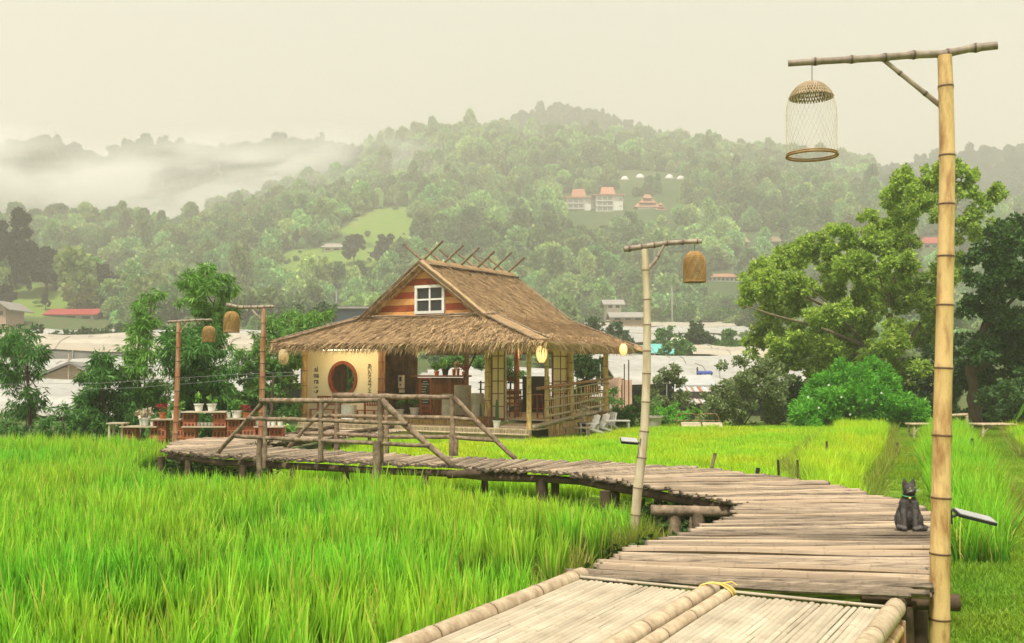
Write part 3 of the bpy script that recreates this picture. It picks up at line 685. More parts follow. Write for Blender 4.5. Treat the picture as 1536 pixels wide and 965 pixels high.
# ------------------------------------------------------------------ walkway
def walk_z(i, n, z0, z1): return z0 + (z1 - z0) * i / max(1, n - 1)
def deck_mesh(L, R, z0, z1, step=.056, r=.030):
    mb = MB(); L = [Vector((*q, 0)) for q in L]; R = [Vector((*q, 0)) for q in R]; n = len(L)
    for i in range(n - 1):
        ln = ((L[i + 1] - L[i]).length + (R[i + 1] - R[i]).length) / 2; ln = max(ln, .25)
        ks = max(1, int(round(ln / step)))
        za = walk_z(i, n, z0, z1); zb = walk_z(i + 1, n, z0, z1)
        for k in range(ks):
            u = (k + .5) / ks; a = L[i].lerp(L[i + 1], u); b = R[i].lerp(R[i + 1], u); z = za + (zb - za) * u - r * .75
            d = (b - a).normalized(); e0 = random.uniform(-.05, .07); e1 = random.uniform(-.05, .07)
            dz = random.uniform(-.018, .016); rr = r * random.uniform(.72, 1.15)
            if random.random() < .06: e0 -= .12
            a2 = a - d * e0; b2 = b + d * e1; nseg = 7; P = []; Rr = []; A = []
            side = Vector((-d.y, d.x, 0)); w1 = random.uniform(-.02, .02); ph = random.uniform(0, 6)
            tl = random.uniform(-.012, .012)
            node = random.uniform(0, 1); nl = random.uniform(.28, .42); T_ = (b2 - a2).length
            qs = [0.0, .03, T_ - .03, T_]; q = node * nl
            while q < T_: qs += [q - .012, q, q + .012]; q += nl
            qs = sorted(x for x in qs if 0 <= x <= T_)
            for q in qs:
                v = q / T_; c = a2.lerp(b2, v) + side * w1 * math.sin(3.1 * v + ph) + Vector((0, 0, z + dz + tl * (v - .5) * 2 + .006 * math.sin(7 * v + ph)))
                isn = abs(((q - node * nl) / nl + .5) % 1 - .5) * nl < .004
                P.append(c); Rr.append(rr * (1.10 if isn else 1)); A.append(.75 if q < .02 or q > T_ - .02 else (.22 if isn else 0))
            mb.tube(P, Rr, 7, A, flat=.8)
    return mb
wk = thing('bamboo_walkway', (2.3, 9.0, -.6), 'weathered bamboo pole walkway bending from the platform in front towards the cafe', 'walkway')
deck_mesh(LPTS, RPTS, 0, 0).build('deck', MT['deck'], wk, smooth=True, auto=40)
deck_mesh(BR_L, BR_R, -.04, -.3).build('deck', MT['deck'], wk, smooth=True, auto=40)
# beams under both edges and thick round posts
def inset(L, R, k): return [Vector((a[0] + (b[0] - a[0]) * k, a[1] + (b[1] - a[1]) * k, -.13)) for a, b in zip(L, R)]
for k in (.07, .93):
    pts = inset(LPTS, RPTS, k); seg = 0
    for i in range(0, len(pts) - 1, 2):
        q = pts[i:i + 3]; mb = MB(); mb.tube([q[0] + (q[0] - q[1]) * .08] + q[1:-1] + [q[-1] + (q[-1] - q[-2]) * .1], .055, 9, jit=.1); mb.build('beam', MT['darkwood'], wk, smooth=True, auto=50)
for k in (.12, .88):
    pts = [Vector((a[0] + (b[0] - a[0]) * k, a[1] + (b[1] - a[1]) * k, -.19)) for a, b in zip(BR_L, BR_R)]
    mb = MB(); mb.tube(pts, .055, 8); mb.build('beam', MT['darkwood'], wk, smooth=True, auto=50)
def post(x, y, top=-.15, r=.06, mat='darkwood', par=None, name='support_post', lean=(0, 0), zb=-.75):
    mb = MB(); mb.tube([(x + lean[0], y + lean[1], zb), (x + lean[0] * .5, y + lean[1] * .5, (zb + top) / 2), (x, y, top)], [r * 1.05, r, r * .97], 10, jit=.08)
    return mb.build(name, MT[mat], par or wk, smooth=True, auto=50)
for (x, y, r) in ((1.2, 12.95, .07), (1.35, 13.2, .06), (.42, 14.2, .085), (.62, 14.45, .06), (-.4, 14.75, .05), (-1.3, 15.1, .05), (-1.9, 15.4, .05), (-2.6, 15.75, .06), (-3.5, 16.05, .05), (-4.4, 16.45, .06), (-5.6, 17.4, .06), (-6.35, 18.2, .07), (-6.6, 20, .06), (2.85, 7.1, .06), (2.55, 6.6, .065), (3.4, 8.3, .06), (3.9, 9.6, .06), (4.05, 11, .06), (3.6, 12.9, .06), (2.2, 15.2, .06), (-4.4, 18.3, .05), (-2.3, 17.1, .05), (-4.3, 24.3, .05), (-3.8, 26.8, .05), (-5.7, 27, .05), (2.35, 10.6, .06)):
    post(x, y, r=r)
for (x, y, r, lx, ly) in ((1.78, 11.05, .07, 0, 0), (2.02, 11.0, .075, .06, .05), (2.12, 11.5, .055, -.18, -.1)):
    post(x, y, r=r, mat='logwood', lean=(lx, ly))
mb = MB(); mb.tube([(1.52, 11.05, -.14), (2.5, 10.95, -.15)], .06, 9, jit=.1); mb.build('beam', MT['logwood'], wk, smooth=True, auto=50)
mb = MB(); mb.tube([(2.35, 6.82, -.16), (2.95, 6.68, -.15)], .055, 9, jit=.1); mb.build('beam', MT['darkwood'], wk, smooth=True, auto=50)
mb = MB(); mb.tube([W(672, 712, 14.6), W(790, 706, 14.3)], .06, 9, jit=.1); mb.build('beam', MT['darkwood'], wk, smooth=True, auto=50)

# ------------------------------------------------------------------ railings
def log(pts, r, taper=.85, sides=9):
    r *= .86; mb = MB(); pts = [Vector(p) for p in pts]; P = []
    for i in range(len(pts) - 1):
        for k in range(4):
            q = pts[i].lerp(pts[i + 1], k / 4); P.append(q + Vector((random.uniform(-1, 1), random.uniform(-1, 1), random.uniform(-1, 1))) * r * .18)
    P.append(pts[-1]); n = len(P)
    mb.tube(P, [r * (1 - (1 - taper) * i / (n - 1)) * random.uniform(.93, 1.07) for i in range(n)], sides, [.6] + [0.0] * (n - 2) + [.6], jit=.1)
    return mb
def railing(label, loc, posts, rails):
    t = thing('log_railing', loc, label, 'railing', 'railings of the walkway')
    for pts, r in posts: log(pts, r).build('post', MT['logwood'], t, smooth=True, auto=50)
    for nm, pts, r in rails: log(pts, r).build(nm, MT['logwood'], t, smooth=True, auto=50)
    return t
n1, n2, n3 = 16.25, 15.75, 15.15
railing('weathered log railing on the near side of the walkway, in front of the other railing', W(480, 695, n2),
        [([W(397, 702, n1), W(397, 598, n1)], .048), ([W(389, 720, n1), W(390, 660, n1)], .062), ([W(481, 692, n2), W(482, 600, n2)], .05), ([W(571, 700, n3), W(570, 598, n3)], .055), ([W(563, 735, n3 - .05), W(566, 662, n3 - .05)], .085)],
        [('top_rail', [W(391, 601, n1), W(480, 602, n2), W(572, 600, n3)], .05), ('brace', [W(395, 604, n1), W(323, 684, 17.0)], .05), ('brace', [W(572, 600, n3), W(605, 634, n3 - .05), W(680, 699, n3 - .2)], .062),
         ('rail', [W(370, 628, n1), W(396, 628, n1), W(481, 631, n2), W(570, 634, n3), W(612, 636, n3 - .1)], .043), ('rail', [W(352, 654, n1 + .15), W(396, 657, n1), W(481, 661, n2), W(570, 665, n3), W(645, 669, n3 - .15)], .043)])
f1, f2, f3 = 17.75, 17.15, 16.6
railing('weathered log railing on the far side of the walkway, nearer the cafe', W(585, 678, f2),
        [([W(505, 676, f1), W(506, 592, f1)], .058), ([W(580, 680, f2), W(580, 600, f2)], .05), ([W(678, 684, f3), W(678, 594, f3)], .058), ([W(684, 684, f3), W(684, 650, f3)], .05)],
        [('top_rail', [W(500, 593, f1), W(580, 595, f2), W(680, 596, f3)], .055), ('brace', [W(502, 595, f1), W(468, 632, f1 + .2), W(433, 671, f1 + .35)], .05), ('brace', [W(680, 596, f3), W(720, 637, f3 - .05), W(774, 689, f3 - .15)], .055),
         ('rail', [W(482, 623, f1), W(506, 624, f1), W(580, 625, f2), W(678, 627, f3), W(716, 630, f3 - .05)], .043), ('rail', [W(456, 650, f1 + .2), W(506, 651, f1), W(580, 655, f2), W(678, 656, f3), W(746, 661, f3 - .1)], .045)])

# ------------------------------------------------------------------ bamboo platform in front
pf = thing('bamboo_platform', (.4, 4.8, -.6), 'pale platform of split bamboo slats with thick bamboo edge poles, in front of the walkway', 'platform')
dd = Vector((.49, .872, 0)); cc = Vector((.895, -.445, 0)); BL = Vector((.42, 6.72, 0)); FR = -4.2
def pq(u, s, z=0.0): return BL + cc * u + dd * s + Vector((0, 0, z))
wid = 1.99
for u, r, e in ((.0, .058, .10), (.905, .056, .06), (1.03, .043, -.02), (wid, .058, .06)):
    mb = MB(); mb.bamboo([pq(u, FR), pq(u, e)], r, r * .97, .55, 12, bulge=1.07, a0=0.0); mb.build('edge_pole', MT['bamboo_pale'], pf, smooth=True, auto=40)
for u0, u1 in ((.055, .845), (1.08, wid - .055)):
    mb = MB(); n = int((u1 - u0) / .034)
    for k in range(n):
        u = u0 + (k + .5) * (u1 - u0) / n; r = .0165 * random.uniform(.85, 1.1); L0 = -.06 + random.uniform(-.02, .012); P = []; A = []; Rr = []
        q = FR; nl = random.uniform(.3, .5); ph = random.uniform(0, nl); qs = [FR, L0]
        x = FR + ph
        while x < L0: qs += [x - .01, x, x + .01]; x += nl
        for s_ in sorted(q_ for q_ in qs if FR <= q_ <= L0):
            isn = abs(((s_ - FR - ph) / nl + .5) % 1 - .5) * nl < .004
            P.append(pq(u + .003 * math.sin(3 * s_ + k), s_, .002 + random.uniform(-.002, .002))); Rr.append(r * (1.08 if isn else 1)); A.append(.8 if isn else 0)
        mb.tube(P, Rr, 7, A, flat=.55)
    mb.build('slats', MT['mat'], pf, smooth=True, auto=45)
    mb = MB(); mb.bamboo([pq(u0 - .03, -.03, .018), pq(u1 + .02, -.03, .018)], .011, .010, .4, 8, bulge=1.1); mb.build('crossbar', MT['mat'], pf, smooth=True, auto=45)
    for s_ in (-.25, -1.6, -2.9):
        mb = MB(); mb.bamboo([pq(u0 - .05, s_, -.045), pq(u1 + .05, s_, -.045)], .028, .028, .4, 8); mb.build('under_pole', MT['bamboo_pale'], pf, smooth=True, auto=45)
mb = MB()
for i in range(5):   # yellow rope round the two middle poles
    s_ = -.04 - i * .012; P = []
    for k in range(17):
        an = 2 * math.pi * k / 16; P.append(pq(.965 + .120 * math.cos(an), s_ + .01 * math.sin(an * 2 + i), .066 * math.sin(an) + .006 * random.random()))
    mb.tube(P, .0045, 6)
mb.tube([pq(1.0, -.03, .066), pq(1.05, .0, .072), pq(1.09, -.03, .06)], .005, 6)
mb.build('rope_lashing', MT['rope'], pf, smooth=True)
mb = MB(); mb.bamboo([pq(wid + .02, -.55, -.11), pq(wid + .02, .02, -.10)], .038, .038, .4, 10); mb.build('side_pole', MT['bamboo'], pf, smooth=True, auto=45)
for u, s_, m_ in ((wid + .03, -.02, 'bamboo_red'), (wid - .06, -.62, 'bamboo_pale'), (.02, -.25, 'bamboo_pale'), (.97, -.3, 'bamboo_pale')):
    mb = MB(); mb.bamboo([pq(u, s_, -.72), pq(u, s_, -.055)], .034, .034, .3, 10); lg = mb.build('leg', MT[m_], pf, smooth=True, auto=45)

# ------------------------------------------------------------------ lamp posts and basket lamps
def lamp_post(label, base, poles, bar, brace, mat, barmat, r0, r1, rb, node, rope=False):
    t = thing('lamp_post', base, label, 'lamp post', 'bamboo lamp posts along the walkway')
    mb = MB(); mb.bamboo(poles, r0, r1, node, 14, bulge=1.10); mb.build('pole', MT[mat], t, smooth=True, auto=40)
    mb = MB(); mb.bamboo(bar, rb * .92, rb * .75, node * .5, 10, wob=.016 * rb / .03, bulge=1.28); mb.build('crossbar', MT[barmat], t, smooth=True, auto=40)
    mb = MB(); mb.bamboo(brace, rb * .62, rb * .5, node * .6, 8, bulge=1.15); mb.build('brace', MT[barmat], t, smooth=True, auto=40)
    if rope:
        j = poles[-1]; mb = MB()
        for i in range(4): mb.tube([Vector(j) + Vector((math.cos(a) * rb * 1.25, math.sin(a) * rb * 1.25, .01 + i * .012 + rb * math.sin(a * 2))) for a in np.linspace(0, 6.28, 13)], .006, 5)
        mb.build('lashing', MT['darkwood'], t)
    return t
d1 = 6.6
lamp_post('thick yellow bamboo lamp post standing beside the cat, tallest of the four', W(1409, 1003, d1),
          [W(1409, 1010, d1), W(1410, 850, d1), W(1413, 650, d1), W(1417, 480, d1), W(1420, 320, d1), W(1421, 200, d1), W(1417, 84, d1)],
          [W(1497, 67, d1 - .1), W(1455, 72, d1 - .03), W(1420, 80, d1), W(1370, 82, d1), W(1320, 87, d1), W(1240, 92, d1 + .05), W(1184, 96, d1 + .1)], [W(1412, 160, d1 + .05), W(1375, 130, d1 + .03), W(1325, 90, d1 + .02)], 'bamboo', 'bamboo_grey', .066, .046, .029, .40)
d2 = 11.05
lamp_post('pale knobbly bamboo lamp post rising from the rice beside the bend of the walkway', W(950, 785, d2),
          [W(949, 838, d2), W(952, 795, d2), W(956, 740, d2), W(962, 690, d2), W(967, 640, d2), W(970, 560, d2), W(971, 470, d2), W(967, 374, d2)],
          [W(936, 374, d2), W(966, 370, d2), W(1000, 365, d2), W(1030, 363, d2), W(1055, 362, d2)], [W(974, 402, d2), W(984, 390, d2), W(996, 368, d2)], 'bamboo_cream', 'bamboo_grey', .056, .038, .034, .30)
d3 = 19.6
lamp_post('red brown bamboo lamp post behind the near end of the railing', W(391, 680, d3), [W(391, 688, d3), W(393, 600, d3), W(394, 530, d3), W(396, 463, d3)],
          [W(340, 457, d3), W(360, 461, d3), W(380, 461, d3), W(412, 460, d3)], [W(391, 480, d3), W(384, 472, d3), W(377, 464, d3)], 'bamboo_red', 'bamboo_grey', .058, .046, .040, .27)
d4 = 20.6
lamp_post('slender red brown bamboo lamp post at the left end of the walkway deck', W(263, 670, d4), [W(262, 680, d4), W(265, 600, d4), W(267, 540, d4), W(268, 484, d4)],
          [W(252, 483, d4), W(270, 482, d4), W(300, 480, d4), W(319, 480, d4)], [W(270, 500, d4), W(276, 492, d4), W(283, 484, d4)], 'bamboo_red', 'bamboo_grey', .058, .042, .030, .27)
def basket(label, px, ytop, ybot, hw, d, ybar, open_weave, mat):
    top = W(px, ytop, d); bot = W(px, ybot, d); R = hw / F * d; h = (top - bot).length; bx = W(px, ybar, d)
    t = thing('basket_lamp', bot, label, 'basket lamp', 'basket lamps hung from the lamp posts')
    def prof(u): return R * (.99 if u < .55 else math.sqrt(max(0.0, 1 - ((u - .55) / .47) ** 2.3)) * .99)
    # woven wall: two families of slanting strips
    mb = MB(); n = 34 if open_weave else 40
    umax = .82 if open_weave else .985
    for fam in (1, -1):
        for k in range(n):
            P = []
            for i in range(15):
                u = umax * i / 14; an = 2 * math.pi * k / n + fam * u * 1.35; rr = prof(u) + fam * .0015
                P.append(bot + Vector((rr * math.cos(an), rr * math.sin(an), u * h)))
            mb.tube(P, R * (.0034 if open_weave else .034), 4, flat=.6 if open_weave else 1, caps=False)
    mb.build('weave', MT[mat], t)
    mb = MB(); us = np.linspace(.80, .995, 9) if open_weave else np.linspace(.82, .995, 7)
    if open_weave:
        for fam in (1, -1):
            for k in range(46):
                P = []
                for i in range(9):
                    u = .80 + .195 * i / 8; an = 2 * math.pi * k / 46 + fam * u * 1.6; rr = prof(u) + fam * .001
                    P.append(bot + Vector((rr * math.cos(an), rr * math.sin(an), u * h)))
                mb.tube(P, R * .034, 4, caps=False)
    else:
        mb.lathe(bot, [(prof(u) * .97, u * h) for u in us], 24)
    mb.build('cap', MT['basket_cap' if open_weave else 'basket'], t)
    mb = MB(); mb.tube([bot + Vector((R * math.cos(a), R * math.sin(a), .008)) for a in np.linspace(0, 2 * math.pi, 37)], R * .045, 7, caps=False, a=.35)
    mb.tube([bot + Vector((R * .985 * math.cos(a), R * .985 * math.sin(a), .022)) for a in np.linspace(0, 2 * math.pi, 37)], R * .03, 6, caps=False)
    mb.build('rim', MT['basket'], t, smooth=True)
    mb = MB(); mb.tube([top - Vector((0, 0, .02)), bx], max(.0025, R * .012), 6); mb.build('cord', MT['ink'], t)
    if not open_weave: mb = MB(); mb.ball(top - Vector((0, 0, h * .35)), R * .17, R * .17, R * .22); mb.build('bulb', MT['whitepot'], t, smooth=True)
    return t
basket('large open weave basket hanging from the tallest lamp post', 1218, 125, 236, 37.5, d1 + .07, 97, True, 'basket_pale')
basket('tan woven basket hanging from the pale knobbly lamp post', 1042, 377, 424, 16.5, d2, 366, False, 'basket')
basket('woven basket hanging left of the red brown lamp post behind the railing', 347, 467, 499, 11.5, d3, 459, False, 'basket')
basket('smallest woven basket, hanging from the slender lamp post at the deck end', 313, 489, 513, 9.6, d4, 481, False, 'basket')
# solar floodlights on two posts
def flood(label, pole, a, b, wdt, thick, tilt):
    pole, a, b = Vector(pole), Vector(a), Vector(b)
    t = thing('solar_light', pole, label, 'solar light', 'solar floodlights on the lamp posts')
    ax = (b - a).normalized(); yv = Vector((0, 1, tilt)).normalized(); zv = ax.cross(yv).normalized(); yv = zv.cross(ax)
    R = Matrix((ax, yv, zv)).transposed(); c = (a + b) / 2; L = (b - a).length
    mb = MB(); mb.box(c, (L, wdt, thick), R); o = mb.build('housing', MT['black'], t)
    mb = MB(); mb.box(c + zv * thick * .55 * (1 if zv.z > 0 else -1), (L * .97, wdt * .96, thick * .5), R); mb.build('panel', MT['greymetal'], t)
    mb = MB(); mb.tube([pole, pole.lerp(a, .4) + Vector((0, 0, -.012)), a.lerp(b, .12)], .009, 7); mb.box(pole, (.025, .04, .09)); mb.build('bracket', MT['black'], t)
flood('flat solar light on the right side of the tallest lamp post', W(1424, 775, d1), W(1434, 769, d1), W(1490, 783, d1), .12, .02, .22)
flood('small flat solar light on the left side of the pale knobbly lamp post', W(962, 664, d2 - .02), W(956, 663, d2 - .02), W(931, 661, d2 - .02), .16, .025, .22)
# ------------------------------------------------------------------ thatched cafe (x to the right along its front, y into the depth, z above ground)
cafe = thing('thatched_cafe', CO, 'open fronted bamboo cafe with a shaggy thatched hip roof and striped plank gable', 'cafe', rz=CAFE_A)
CMI = CM.inverted()
def CL(px, py, s):
    o = CMI @ Vector((0, 0, H)); r = CMI.to_3x3() @ ray(px, py); k = (s - o.y) / r.y; return o + r * k
def CX(px, py, x=0.0):
    o = CMI @ Vector((0, 0, H)); r = CMI.to_3x3() @ ray(px, py); k = (x - o.x) / r.x; return o + r * k
def part(mb, name, mat, par=None, **k): return mb.build(name, MT[mat] if isinstance(mat, str) else mat, par or cafe, local=True, **k)

# --- roof
R0, R1 = Vector((-4.4, .72, 5.66)), Vector((-4.4, 6.75, 5.74))
KR0, KR1 = Vector((-1.92, .72, 3.82)), Vector((-1.92, 6.95, 3.82)); KL0, KL1 = Vector((-6.88, .72, 3.82)), Vector((-6.88, 6.95, 3.82))
GR, GL = Vector((-2.0, 1.12, 3.88)), Vector((-6.8, 1.12, 3.88))
ER0, ER1 = Vector((1.12, -.92, 2.88)), Vector((.45, 7.1, 2.93)); EL0, EL1 = Vector((-9.45, -.92, 2.96)), Vector((-9.2, 7.1, 2.95))
TOPF_R, TOPF_L = Vector((-2.0, .95, 3.86)), Vector((-6.8, .95, 3.86))
BK_R, BK_L = Vector((-1.9, 6.7, 3.8)), Vector((-6.9, 6.7, 3.8)); BE_R, BE_L = Vector((.6, 8.2, 2.9)), Vector((-9.3, 8.2, 2.9))
def bil(P, u, v):   # P = top0, top1, bot1, bot0 ; u along, v down
    return (P[0] * (1 - u) + P[1] * u) * (1 - v) + (P[3] * (1 - u) + P[2] * u) * v
PLANES = [(R0, R1, KR1, KR0), (KR0, KR1, ER1, ER0), (R1, R0, KL0, KL1), (KL1, KL0, EL0, EL1), (TOPF_L, TOPF_R, ER0, EL0), (BK_R, BK_L, BE_L, BE_R)]
mb = MB()
for P in PLANES:
    nu, nv = 14, 6; n = (P[1] - P[0]).cross(P[3] - P[0]).normalized()
    if n.z < 0: n = -n
    vs = []; fs = []
    for lay in (0, 1):
        for i in range(nu + 1):
            for j in range(nv + 1):
                q = bil(P, i / nu, j / nv); q = q - n * (.02 if lay == 0 else .24) + (n * random.uniform(-.02, .02) if lay == 0 else Vector())
                vs.append(q)
    N1 = (nu + 1) * (nv + 1); idx = lambda i, j, l: l * N1 + i * (nv + 1) + j
    for i in range(nu):
        for j in range(nv):
            fs.append((idx(i, j, 0), idx(i, j + 1, 0), idx(i + 1, j + 1, 0), idx(i + 1, j, 0))); fs.append((idx(i, j, 1), idx(i + 1, j, 1), idx(i + 1, j + 1, 1), idx(i, j + 1, 1)))
    for i in range(nu):
        fs.append((idx(i, nv, 0), idx(i, nv, 1), idx(i + 1, nv, 1), idx(i + 1, nv, 0))); fs.append((idx(i, 0, 0), idx(i + 1, 0, 0), idx(i + 1, 0, 1), idx(i, 0, 1)))
    for j in range(nv):
        fs.append((idx(0, j, 0), idx(0, j + 1, 0), idx(0, j + 1, 1), idx(0, j, 1))); fs.append((idx(nu, j, 0), idx(nu, j, 1), idx(nu, j + 1, 1), idx(nu, j + 1, 0)))
    mb.add(vs, fs)
roof = part(mb, 'thatch_roof', 'thatch')
def straw(P, dens, l0, l1, lift, seed, v0=0.0, v1=1.0, jit=.16, wid=.022):
    rng = np.random.default_rng(seed); A = ((P[1] - P[0]).cross(P[3] - P[0])).length * .5 + ((P[2] - P[1]).cross(P[2] - P[3])).length * .5
    n = int(A * dens * (v1 - v0)); u = rng.random(n); v = rng.uniform(v0, v1, n)
    p = [np.array(q) for q in P]
    uu, vv = u[:, None], v[:, None]
    C = (p[0] * (1 - uu) + p[1] * uu) * (1 - vv) + (p[3] * (1 - uu) + p[2] * uu) * vv
    D = (p[3] * (1 - uu) + p[2] * uu) - (p[0] * (1 - uu) + p[1] * uu)
    # straight down the slope, not along the splayed sides
    ax = p[1] - p[0]; ax = ax / np.linalg.norm(ax); D = D - ax * (D @ ax)[:, None] * .8
    D /= np.linalg.norm(D, axis=1, keepdims=True)
    nn = np.cross(p[1] - p[0], p[3] - p[0]); nn /= np.linalg.norm(nn); nn = nn if nn[2] > 0 else -nn
    D = D + rng.normal(0, jit, (n, 3)) + nn * lift; D /= np.linalg.norm(D, axis=1, keepdims=True)
    S = np.cross(D, nn); S /= np.linalg.norm(S, axis=1, keepdims=True)
    L = rng.uniform(l0, l1, n)[:, None]; w_ = wid * rng.uniform(.5, 1.3, n)[:, None]
    C = C + nn * rng.uniform(-.02, .03, n)[:, None]
    V = np.stack([C - S * w_ * .5, C + S * w_ * .5, C + D * L + S * w_ * .2, C + D * L - S * w_ * .2], 1).reshape(-1, 3)
    return V, rng.random(n)
Vs = []; Rs = []
for i, P in enumerate(PLANES[:5]):
    V, r = straw(P, 420 if i in (0, 1, 4) else 200, .22, .5, .06, 500 + i); Vs.append(V); Rs.append(r)
V = np.concatenate(Vs); np_mesh('straw', V, np.arange(len(V)).reshape(-1, 4), MT['thatch'], {'r': ('FACE', np.concatenate(Rs))}, parent=roof, local=True)
def fringe(A, B, inw, n_per_m, l0, l1, seed, down=.75):
    """straw ends hanging from an eave between A and B; inw = horizontal direction towards the house"""
    rng = np.random.default_rng(seed); A, B, inw = np.array(A), np.array(B), np.array(inw); Ln = np.linalg.norm(B - A); n = int(Ln * n_per_m)
    u = rng.random((n, 1)); back = rng.uniform(0, .55, (n, 1))
    C = A * (1 - u) + B * u + inw * back + np.array([0, 0, 1.]) * back * .45 + np.array([0, 0, 1.]) * rng.uniform(-.12, .06, (n, 1))
    D = -inw * .62 + np.array([0, 0, -down]) + rng.normal(0, .11, (n, 3)); D /= np.linalg.norm(D, axis=1, keepdims=True)
    L = rng.uniform(l0, l1, (n, 1)); S = np.cross(D, np.array([0, 0, 1.]) + rng.normal(0, .3, (n, 3))); S /= np.linalg.norm(S, axis=1, keepdims=True); w_ = .018 * rng.uniform(.5, 1.3, (n, 1))
    M_ = C + D * L * .55; E = C + D * L + np.array([0, 0, -1.]) * L * .12
    V = np.stack([C - S * w_ * .5, C + S * w_ * .5, M_ + S * w_ * .45, M_ - S * w_ * .45], 1); V2 = np.stack([M_ - S * w_ * .45, M_ + S * w_ * .45, E + S * w_ * .12, E - S * w_ * .12], 1)
    V = np.concatenate([V, V2], 0).reshape(-1, 3); r = rng.random(n)
    return V, np.concatenate([r, r])
Vs = []; Rs = []
for A, B, iw, n in ((EL0 + Vector((.05, .1, -.02)), ER0 + Vector((-.1, .1, -.02)), (0, 1, 0), 620), (ER0 + Vector((-.1, .1, 0)), ER1, (-1, 0, 0), 520), (EL1, EL0, (1, 0, 0), 150)):
    V, r = fringe(A, B, iw, n, .18, .42, 520 + n); Vs.append(V); Rs.append(r)
V = np.concatenate(Vs); np_mesh('eave_fringe', V, np.arange(len(V)).reshape(-1, 4), MT['thatch'], {'r': ('FACE', np.concatenate(Rs))}, parent=roof, local=True)
# mats laid over ridge and hips, each with a dark pole along its edges
def matstrip(name, A0, A1, B1, B0, poles):
    n = ((A1 - A0).cross(B0 - A0)).normalized(); n = n if n.z > 0 else -n
    mb = MB(); K = 9
    for k in range(K):
        u0, u1 = k / K, (k + 1) / K
        mb.prism([A0.lerp(B0, u0), A1.lerp(B1, u0), A1.lerp(B1, u1 - .004), A0.lerp(B0, u1 - .004)], n * (.03 + .006 * (k % 2)))
    o = part(mb, name, 'thatch_cap', roof)
    for a, b in poles:
        mb = MB(); P = [a.lerp(b, k / 8) + n * .085 + Vector((random.uniform(-1, 1), random.uniform(-1, 1), random.uniform(-1, 1))) * .012 for k in range(9)]
        mb.tube(P, .034, 7); part(mb, 'batten', 'logwood', roof, smooth=True)
up = Vector((0, 0, .05))
dR = (KR0 - R0).normalized() * .34; dL = (KL0 - R0).normalized() * .34
matstrip('ridge_mat', R0 + up, R1 + up, R1 + dR + up, R0 + dR + up, [(R0 + dR, R1 + dR)])
matstrip('ridge_mat', R0 + up, R1 + up, R1 + dL + up, R0 + dL + up, [(R0 + dL, R1 + dL)])
hx = Vector((-.42, 0, 0))
matstrip('hip_mat', TOPF_R + up + Vector((.05, .05, .02)), ER0 + up * .8, ER0 + up * .8 + Vector((-.45, .02, 0)), TOPF_R + up + Vector((-.30, -.10, 0)), [(TOPF_R + Vector((-.30, -.10, 0)), ER0 + Vector((-.45, .02, 0))), (TOPF_R + Vector((.05, .08, .02)), ER0 + Vector((-.02, .1, .02)))])
matstrip('hip_mat', TOPF_L + up + Vector((-.05, .05, .02)), EL0 + up * .8, EL0 + up * .8 + Vector((.32, .02, 0)), TOPF_L + up + Vector((.25, -.10, 0)), [(TOPF_L + Vector((.25, -.10, 0)), EL0 + Vector((.32, .02, 0))), (TOPF_L + Vector((-.05, .08, .02)), EL0 + Vector((.0, .1, .02)))])
mb = MB(); a, b = TOPF_L.lerp(EL0, .14), TOPF_R.lerp(ER0, .14); mb.tube([a.lerp(b, k / 10) + Vector((0, -.03, .12 + .02 * math.sin(k))) for k in range(11)], .036, 7); part(mb, 'batten', 'logwood', roof, smooth=True)
mb = MB(); a, b = KR1, R1; mb.tube([R1 + Vector((0, .02, 0)), KR1 + Vector((0, .02, .05)), ER1 + Vector((0, .02, .04))], .04, 8, jit=.1); part(mb, 'batten', 'logwood', roof, smooth=True)
# bundled barge edges of the gable
for K in (KR0, KL0):
    mb = MB(); e = (K - R0); s0 = R0 + Vector((0, -.03, -.06)); s1 = K + e.normalized() * .15 + Vector((0, -.03, -.06))
    mb.tube([s0.lerp(s1, k / 12) for k in range(13)], .105, 10, jit=.35); part(mb, 'barge_bundle', 'thatch', roof)
    for off, rr in ((Vector((0, -.13, .05)), .024), (Vector((0, -.13, -.10)), .022)):
        mb = MB(); mb.tube([s0 + off, s0.lerp(s1, .5) + off + Vector((.01, 0, .02)), s1 + off], rr, 7); part(mb, 'batten', 'logwood', roof, smooth=True)
# crossed poles standing over the ridge
for s in (.78, 2.0, 3.05, 4.15, 5.25, 6.4):
    for sg in (1, -1):
        mb = MB(); c = R0.lerp(R1, (s - .72) / 6.03); L1 = .95 + random.uniform(-.08, .1); L0 = .62
        dv = Vector((sg * .80, random.uniform(-.03, .03), .60)); o = Vector((0, .05 * sg, .03))
        mb.tube([c - dv * L0 + o, c + o + dv * .2, c + dv * L1 + o], [.048, .046, .04], 8, [0, 0, .6], jit=.15); part(mb, 'ridge_stick', 'logwood', roof, smooth=True)

# --- gable wall and its window
mb = MB(); n = 8; z0, z1 = 3.80, 5.52
for k in range(n):
    a, b = z0 + (z1 - z0) * k / n, z0 + (z1 - z0) * (k + 1) / n - .012
    w0 = 2.42 * (1 - (a - z0) / (z1 + .1 - z0)); w1 = 2.42 * (1 - (b - z0) / (z1 + .1 - z0))
    nx = 3; rk = random.random(); tone = [.85, 0, .9, .05, .75, 0, .9, .1][k]
    for q in range(nx):
        u0, u1 = q / nx, (q + 1) / nx - .002
        f = lambda u, w: -4.4 - w + 2 * w * u
        mb.prism([(f(u0, w0), .88, a), (f(u1, w0), .88, a), (f(u1, w1), .88, b), (f(u0, w1), .88, b)], (0, .04, 0), min(1, max(0, tone + random.uniform(-.08, .08))), rk)
gw = part(mb, 'gable_wall', 'redplank')
mb = MB(); mb.box((-4.4, .83, 3.84), (4.7, .08, .07)); part(mb, 'sill', 'board', gw)
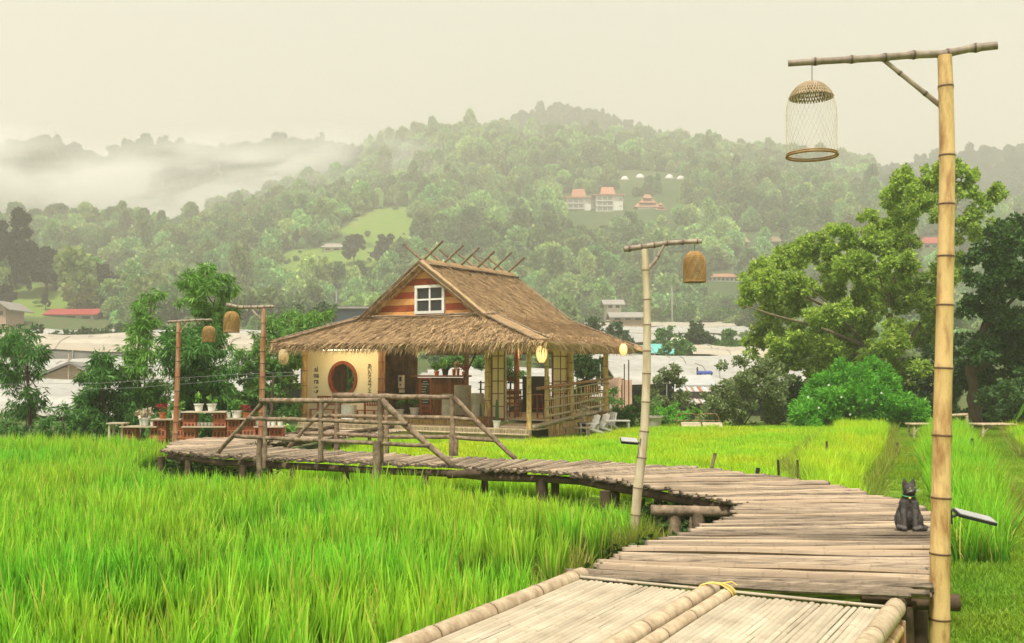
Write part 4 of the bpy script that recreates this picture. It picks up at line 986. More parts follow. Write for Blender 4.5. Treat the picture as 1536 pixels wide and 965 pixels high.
a, b = CL(623, 429, .82), CL(667, 470, .82); cx, cz, ww, hh = (a.x + b.x) / 2, (a.z + b.z) / 2, abs(b.x - a.x), abs(a.z - b.z)
mb = MB()
for dx in (-1, 1): mb.box((cx + dx * (ww / 2 - .045), .82, cz), (.09, .09, hh))
for dz in (-1, 1): mb.box((cx, .815, cz + dz * (hh / 2 - .045)), (ww, .092, .092))
mb.box((cx, .825, cz), (.055, .06, hh - .1)); mb.box((cx, .829, cz), (ww - .1, .06, .055))
wn = part(mb, 'window', 'white_paint')
gm = bpy.data.materials.new('window_glass'); gm.use_nodes = True; pp = gm.node_tree.nodes['Principled BSDF']; pp.inputs['Base Color'].default_value = (.03, .028, .026, 1); pp.inputs['Roughness'].default_value = .06
mb = MB(); mb.box((cx, .845, cz), (ww - .1, .012, hh - .1)); part(mb, 'pane', gm, wn)

# --- floors and skirts
def slatfloor(name, x0, x1, y0, y1, z, mat='bamboo_pale', w_=.09, along='x', z1=None):
    mb = MB(); z1 = z if z1 is None else z1
    n = int((y1 - y0) / w_)
    for k in range(n):
        y = y0 + (k + .5) * (y1 - y0) / n; zz_ = z + random.uniform(-.006, .006)
        mb.box(((x0 + x1) / 2, y, zz_ - .02), (x1 - x0 + random.uniform(-.04, .04), (y1 - y0) / n * .93, .04))
    return part(mb, name, mat)
slatfloor('veranda_floor', -8.9, .12, -.1, 1.05, .29)
slatfloor('inner_floor', -8.85, .02, 1.06, 6.2, .52, 'board', .12)
def skirt(name, P0, P1, h0, h1, pitch, mat, off=Vector((0, 0, 0))):
    """row of upright bamboo strips below an edge from P0 to P1"""
    mb = MB(); L = (P1 - P0).length; n = int(L / pitch)
    for k in range(n):
        c = P0.lerp(P1, (k + .5) / n); hh_ = h0 + (h1 - h0) * k / n
        mb.tube([c + off + Vector((0, 0, -hh_ - random.uniform(0, .05))), c + off + Vector((0, 0, random.uniform(-.02, .015)))], pitch * .42 * random.uniform(.8, 1.1), 6)
    return part(mb, name, mat)
skirt('skirt', Vector((-8.9, -.12, .26)), Vector((.1, -.12, .26)), .34, .34, .062, 'bamboo_pale')
skirt('riser', Vector((-8.8, 1.03, .50)), Vector((-1.9, 1.03, .50)), .2, .2, .07, 'bamboo')
mb = MB(); mb.tube([(-8.95, -.16, .12), (-4, -.17, .13), (.1, -.16, .12)], .03, 8); part(mb, 'rail', 'bamboo_pale', smooth=True)
E0, E1, E2 = CX(799, 641), CX(872, 622), CX(911, 616)
mb = MB(); mb.bamboo([E0 + Vector((.05, -.15, 0)), E1 + Vector((.05, 0, 0)), E2 + Vector((.05, .15, 0))], .07, .06, .5, 10); part(mb, 'edge_beam', 'bamboo_pale', smooth=True)
mb = MB(); mb.prism([E0, E0 + Vector((-1.2, 0, 0)), E1 + Vector((-1.2, 0, 0)), E1], (0, 0, -.04)); mb.prism([E1, E1 + Vector((-1.2, 0, 0)), E2 + Vector((-1.2, 0, 0)), E2], (0, 0, -.041)); part(mb, 'side_floor', 'board')
skirt('side_skirt', CX(822, 637) + Vector((0, 0, -.04)), CX(911, 616.5) + Vector((0, 0, -.04)), .75, 1.1, .10, 'bamboo', Vector((.02, 0, 0)))

# --- posts
def cpost(px, y0, y1, s=None, x=None, r=.08, mat='bamboo', lean=0.0):
    a = CL(px, y1, s) if s is not None else CX(px, y1, x); b = Vector((a.x + lean, a.y, 3.05 if s is None or s < 1.5 else 3.4)); mb = MB()
    mb.bamboo([Vector((a.x, a.y, a.z - .05)), b], r, r * .9, .5, 12, bulge=1.08); return part(mb, 'post', mat, smooth=True, auto=45)
cpost(455, 0, 636, s=.72, r=.125)
cpost(572, 0, 636, s=.80, r=.13, mat='bamboo_red')
cpost(793.5, 0, 657, s=-.02, r=.078)
cpost(820, 0, 640, x=0.0, r=.07)
cpost(856, 0, 627, x=.02, r=.11)
cpost(909, 0, 622, x=.02, r=.095)
cpost(732, 0, 637, s=1.0, r=.115)
cpost(775, 0, 628, s=2.6, r=.10, mat='bamboo_red')
cpost(848, 0, 628, x=-.9, r=.06, mat='bamboo_red')
cpost(500, 0, 630, s=5.6, r=.09, mat='bamboo_red'); cpost(700, 0, 620, s=5.9, r=.08, mat='bamboo_red')
mb = MB(); mb.tube([CL(715, 528, 2.0), CL(703, 552, 2.0), CL(693, 575, 2.0)], .035, 8); part(mb, 'brace', 'darkwood')
mb = MB(); mb.bamboo([(-9.0, .2, 2.93), (.3, .2, 2.93)], .06, .06, .5, 8); part(mb, 'eave_beam', 'bamboo_red'); mb = MB(); mb.bamboo([(.03, -.3, 2.93), (.03, 6.6, 2.93)], .06, .06, .5, 8); part(mb, 'eave_beam', 'bamboo_red')

# --- white front wall with the round window
WS = .82
a, b = CL(458, 520, WS), CL(568, 640, WS); x0, x1 = a.x, b.x; zb, zt_ = .30, 3.0
c = CL(514.5, 569, WS); rw = 28.0 / F * 33.6
mb = MB(); K = 64; inn = []; outr = []
for k in range(K):
    an = 2 * math.pi * k / K; dx, dz = math.cos(an), math.sin(an)
    inn.append(Vector((c.x + dx * rw * .93, WS, c.z + dz * rw * .93)))
    ts = []
    if dx > 1e-6: ts.append((x1 - c.x) / dx)
    if dx < -1e-6: ts.append((x0 - c.x) / dx)
    if dz > 1e-6: ts.append((zt_ - c.z) / dz)
    if dz < -1e-6: ts.append((zb - c.z) / dz)
    q = min(ts); outr.append(Vector((c.x + dx * q, WS, c.z + dz * q)))
for k, (xx, zz_) in enumerate(((x0, zb), (x0, zt_), (x1, zb), (x1, zt_))):
    an = math.atan2(zz_ - c.z, xx - c.x) % (2 * math.pi); outr[int(round(an / (2 * math.pi) * K)) % K] = Vector((xx, WS, zz_))
e = Vector((0, .10, 0)); vs = inn + outr + [p + e for p in inn] + [p + e for p in outr]; fs = []
for k in range(K):
    k2 = (k + 1) % K
    fs += [(k, k2, K + k2, K + k), (2 * K + k, 3 * K + k, 3 * K + k2, 2 * K + k2), (k, 2 * K + k, 2 * K + k2, k2), (K + k, K + k2, 3 * K + k2, 3 * K + k)]
mb.add(vs, fs); fw = part(mb, 'front_wall', 'wallwhite')
mb = MB(); prof = [(rw * .80, -.02), (rw * .80, .13), (rw * 1.0, .13), (rw * 1.0, -.02)]
vs = []; fs = []; K = 56
for k in range(K):
    an = 2 * math.pi * k / K
    for rr_, yy in ((rw * .82, -.05), (rw, -.05), (rw, .12), (rw * .82, .12)): vs.append(Vector((c.x + rr_ * math.cos(an), WS + yy, c.z + rr_ * math.sin(an))))
for k in range(K):
    k2 = (k + 1) % K
    for j in range(4): fs.append((k * 4 + j, k2 * 4 + j, k2 * 4 + (j + 1) % 4, k * 4 + (j + 1) % 4))
mb.add(vs, fs); rwn = part(mb, 'round_window', 'redwood')
tg = bpy.data.materials.new('clear_glass'); tg.use_nodes = True; t_ = tg.node_tree; p_ = t_.nodes['Principled BSDF']; p_.inputs['Base Color'].default_value = (.02, .02, .02, 1); p_.inputs['Roughness'].default_value = .03
tr_ = t_.nodes.new('ShaderNodeBsdfTransparent'); tr_.inputs[0].default_value = (.86, .9, .86, 1); m_ = t_.nodes.new('ShaderNodeMixShader'); m_.inputs[0].default_value = .12
t_.links.new(tr_.outputs[0], m_.inputs[1]); t_.links.new(p_.outputs[0], m_.inputs[2]); t_.links.new(m_.outputs[0], t_.nodes['Material Output'].inputs[0])
mb = MB(); mb.prism([Vector((c.x + rw * .84 * math.cos(2 * math.pi * k / 40), WS + .04, c.z + rw * .84 * math.sin(2 * math.pi * k / 40))) for k in range(40)], (0, .006, 0)); part(mb, 'pane', tg, rwn)
# --- lettering on the wall
def text_mesh(txt, size, weight=.0):
    cu = bpy.data.curves.new('t', 'FONT'); cu.body = txt; cu.size = size; cu.align_x = 'CENTER'; cu.offset = weight; cu.extrude = .002
    o = bpy.data.objects.new('t', cu); COL.objects.link(o); dg = bpy.context.evaluated_depsgraph_get(); dg.update()
    me = bpy.data.meshes.new_from_object(o.evaluated_get(dg)); bpy.data.objects.remove(o); bpy.data.curves.remove(cu)
    V = [v.co.copy() for v in me.vertices]; Fs = [tuple(p.vertices) for p in me.polygons]; bpy.data.meshes.remove(me); return V, Fs
def wall_text(mb, txt, px, py, size, weight=.0):
    V, Fs = text_mesh(txt, size, weight)
    q = CL(px, py, WS)
    if V: mb.add([Vector((q.x + v.x, WS - .006 + v.z, q.z + v.y)) for v in V], Fs)
mb = MB()
for s_, py in (('ai', 557.5), ('na', 566.5), ('ra', 575.5)): wall_text(mb, s_, 474.5, py, .26, .005)
wall_text(mb, 'cafe', 474.5, 582.5, .11)
q = CL(474.5, 586.5, WS)   # little cup mark
V = []; Fs = []
for k in range(13):
    an = math.pi * k / 12; V += [Vector((q.x - math.cos(an) * .085, WS - .006, q.z - math.sin(an) * .085)), Vector((q.x - math.cos(an) * .062, WS - .006, q.z - math.sin(an) * .06))]
for k in range(12): Fs.append((2 * k, 2 * k + 1, 2 * k + 3, 2 * k + 2))
mb.add(V, Fs)
mb.prism([Vector((q.x + x_, WS - .006, q.z + z_)) for x_, z_ in ((.0, -.005), (.03, .03), (.10, .035), (.075, -.04), (.02, -.055))], (0, .003, 0))
part(mb, 'lettering', 'ink', fw)
mb = MB()
for i, ch in enumerate('あいならカフェ'): wall_text(mb, ch, 554.5, 552.5 + i * 6.1 + (0), .19, .003)
part(mb, 'lettering', 'ink', fw)

# --- sliding paper screens
def screen(name, A, B, cols, rowsn, axis):
    """A lower corner, B upper corner in the plane of the screen"""
    t = MB(); u = Vector((B.x - A.x, B.y - A.y, 0)); L = u.length; u.normalize(); h_ = B.z - A.z; nrm = Vector((-u.y, u.x, 0))
    Rm = Matrix((u, nrm, Vector((0, 0, 1)))).transposed(); mid = lambda a_, z_: A + u * a_ + Vector((0, 0, z_))
    for i in range(cols + 1): t.box(mid(L * i / cols, h_ / 2), (.045 if i in (0, cols) else .03, .05, h_), Rm)
    for j in range(rowsn + 1): t.box(mid(L / 2, h_ * j / rowsn), (L, .044, .05 if j in (0, rowsn) else .028), Rm)
    o = part(t, name, 'redwood' if axis else 'brownplank')
    t = MB(); t.box(mid(L / 2, h_ / 2), (L - .03, .014, h_ - .03), Rm); part(t, 'paper', 'shoji', o)
A = CL(738, 637, 1.02); B = CL(757, 500, 1.02); B.z = 2.9; A.z = .52; screen('paper_screen', A, B, 2, 6, 0)
A = CX(829, 630, -.12); B = CX(851, 500, -.12); A.z = .5; B.z = 2.9; screen('paper_screen', A, B, 2, 6, 1)
mb = MB(); p0 = CL(758, 637, 1.04); mb.bamboo([Vector((p0.x, p0.y, .3)), Vector((p0.x, p0.y, 3))], .045, .045, .5, 8); part(mb, 'post', 'bamboo_pale', smooth=True, auto=45)

# --- side railing with its red hand rail
mb = MB(); mb.tube([CX(806, 583, .10), CX(835, 579, .10), CX(875, 573.5, .10), CX(918, 567.5, .10)], [.05, .055, .05, .04], 9, jit=.12); part(mb, 'hand_rail', 'bamboo_red', smooth=True)
mb = MB()
for pts, r_ in (([(824, 587), (870, 580.5), (909, 573)], .022), ([(824, 599), (852, 594), (909, 588)], .028), ([(818, 612.5), (860, 606), (911, 595)], .036), ([(818, 625), (872, 614.5), (911, 606.5)], .036)):
    mb.bamboo([CX(p[0], p[1], .06) for p in pts], r_, r_, .45, 8)
part(mb, 'rail', 'bamboo_pale', smooth=True, auto=45)
mb = MB()
for k in range(26):
    px = 826 + k * 3.25 + random.uniform(-.5, .5); u = (px - 822) / 88
    y0 = 586 - u * 12 + (random.random() < .4) * 11; y1 = 626 - u * 17 + random.uniform(0, 4)
    mb.tube([CX(px, y1, .02), CX(px + random.uniform(-.4, .4), y0, .02)], random.uniform(.014, .024), 6)
part(mb, 'balusters', 'bamboo', smooth=True)

# --- inside: plank walls, counter, rear rail
def plankwall(name, A, B, h, pitch, mat):
    mb = MB(); L = (B - A).length; n = max(1, int(L / pitch)); u = (B - A).normalized(); Rm = Matrix((u, Vector((-u.y, u.x, 0)), Vector((0, 0, 1)))).transposed()
    for k in range(n): mb.box(A.lerp(B, (k + .5) / n) + Vector((0, 0, h / 2)), (L / n - .006, .03 + .006 * (k % 2), h), Rm)
    return part(mb, name, mat)
fl = lambda px, s: Vector((CL(px, 600, s).x, s, .53))
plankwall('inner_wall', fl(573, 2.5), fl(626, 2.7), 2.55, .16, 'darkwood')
plankwall('inner_wall', Vector((-8.8, 1.0, .53)), Vector((-8.8, 2.35, .53)), 2.5, .16, 'brownplank')
plankwall('counter_front', fl(624, 2.2), fl(697, 2.2), 1.28, .13, 'brownplank')
mb = MB(); a = fl(622, 2.35); b = fl(701, 2.35); mb.box(((a.x + b.x) / 2, 2.35, 1.86), (b.x - a.x, .55, .06)); part(mb, 'counter_top', 'brownplank')
mb = MB()
for z_ in (.85, 1.1, 1.35, 1.6): mb.tube([(-5.5, 6.15, z_), (-.1, 6.15, z_)], .022, 6)
for x_ in (-5.4, -4.1, -2.8, -1.5, -.2): mb.box((x_, 6.15, 1.1), (.05, .05, 1.15))
part(mb, 'rear_rail', 'black')
mb = MB(); a = fl(782, 5.8); b = fl(822, 5.8); mb.box(((a.x + b.x) / 2, 5.9, 1.2), (b.x - a.x, .04, 1.3)); part(mb, 'windbreak', 'black')
# ------------------------------------------------------------------ things in and around the cafe
def put(mb, name, mat, par, local=False, **k): return mb.build(name, MT[mat] if isinstance(mat, str) else mat, par, local=local, **k)
def cthing(name, p, label, cat, group=None, rz=CAFE_A): return thing(name, cw(*p), label, cat, group, rz)
glow = bpy.data.materials.new('lit_paper'); glow.use_nodes = True; pb = glow.node_tree.nodes['Principled BSDF']
pb.inputs['Base Color'].default_value = (.8, .6, .3, 1); pb.inputs['Emission Color'].default_value = (1, .62, .22, 1); pb.inputs['Emission Strength'].default_value = .85
bulbm = bpy.data.materials.new('lit_bulb'); bulbm.use_nodes = True; pb = bulbm.node_tree.nodes['Principled BSDF']; pb.inputs['Emission Color'].default_value = (1, .85, .55, 1); pb.inputs['Emission Strength'].default_value = 6
def lantern(label, p, r, h, lit):
    t = thing('lantern', p, label, 'lantern', 'lanterns under the cafe eaves'); p = Vector(p)
    mb = MB(); prof = [(r * math.sin(math.pi * (k + .6) / 11.2) ** .45, -h + h * k / 10) for k in range(11)]
    mb.lathe(p, prof, 18, cap=False); put(mb, 'shade', 'shoji' if not lit else glow, t, smooth=True)
    mb = MB()
    for k in range(12):
        an = 2 * math.pi * k / 12; mb.tube([p + Vector((q[0] * 1.01 * math.cos(an), q[0] * 1.01 * math.sin(an), q[1])) for q in prof], .007, 4)
    put(mb, 'frame', 'bamboo', t)
    mb = MB(); mb.tube([p, p + Vector((0, 0, .35))], .006, 5); put(mb, 'cord', 'ink', t)
    if lit:
        mb = MB(); mb.ball(p + Vector((0, 0, -h * .55)), .05); put(mb, 'bulb', bulbm, t, smooth=True)
    else:
        mb = MB(); mb.box(p + Vector((.01, -r * .98, -h * .5)), (.14, .012, .2), Matrix.Rotation(.5, 3, 'Y')); put(mb, 'emblem', 'bamboo', t)
def lw(px, py, s): return cw(*CL(px, py, s))
lantern('unlit oval paper lantern under the left end of the thatched eave', lw(425.5, 524, -1.05), .17, .52, False)
lantern('glowing round lantern beside the front corner post of the cafe', lw(812.5, 516, -.75), .16, .54, True)
lantern('glowing lantern under the far right tip of the thatched eave', CM @ CX(935, 516, .85), .14, .40, True)

def glow_light(p, watts, col=(1, .72, .36), r=.1):
    l = bpy.data.lights.new('lamp_light', 'POINT'); l.energy = watts; l.color = col; l.shadow_soft_size = r; o = bpy.data.objects.new('lamp_light', l); COL.objects.link(o); o.location = p; return o
# warm strip lamp under the eave over the white wall, and two bulbs added to brighten the inside
lp_ = thing('wall_lamp', cw(-7.1, .38, 2.78), 'warm strip lamp under the eave above the white wall', 'lamp', rz=CAFE_A)
mb = MB(); mb.box((0, 0, 0), (2.4, .05, .04)); put(mb, 'housing', 'bamboo', lp_, local=True)
mb = MB(); mb.box((0, 0, -.03), (2.3, .035, .02)); put(mb, 'tube', bulbm, lp_, local=True)
for x in (-8.0, -7.1, -6.2): glow_light(cw(x, -.15, 2.45), 11, r=.3)
for px, s, z in ((640, 1.6, 2.98), (790, 2.8, 3.0)):
    q = CL(px, 540, s); lq = cw(q.x, s, z); t_ = thing('fill_bulb', lq, 'added fill bulb inside above the plank counter' if px == 640 else 'added fill bulb inside the open right end of the cafe', 'lamp'); mb = MB(); mb.ball(lq, .05); put(mb, 'bulb', bulbm, t_, smooth=True); mb = MB(); mb.tube([lq + Vector((0, 0, .05)), lq + Vector((0, 0, .9))], .006, 5); put(mb, 'cord', 'ink', t_); glow_light(lq - Vector((0, 0, .12)), 32)
def pot_plant(name, p, r, h, label, cat, mat='whitepot', plant=None, group=None, ph=.25, seed=0, rim=True):
    t = thing(name, p, label, cat, group); p = Vector(p)
    mb = MB(); prof = [(r * .74, 0), (r * .95, h * .84), (r * 1.08, h * .85), (r * 1.1, h), (r * .98, h), (r * .95, h * .9), (.001, h * .88)]
    mb.lathe(p, prof, 18, cap=False); put(mb, 'pot', mat, t, smooth=True, auto=40)
    top = p + Vector((0, 0, h * .86))
    if plant == 'cactus':
        mb = MB(); n = 10; prof = [(r * .34 * min(1, math.sin(math.pi * (.12 + .88 * k / 12)) ** .35 + .01), ph * k / 12) for k in range(13)]; K = 20
        vs = []; fs = []
        for i, (rr, z) in enumerate(prof):
            for k in range(K): an = 2 * math.pi * k / K; q = rr * (1 + .13 * (k % 2)); vs.append(top + Vector((q * math.cos(an), q * math.sin(an), z)))
        for i in range(12):
            for k in range(K): fs.append((i * K + k, i * K + (k + 1) % K, (i + 1) * K + (k + 1) % K, (i + 1) * K + k))
        mb.add(vs, fs); put(mb, 'cactus', 'cactus', t)
    elif plant:
        rng = np.random.default_rng(seed); mb = MB()
        ns = {'sprout': 4, 'flowers': 16, 'bush': 12, 'dry': 10}[plant]; C = []; D = []
        for k in range(ns):
            a = rng.uniform(0, 6.28); sp = {'sprout': .5, 'flowers': .9, 'bush': .7, 'dry': .8}[plant] * r; e = top + Vector((math.cos(a) * sp * rng.uniform(.3, 1.3), math.sin(a) * sp * rng.uniform(.3, 1.3), ph * rng.uniform(.5, 1)))
            mb.tube([top, top.lerp(e, .5) + Vector((0, 0, ph * .1)), e], .006, 5)
            for q in range({'sprout': 3, 'flowers': 8, 'bush': 12, 'dry': 6}[plant]): C.append(tuple(e + Vector(rng.normal(0, .02 + .02 * (plant == 'bush'), 3)))); D.append(rng.normal(0, 1, 3) + np.array([math.cos(a), math.sin(a), .2]))
        put(mb, 'stems', 'lf_round' if plant != 'dry' else 'board', t)
        C, D = np.array(C), np.array(D); V, Q = leaves(C, D, rng.uniform(.5, 1, len(C)) * {'sprout': .16, 'flowers': .07, 'bush': .11, 'dry': .16}[plant], .6, seed)
        np_mesh('petals' if plant == 'flowers' else 'leaves', V, Q, MT[{'sprout': 'lf_bam_light', 'flowers': 'flower', 'bush': 'lf_round', 'dry': 'board'}[plant]], {'r': ('FACE', rng.random(len(Q)))}, parent=t)
    return t

# concrete drums, planter, pots on the veranda
def drum(label, px, y0, y1, hw, s, mat='concrete', white=False):
    b = CL(px, y1, s); top = CL(px, y0, s); r = hw / F * (CM @ b).y; p = cw(*b); h = top.z - b.z
    t = thing('drum' if white else 'concrete_drum', p, label, 'drum', None if white else 'concrete drums on the veranda')
    mb = MB(); mb.lathe(p, [(r, 0), (r, h * .5 - .012), (r * .985, h * .5 - .006), (r * .985, h * .5 + .006), (r, h * .5 + .012), (r, h), (r * .86, h), (r * .86, h - .12), (.001, h - .12)], 28, cap=False); put(mb, 'shell', mat, t, smooth=True, auto=35)
drum('shorter concrete drum in front of the tall one, left', 672, 591, 624, 9.6, 1.25)
drum('tallest concrete drum beside the plank counter', 694, 578, 622, 12.8, 1.95)
drum('concrete drum between the tall drum and the paper screen', 716.5, 590, 624, 9.5, 1.5)
drum('white drum standing on the veranda under the round window', 523, 607, 640, 11.5, .3, 'whitepot', True)
drum('pale concrete drum seen far inside, behind the paper screen', 761, 585, 612, 5, 4.2)
drum('brownish concrete drum far inside, beside the dark post', 769.5, 585, 609, 4.5, 4.4, 'shoji')
def crate_planter(p, sx, sy, h, label):
    t = cthing('wooden_planter', p, label, 'planter'); mb = MB(); n = 7
    for k in range(n):
        x = -sx / 2 + sx * (k + .5) / n
        for y in (-sy / 2, sy / 2): mb.box((x, y, h / 2 + .05), (sx / n - .012, .02, h))
    for x in (-sx / 2 + .01, sx / 2 - .01):
        for k in range(3): mb.box((x, -sy / 2 + sy * (k + .5) / 3, h / 2 + .05), (.022, sy / 3 - .03, h * .98))
    mb.box((0, 0, h * .8), (sx - .05, sy - .05, .03)); put(mb, 'box', 'brownplank', t, local=True)
    mb = MB()
    for x in (-sx / 2 + .03, sx / 2 - .03):
        for y in (-sy / 2 + .03, sy / 2 - .03): mb.box((x, y, .025), (.05, .05, .05))
    put(mb, 'feet', 'darkwood', t, local=True)
a = CL(730, 637, .55); crate_planter((a.x, .55, .29), .55, .3, .26, 'low slatted wooden planter box in front of the yellow post')
pot_plant('potted_cactus', cw(CL(721, 620, .55).x, .55, .43), .10, .12, 'slim column cactus standing in the slatted planter box', 'cactus', 'terracotta', 'cactus', ph=.5)
pot_plant('potted_cactus', cw(CL(745, 638, .25).x, .25, .29), .12, .22, 'tall thin cactus in a white pot on the front edge of the veranda', 'cactus', 'whitepot', 'cactus', ph=.68)
# menu easel
e = cthing('menu_easel', (CL(633, 620, 1.35).x, 1.35, .52), 'red framed blackboard menu easel leaning inside the open front', 'menu board')
mb = MB(); tl = Vector((-.30, .30, 1.28)); tr = Vector((.13, .30, 1.28)); bl = Vector((-.04, 0, 0)); br = Vector((.36, 0, 0))
for a, b in ((tl, bl), (tr, br)): mb.tube([a, b], .028, 6)
for k in (0.02, .72, .86): mb.tube([tl.lerp(bl, k), tr.lerp(br, k)], .026, 6)
mb.tube([tl.lerp(tr, .5), Vector((.15, .55, .02))], .02, 6)
fr_ = put(mb, 'frame', 'redwood', e, local=True)
mb = MB(); q = [tl.lerp(bl, .03), tr.lerp(br, .03), tr.lerp(br, .71), tl.lerp(bl, .71)]; mb.prism(q, (0, .02, 0)); bd = put(mb, 'blackboard', 'chalk', e, local=True)
mb = MB()
def bq(u, v, o=-.006): return q[0].lerp(q[1], u).lerp(q[3].lerp(q[2], u), v) + Vector((0, o, 0))
for k in range(9):
    v = .08 + k * .1; u0 = .3 if k == 0 else .12; u1 = .7 if k == 0 else random.uniform(.4, .9); x = u0
    while x < u1: l_ = random.uniform(.03, .08); mb.prism([bq(x, v), bq(x + l_, v), bq(x + l_, v + .022), bq(x, v + .022)], (0, .003, 0), 1.0); x += l_ + .03
put(mb, 'chalk_marks', 'chalk', bd, local=True)
# white meter box on the dark inner wall
p = CL(602, 573, 2.44); mt = cthing('meter_box', p, 'white electric box fixed to the dark inner wall', 'meter box'); mb = MB(); mb.box((0, 0, 0), (.2, .1, .46)); put(mb, 'case', 'white_paint', mt, local=True)
mb = MB(); mb.box((0, -.055, .1), (.09, .015, .16)); mb.box((0, -.055, -.1), (.06, .015, .05)); put(mb, 'dial', 'black', mt, local=True); mb = MB(); mb.box((.03, 0, -.32), (.22, .06, .12)); put(mb, 'socket', 'white_paint', mt, local=True)
for i, (px, s, r_, h_, lb) in enumerate(((600, 1.6, .14, .2, 'white flower pot with a dark fern on the inner floor, left'), (622, 1.7, .17, .26, 'white tub with a bushy plant on the inner floor, beside the easel'))):
    pot_plant('potted_plant', cw(CL(px, 620, s).x, s, .53), r_, h_, lb, 'potted plant', 'whitepot', 'bush', ph=.35, seed=40 + i)
# pots and plants along the counter
for i, (px, r_, h_, pl, m_, lb) in enumerate(((655, .09, .14, 'bush', 'terracotta', 'orange pot at the left end of the counter top'), (668, .12, .2, 'sprout', 'black', 'dark pot with pale sprouts on the counter top'), (681, .07, .2, None, 'terracotta', 'slim terracotta jar on the counter top'),
        (687, .06, .22, 'dry', 'terracotta', 'terracotta jar with dry stems on the counter top'), (696, .08, .12, 'flowers', 'terracotta', 'terracotta pot with red flowers at the right end of the counter top'))):
    pot_plant('potted_plant', cw(CL(px, 556, 2.3).x, 2.3, 1.892), r_, h_, lb, 'potted plant', m_, pl, ph=.2, seed=60 + i)
# chairs and stools inside
def chair(label, px, s, rz, mat='brownplank', z=.52, sc_=1.0, group=None):
    p = CL(px, 620, s); t = cthing('wooden_chair', (p.x, s, z), label, 'chair', group, rz=CAFE_A + rz)
    for x in (-.19, .19):
        for y in (-.19, .19): mb = MB(); mb.tube([(x * 1.05 * sc_, y * 1.05 * sc_, 0), (x * sc_, y * sc_, (.45 if y < 0 else .88) * sc_)], .022, 7); put(mb, 'leg', mat, t, local=True)
    mb = MB(); mb.box((0, 0, .44 * sc_), (.42 * sc_, .42 * sc_, .035)); put(mb, 'seat', mat, t, local=True)
    mb = MB(); mb.box((0, .19 * sc_, .80 * sc_), (.36 * sc_, .025, .12)); mb.box((0, .19 * sc_, .62 * sc_), (.36 * sc_, .025, .07)); put(mb, 'backrest', mat, t, local=True)
    mb = MB(); mb.tube([(-.19, -.19, .2), (.19, -.19, .2)], .013, 6); mb.tube([(-.19, .19, .2), (.19, .19, .2)], .013, 6); put(mb, 'stretcher', mat, t, local=True)
chair('brown wooden chair just right of the paper screen', 763, 1.6, .5, z=.53)
chair('wooden chair beside the dark inner post, behind the other one', 771, 2.6, -2.4, z=.53)
bs = cthing('bar_stool', (CL(806, 628, 1.9).x, 1.9, .53), 'tall red brown stool near the hand rail', 'stool')
for a in range(4):
    an = a * 1.571 + .5; mb = MB(); mb.tube([(math.cos(an) * .22, math.sin(an) * .22, 0), (math.cos(an) * .13, math.sin(an) * .13, .72)], .026, 7); put(mb, 'leg', 'redwood', bs, local=True)
mb = MB(); mb.lathe((0, 0, .72), [(.19, 0), (.2, .02), (.19, .045)], 18); put(mb, 'seat', 'redwood', bs, local=True); mb = MB(); mb.tube([(math.cos(a) * .18, math.sin(a) * .18, .3) for a in np.linspace(0, 6.28, 17)], .012, 6); put(mb, 'foot_ring', 'redwood', bs, local=True)
# small hanging plant basket inside by the dark post
hp = cthing('hanging_plant', CL(765, 568, 2.4), 'dark leafy hanging plant beside the inner post', 'hanging plant'); mb = MB(); mb.lathe((0, 0, 0), [(.02, -.1), (.13, -.05), (.16, .06), (.15, .06), (.1, -.02)], 14, cap=False); mb.tube([(0, 0, .06), (0, 0, 1.4)], .006, 5); put(mb, 'bowl', 'brownplank', hp, local=True)
V, Q = cloud([((0, 0, .08), (.28, .28, .16))], -160, .11, 77, droop=.5, aspect=.5, shell=.2); np_mesh('leaves', V, Q, MT['lf_dark'], {'r': ('FACE', np.random.default_rng(2).random(len(Q)))}, parent=hp, local=True)
# benches before the white wall
def bench(label, px0, px1, s):
    a, b = CL(px0, 640, s), CL(px1, 640, s); L = b.x - a.x; t = cthing('slat_bench', (a.x + L / 2, s, .29), label, 'bench', 'red wooden benches before the white wall')
    for x in (-L / 2 + .04, L / 2 - .04):
        for y, h_ in ((-.2, .42), (.2, .85)): mb = MB(); mb.box((x, y, h_ / 2), (.05, .05, h_)); put(mb, 'leg', 'redwood', t, local=True)
    mb = MB()
    for k in range(4): mb.box((0, -.17 + k * .11, .43), (L, .09, .025))
    put(mb, 'seat', 'redwood', t, local=True); mb = MB(); mb.box((0, .2, .86), (L, .05, .05)); mb.box((0, .2, .6), (L, .03, .04))
    for k in range(int(L / .1)): mb.box((-L / 2 + .05 + k * .1, .2, .73), (.03, .022, .24))
    put(mb, 'backrest', 'redwood', t, local=True)
bench('red slatted bench left of the white drum, before the white wall', 470, 507, .45); bench('red slatted bench right of the white drum, before the white wall', 540, 568, .45)

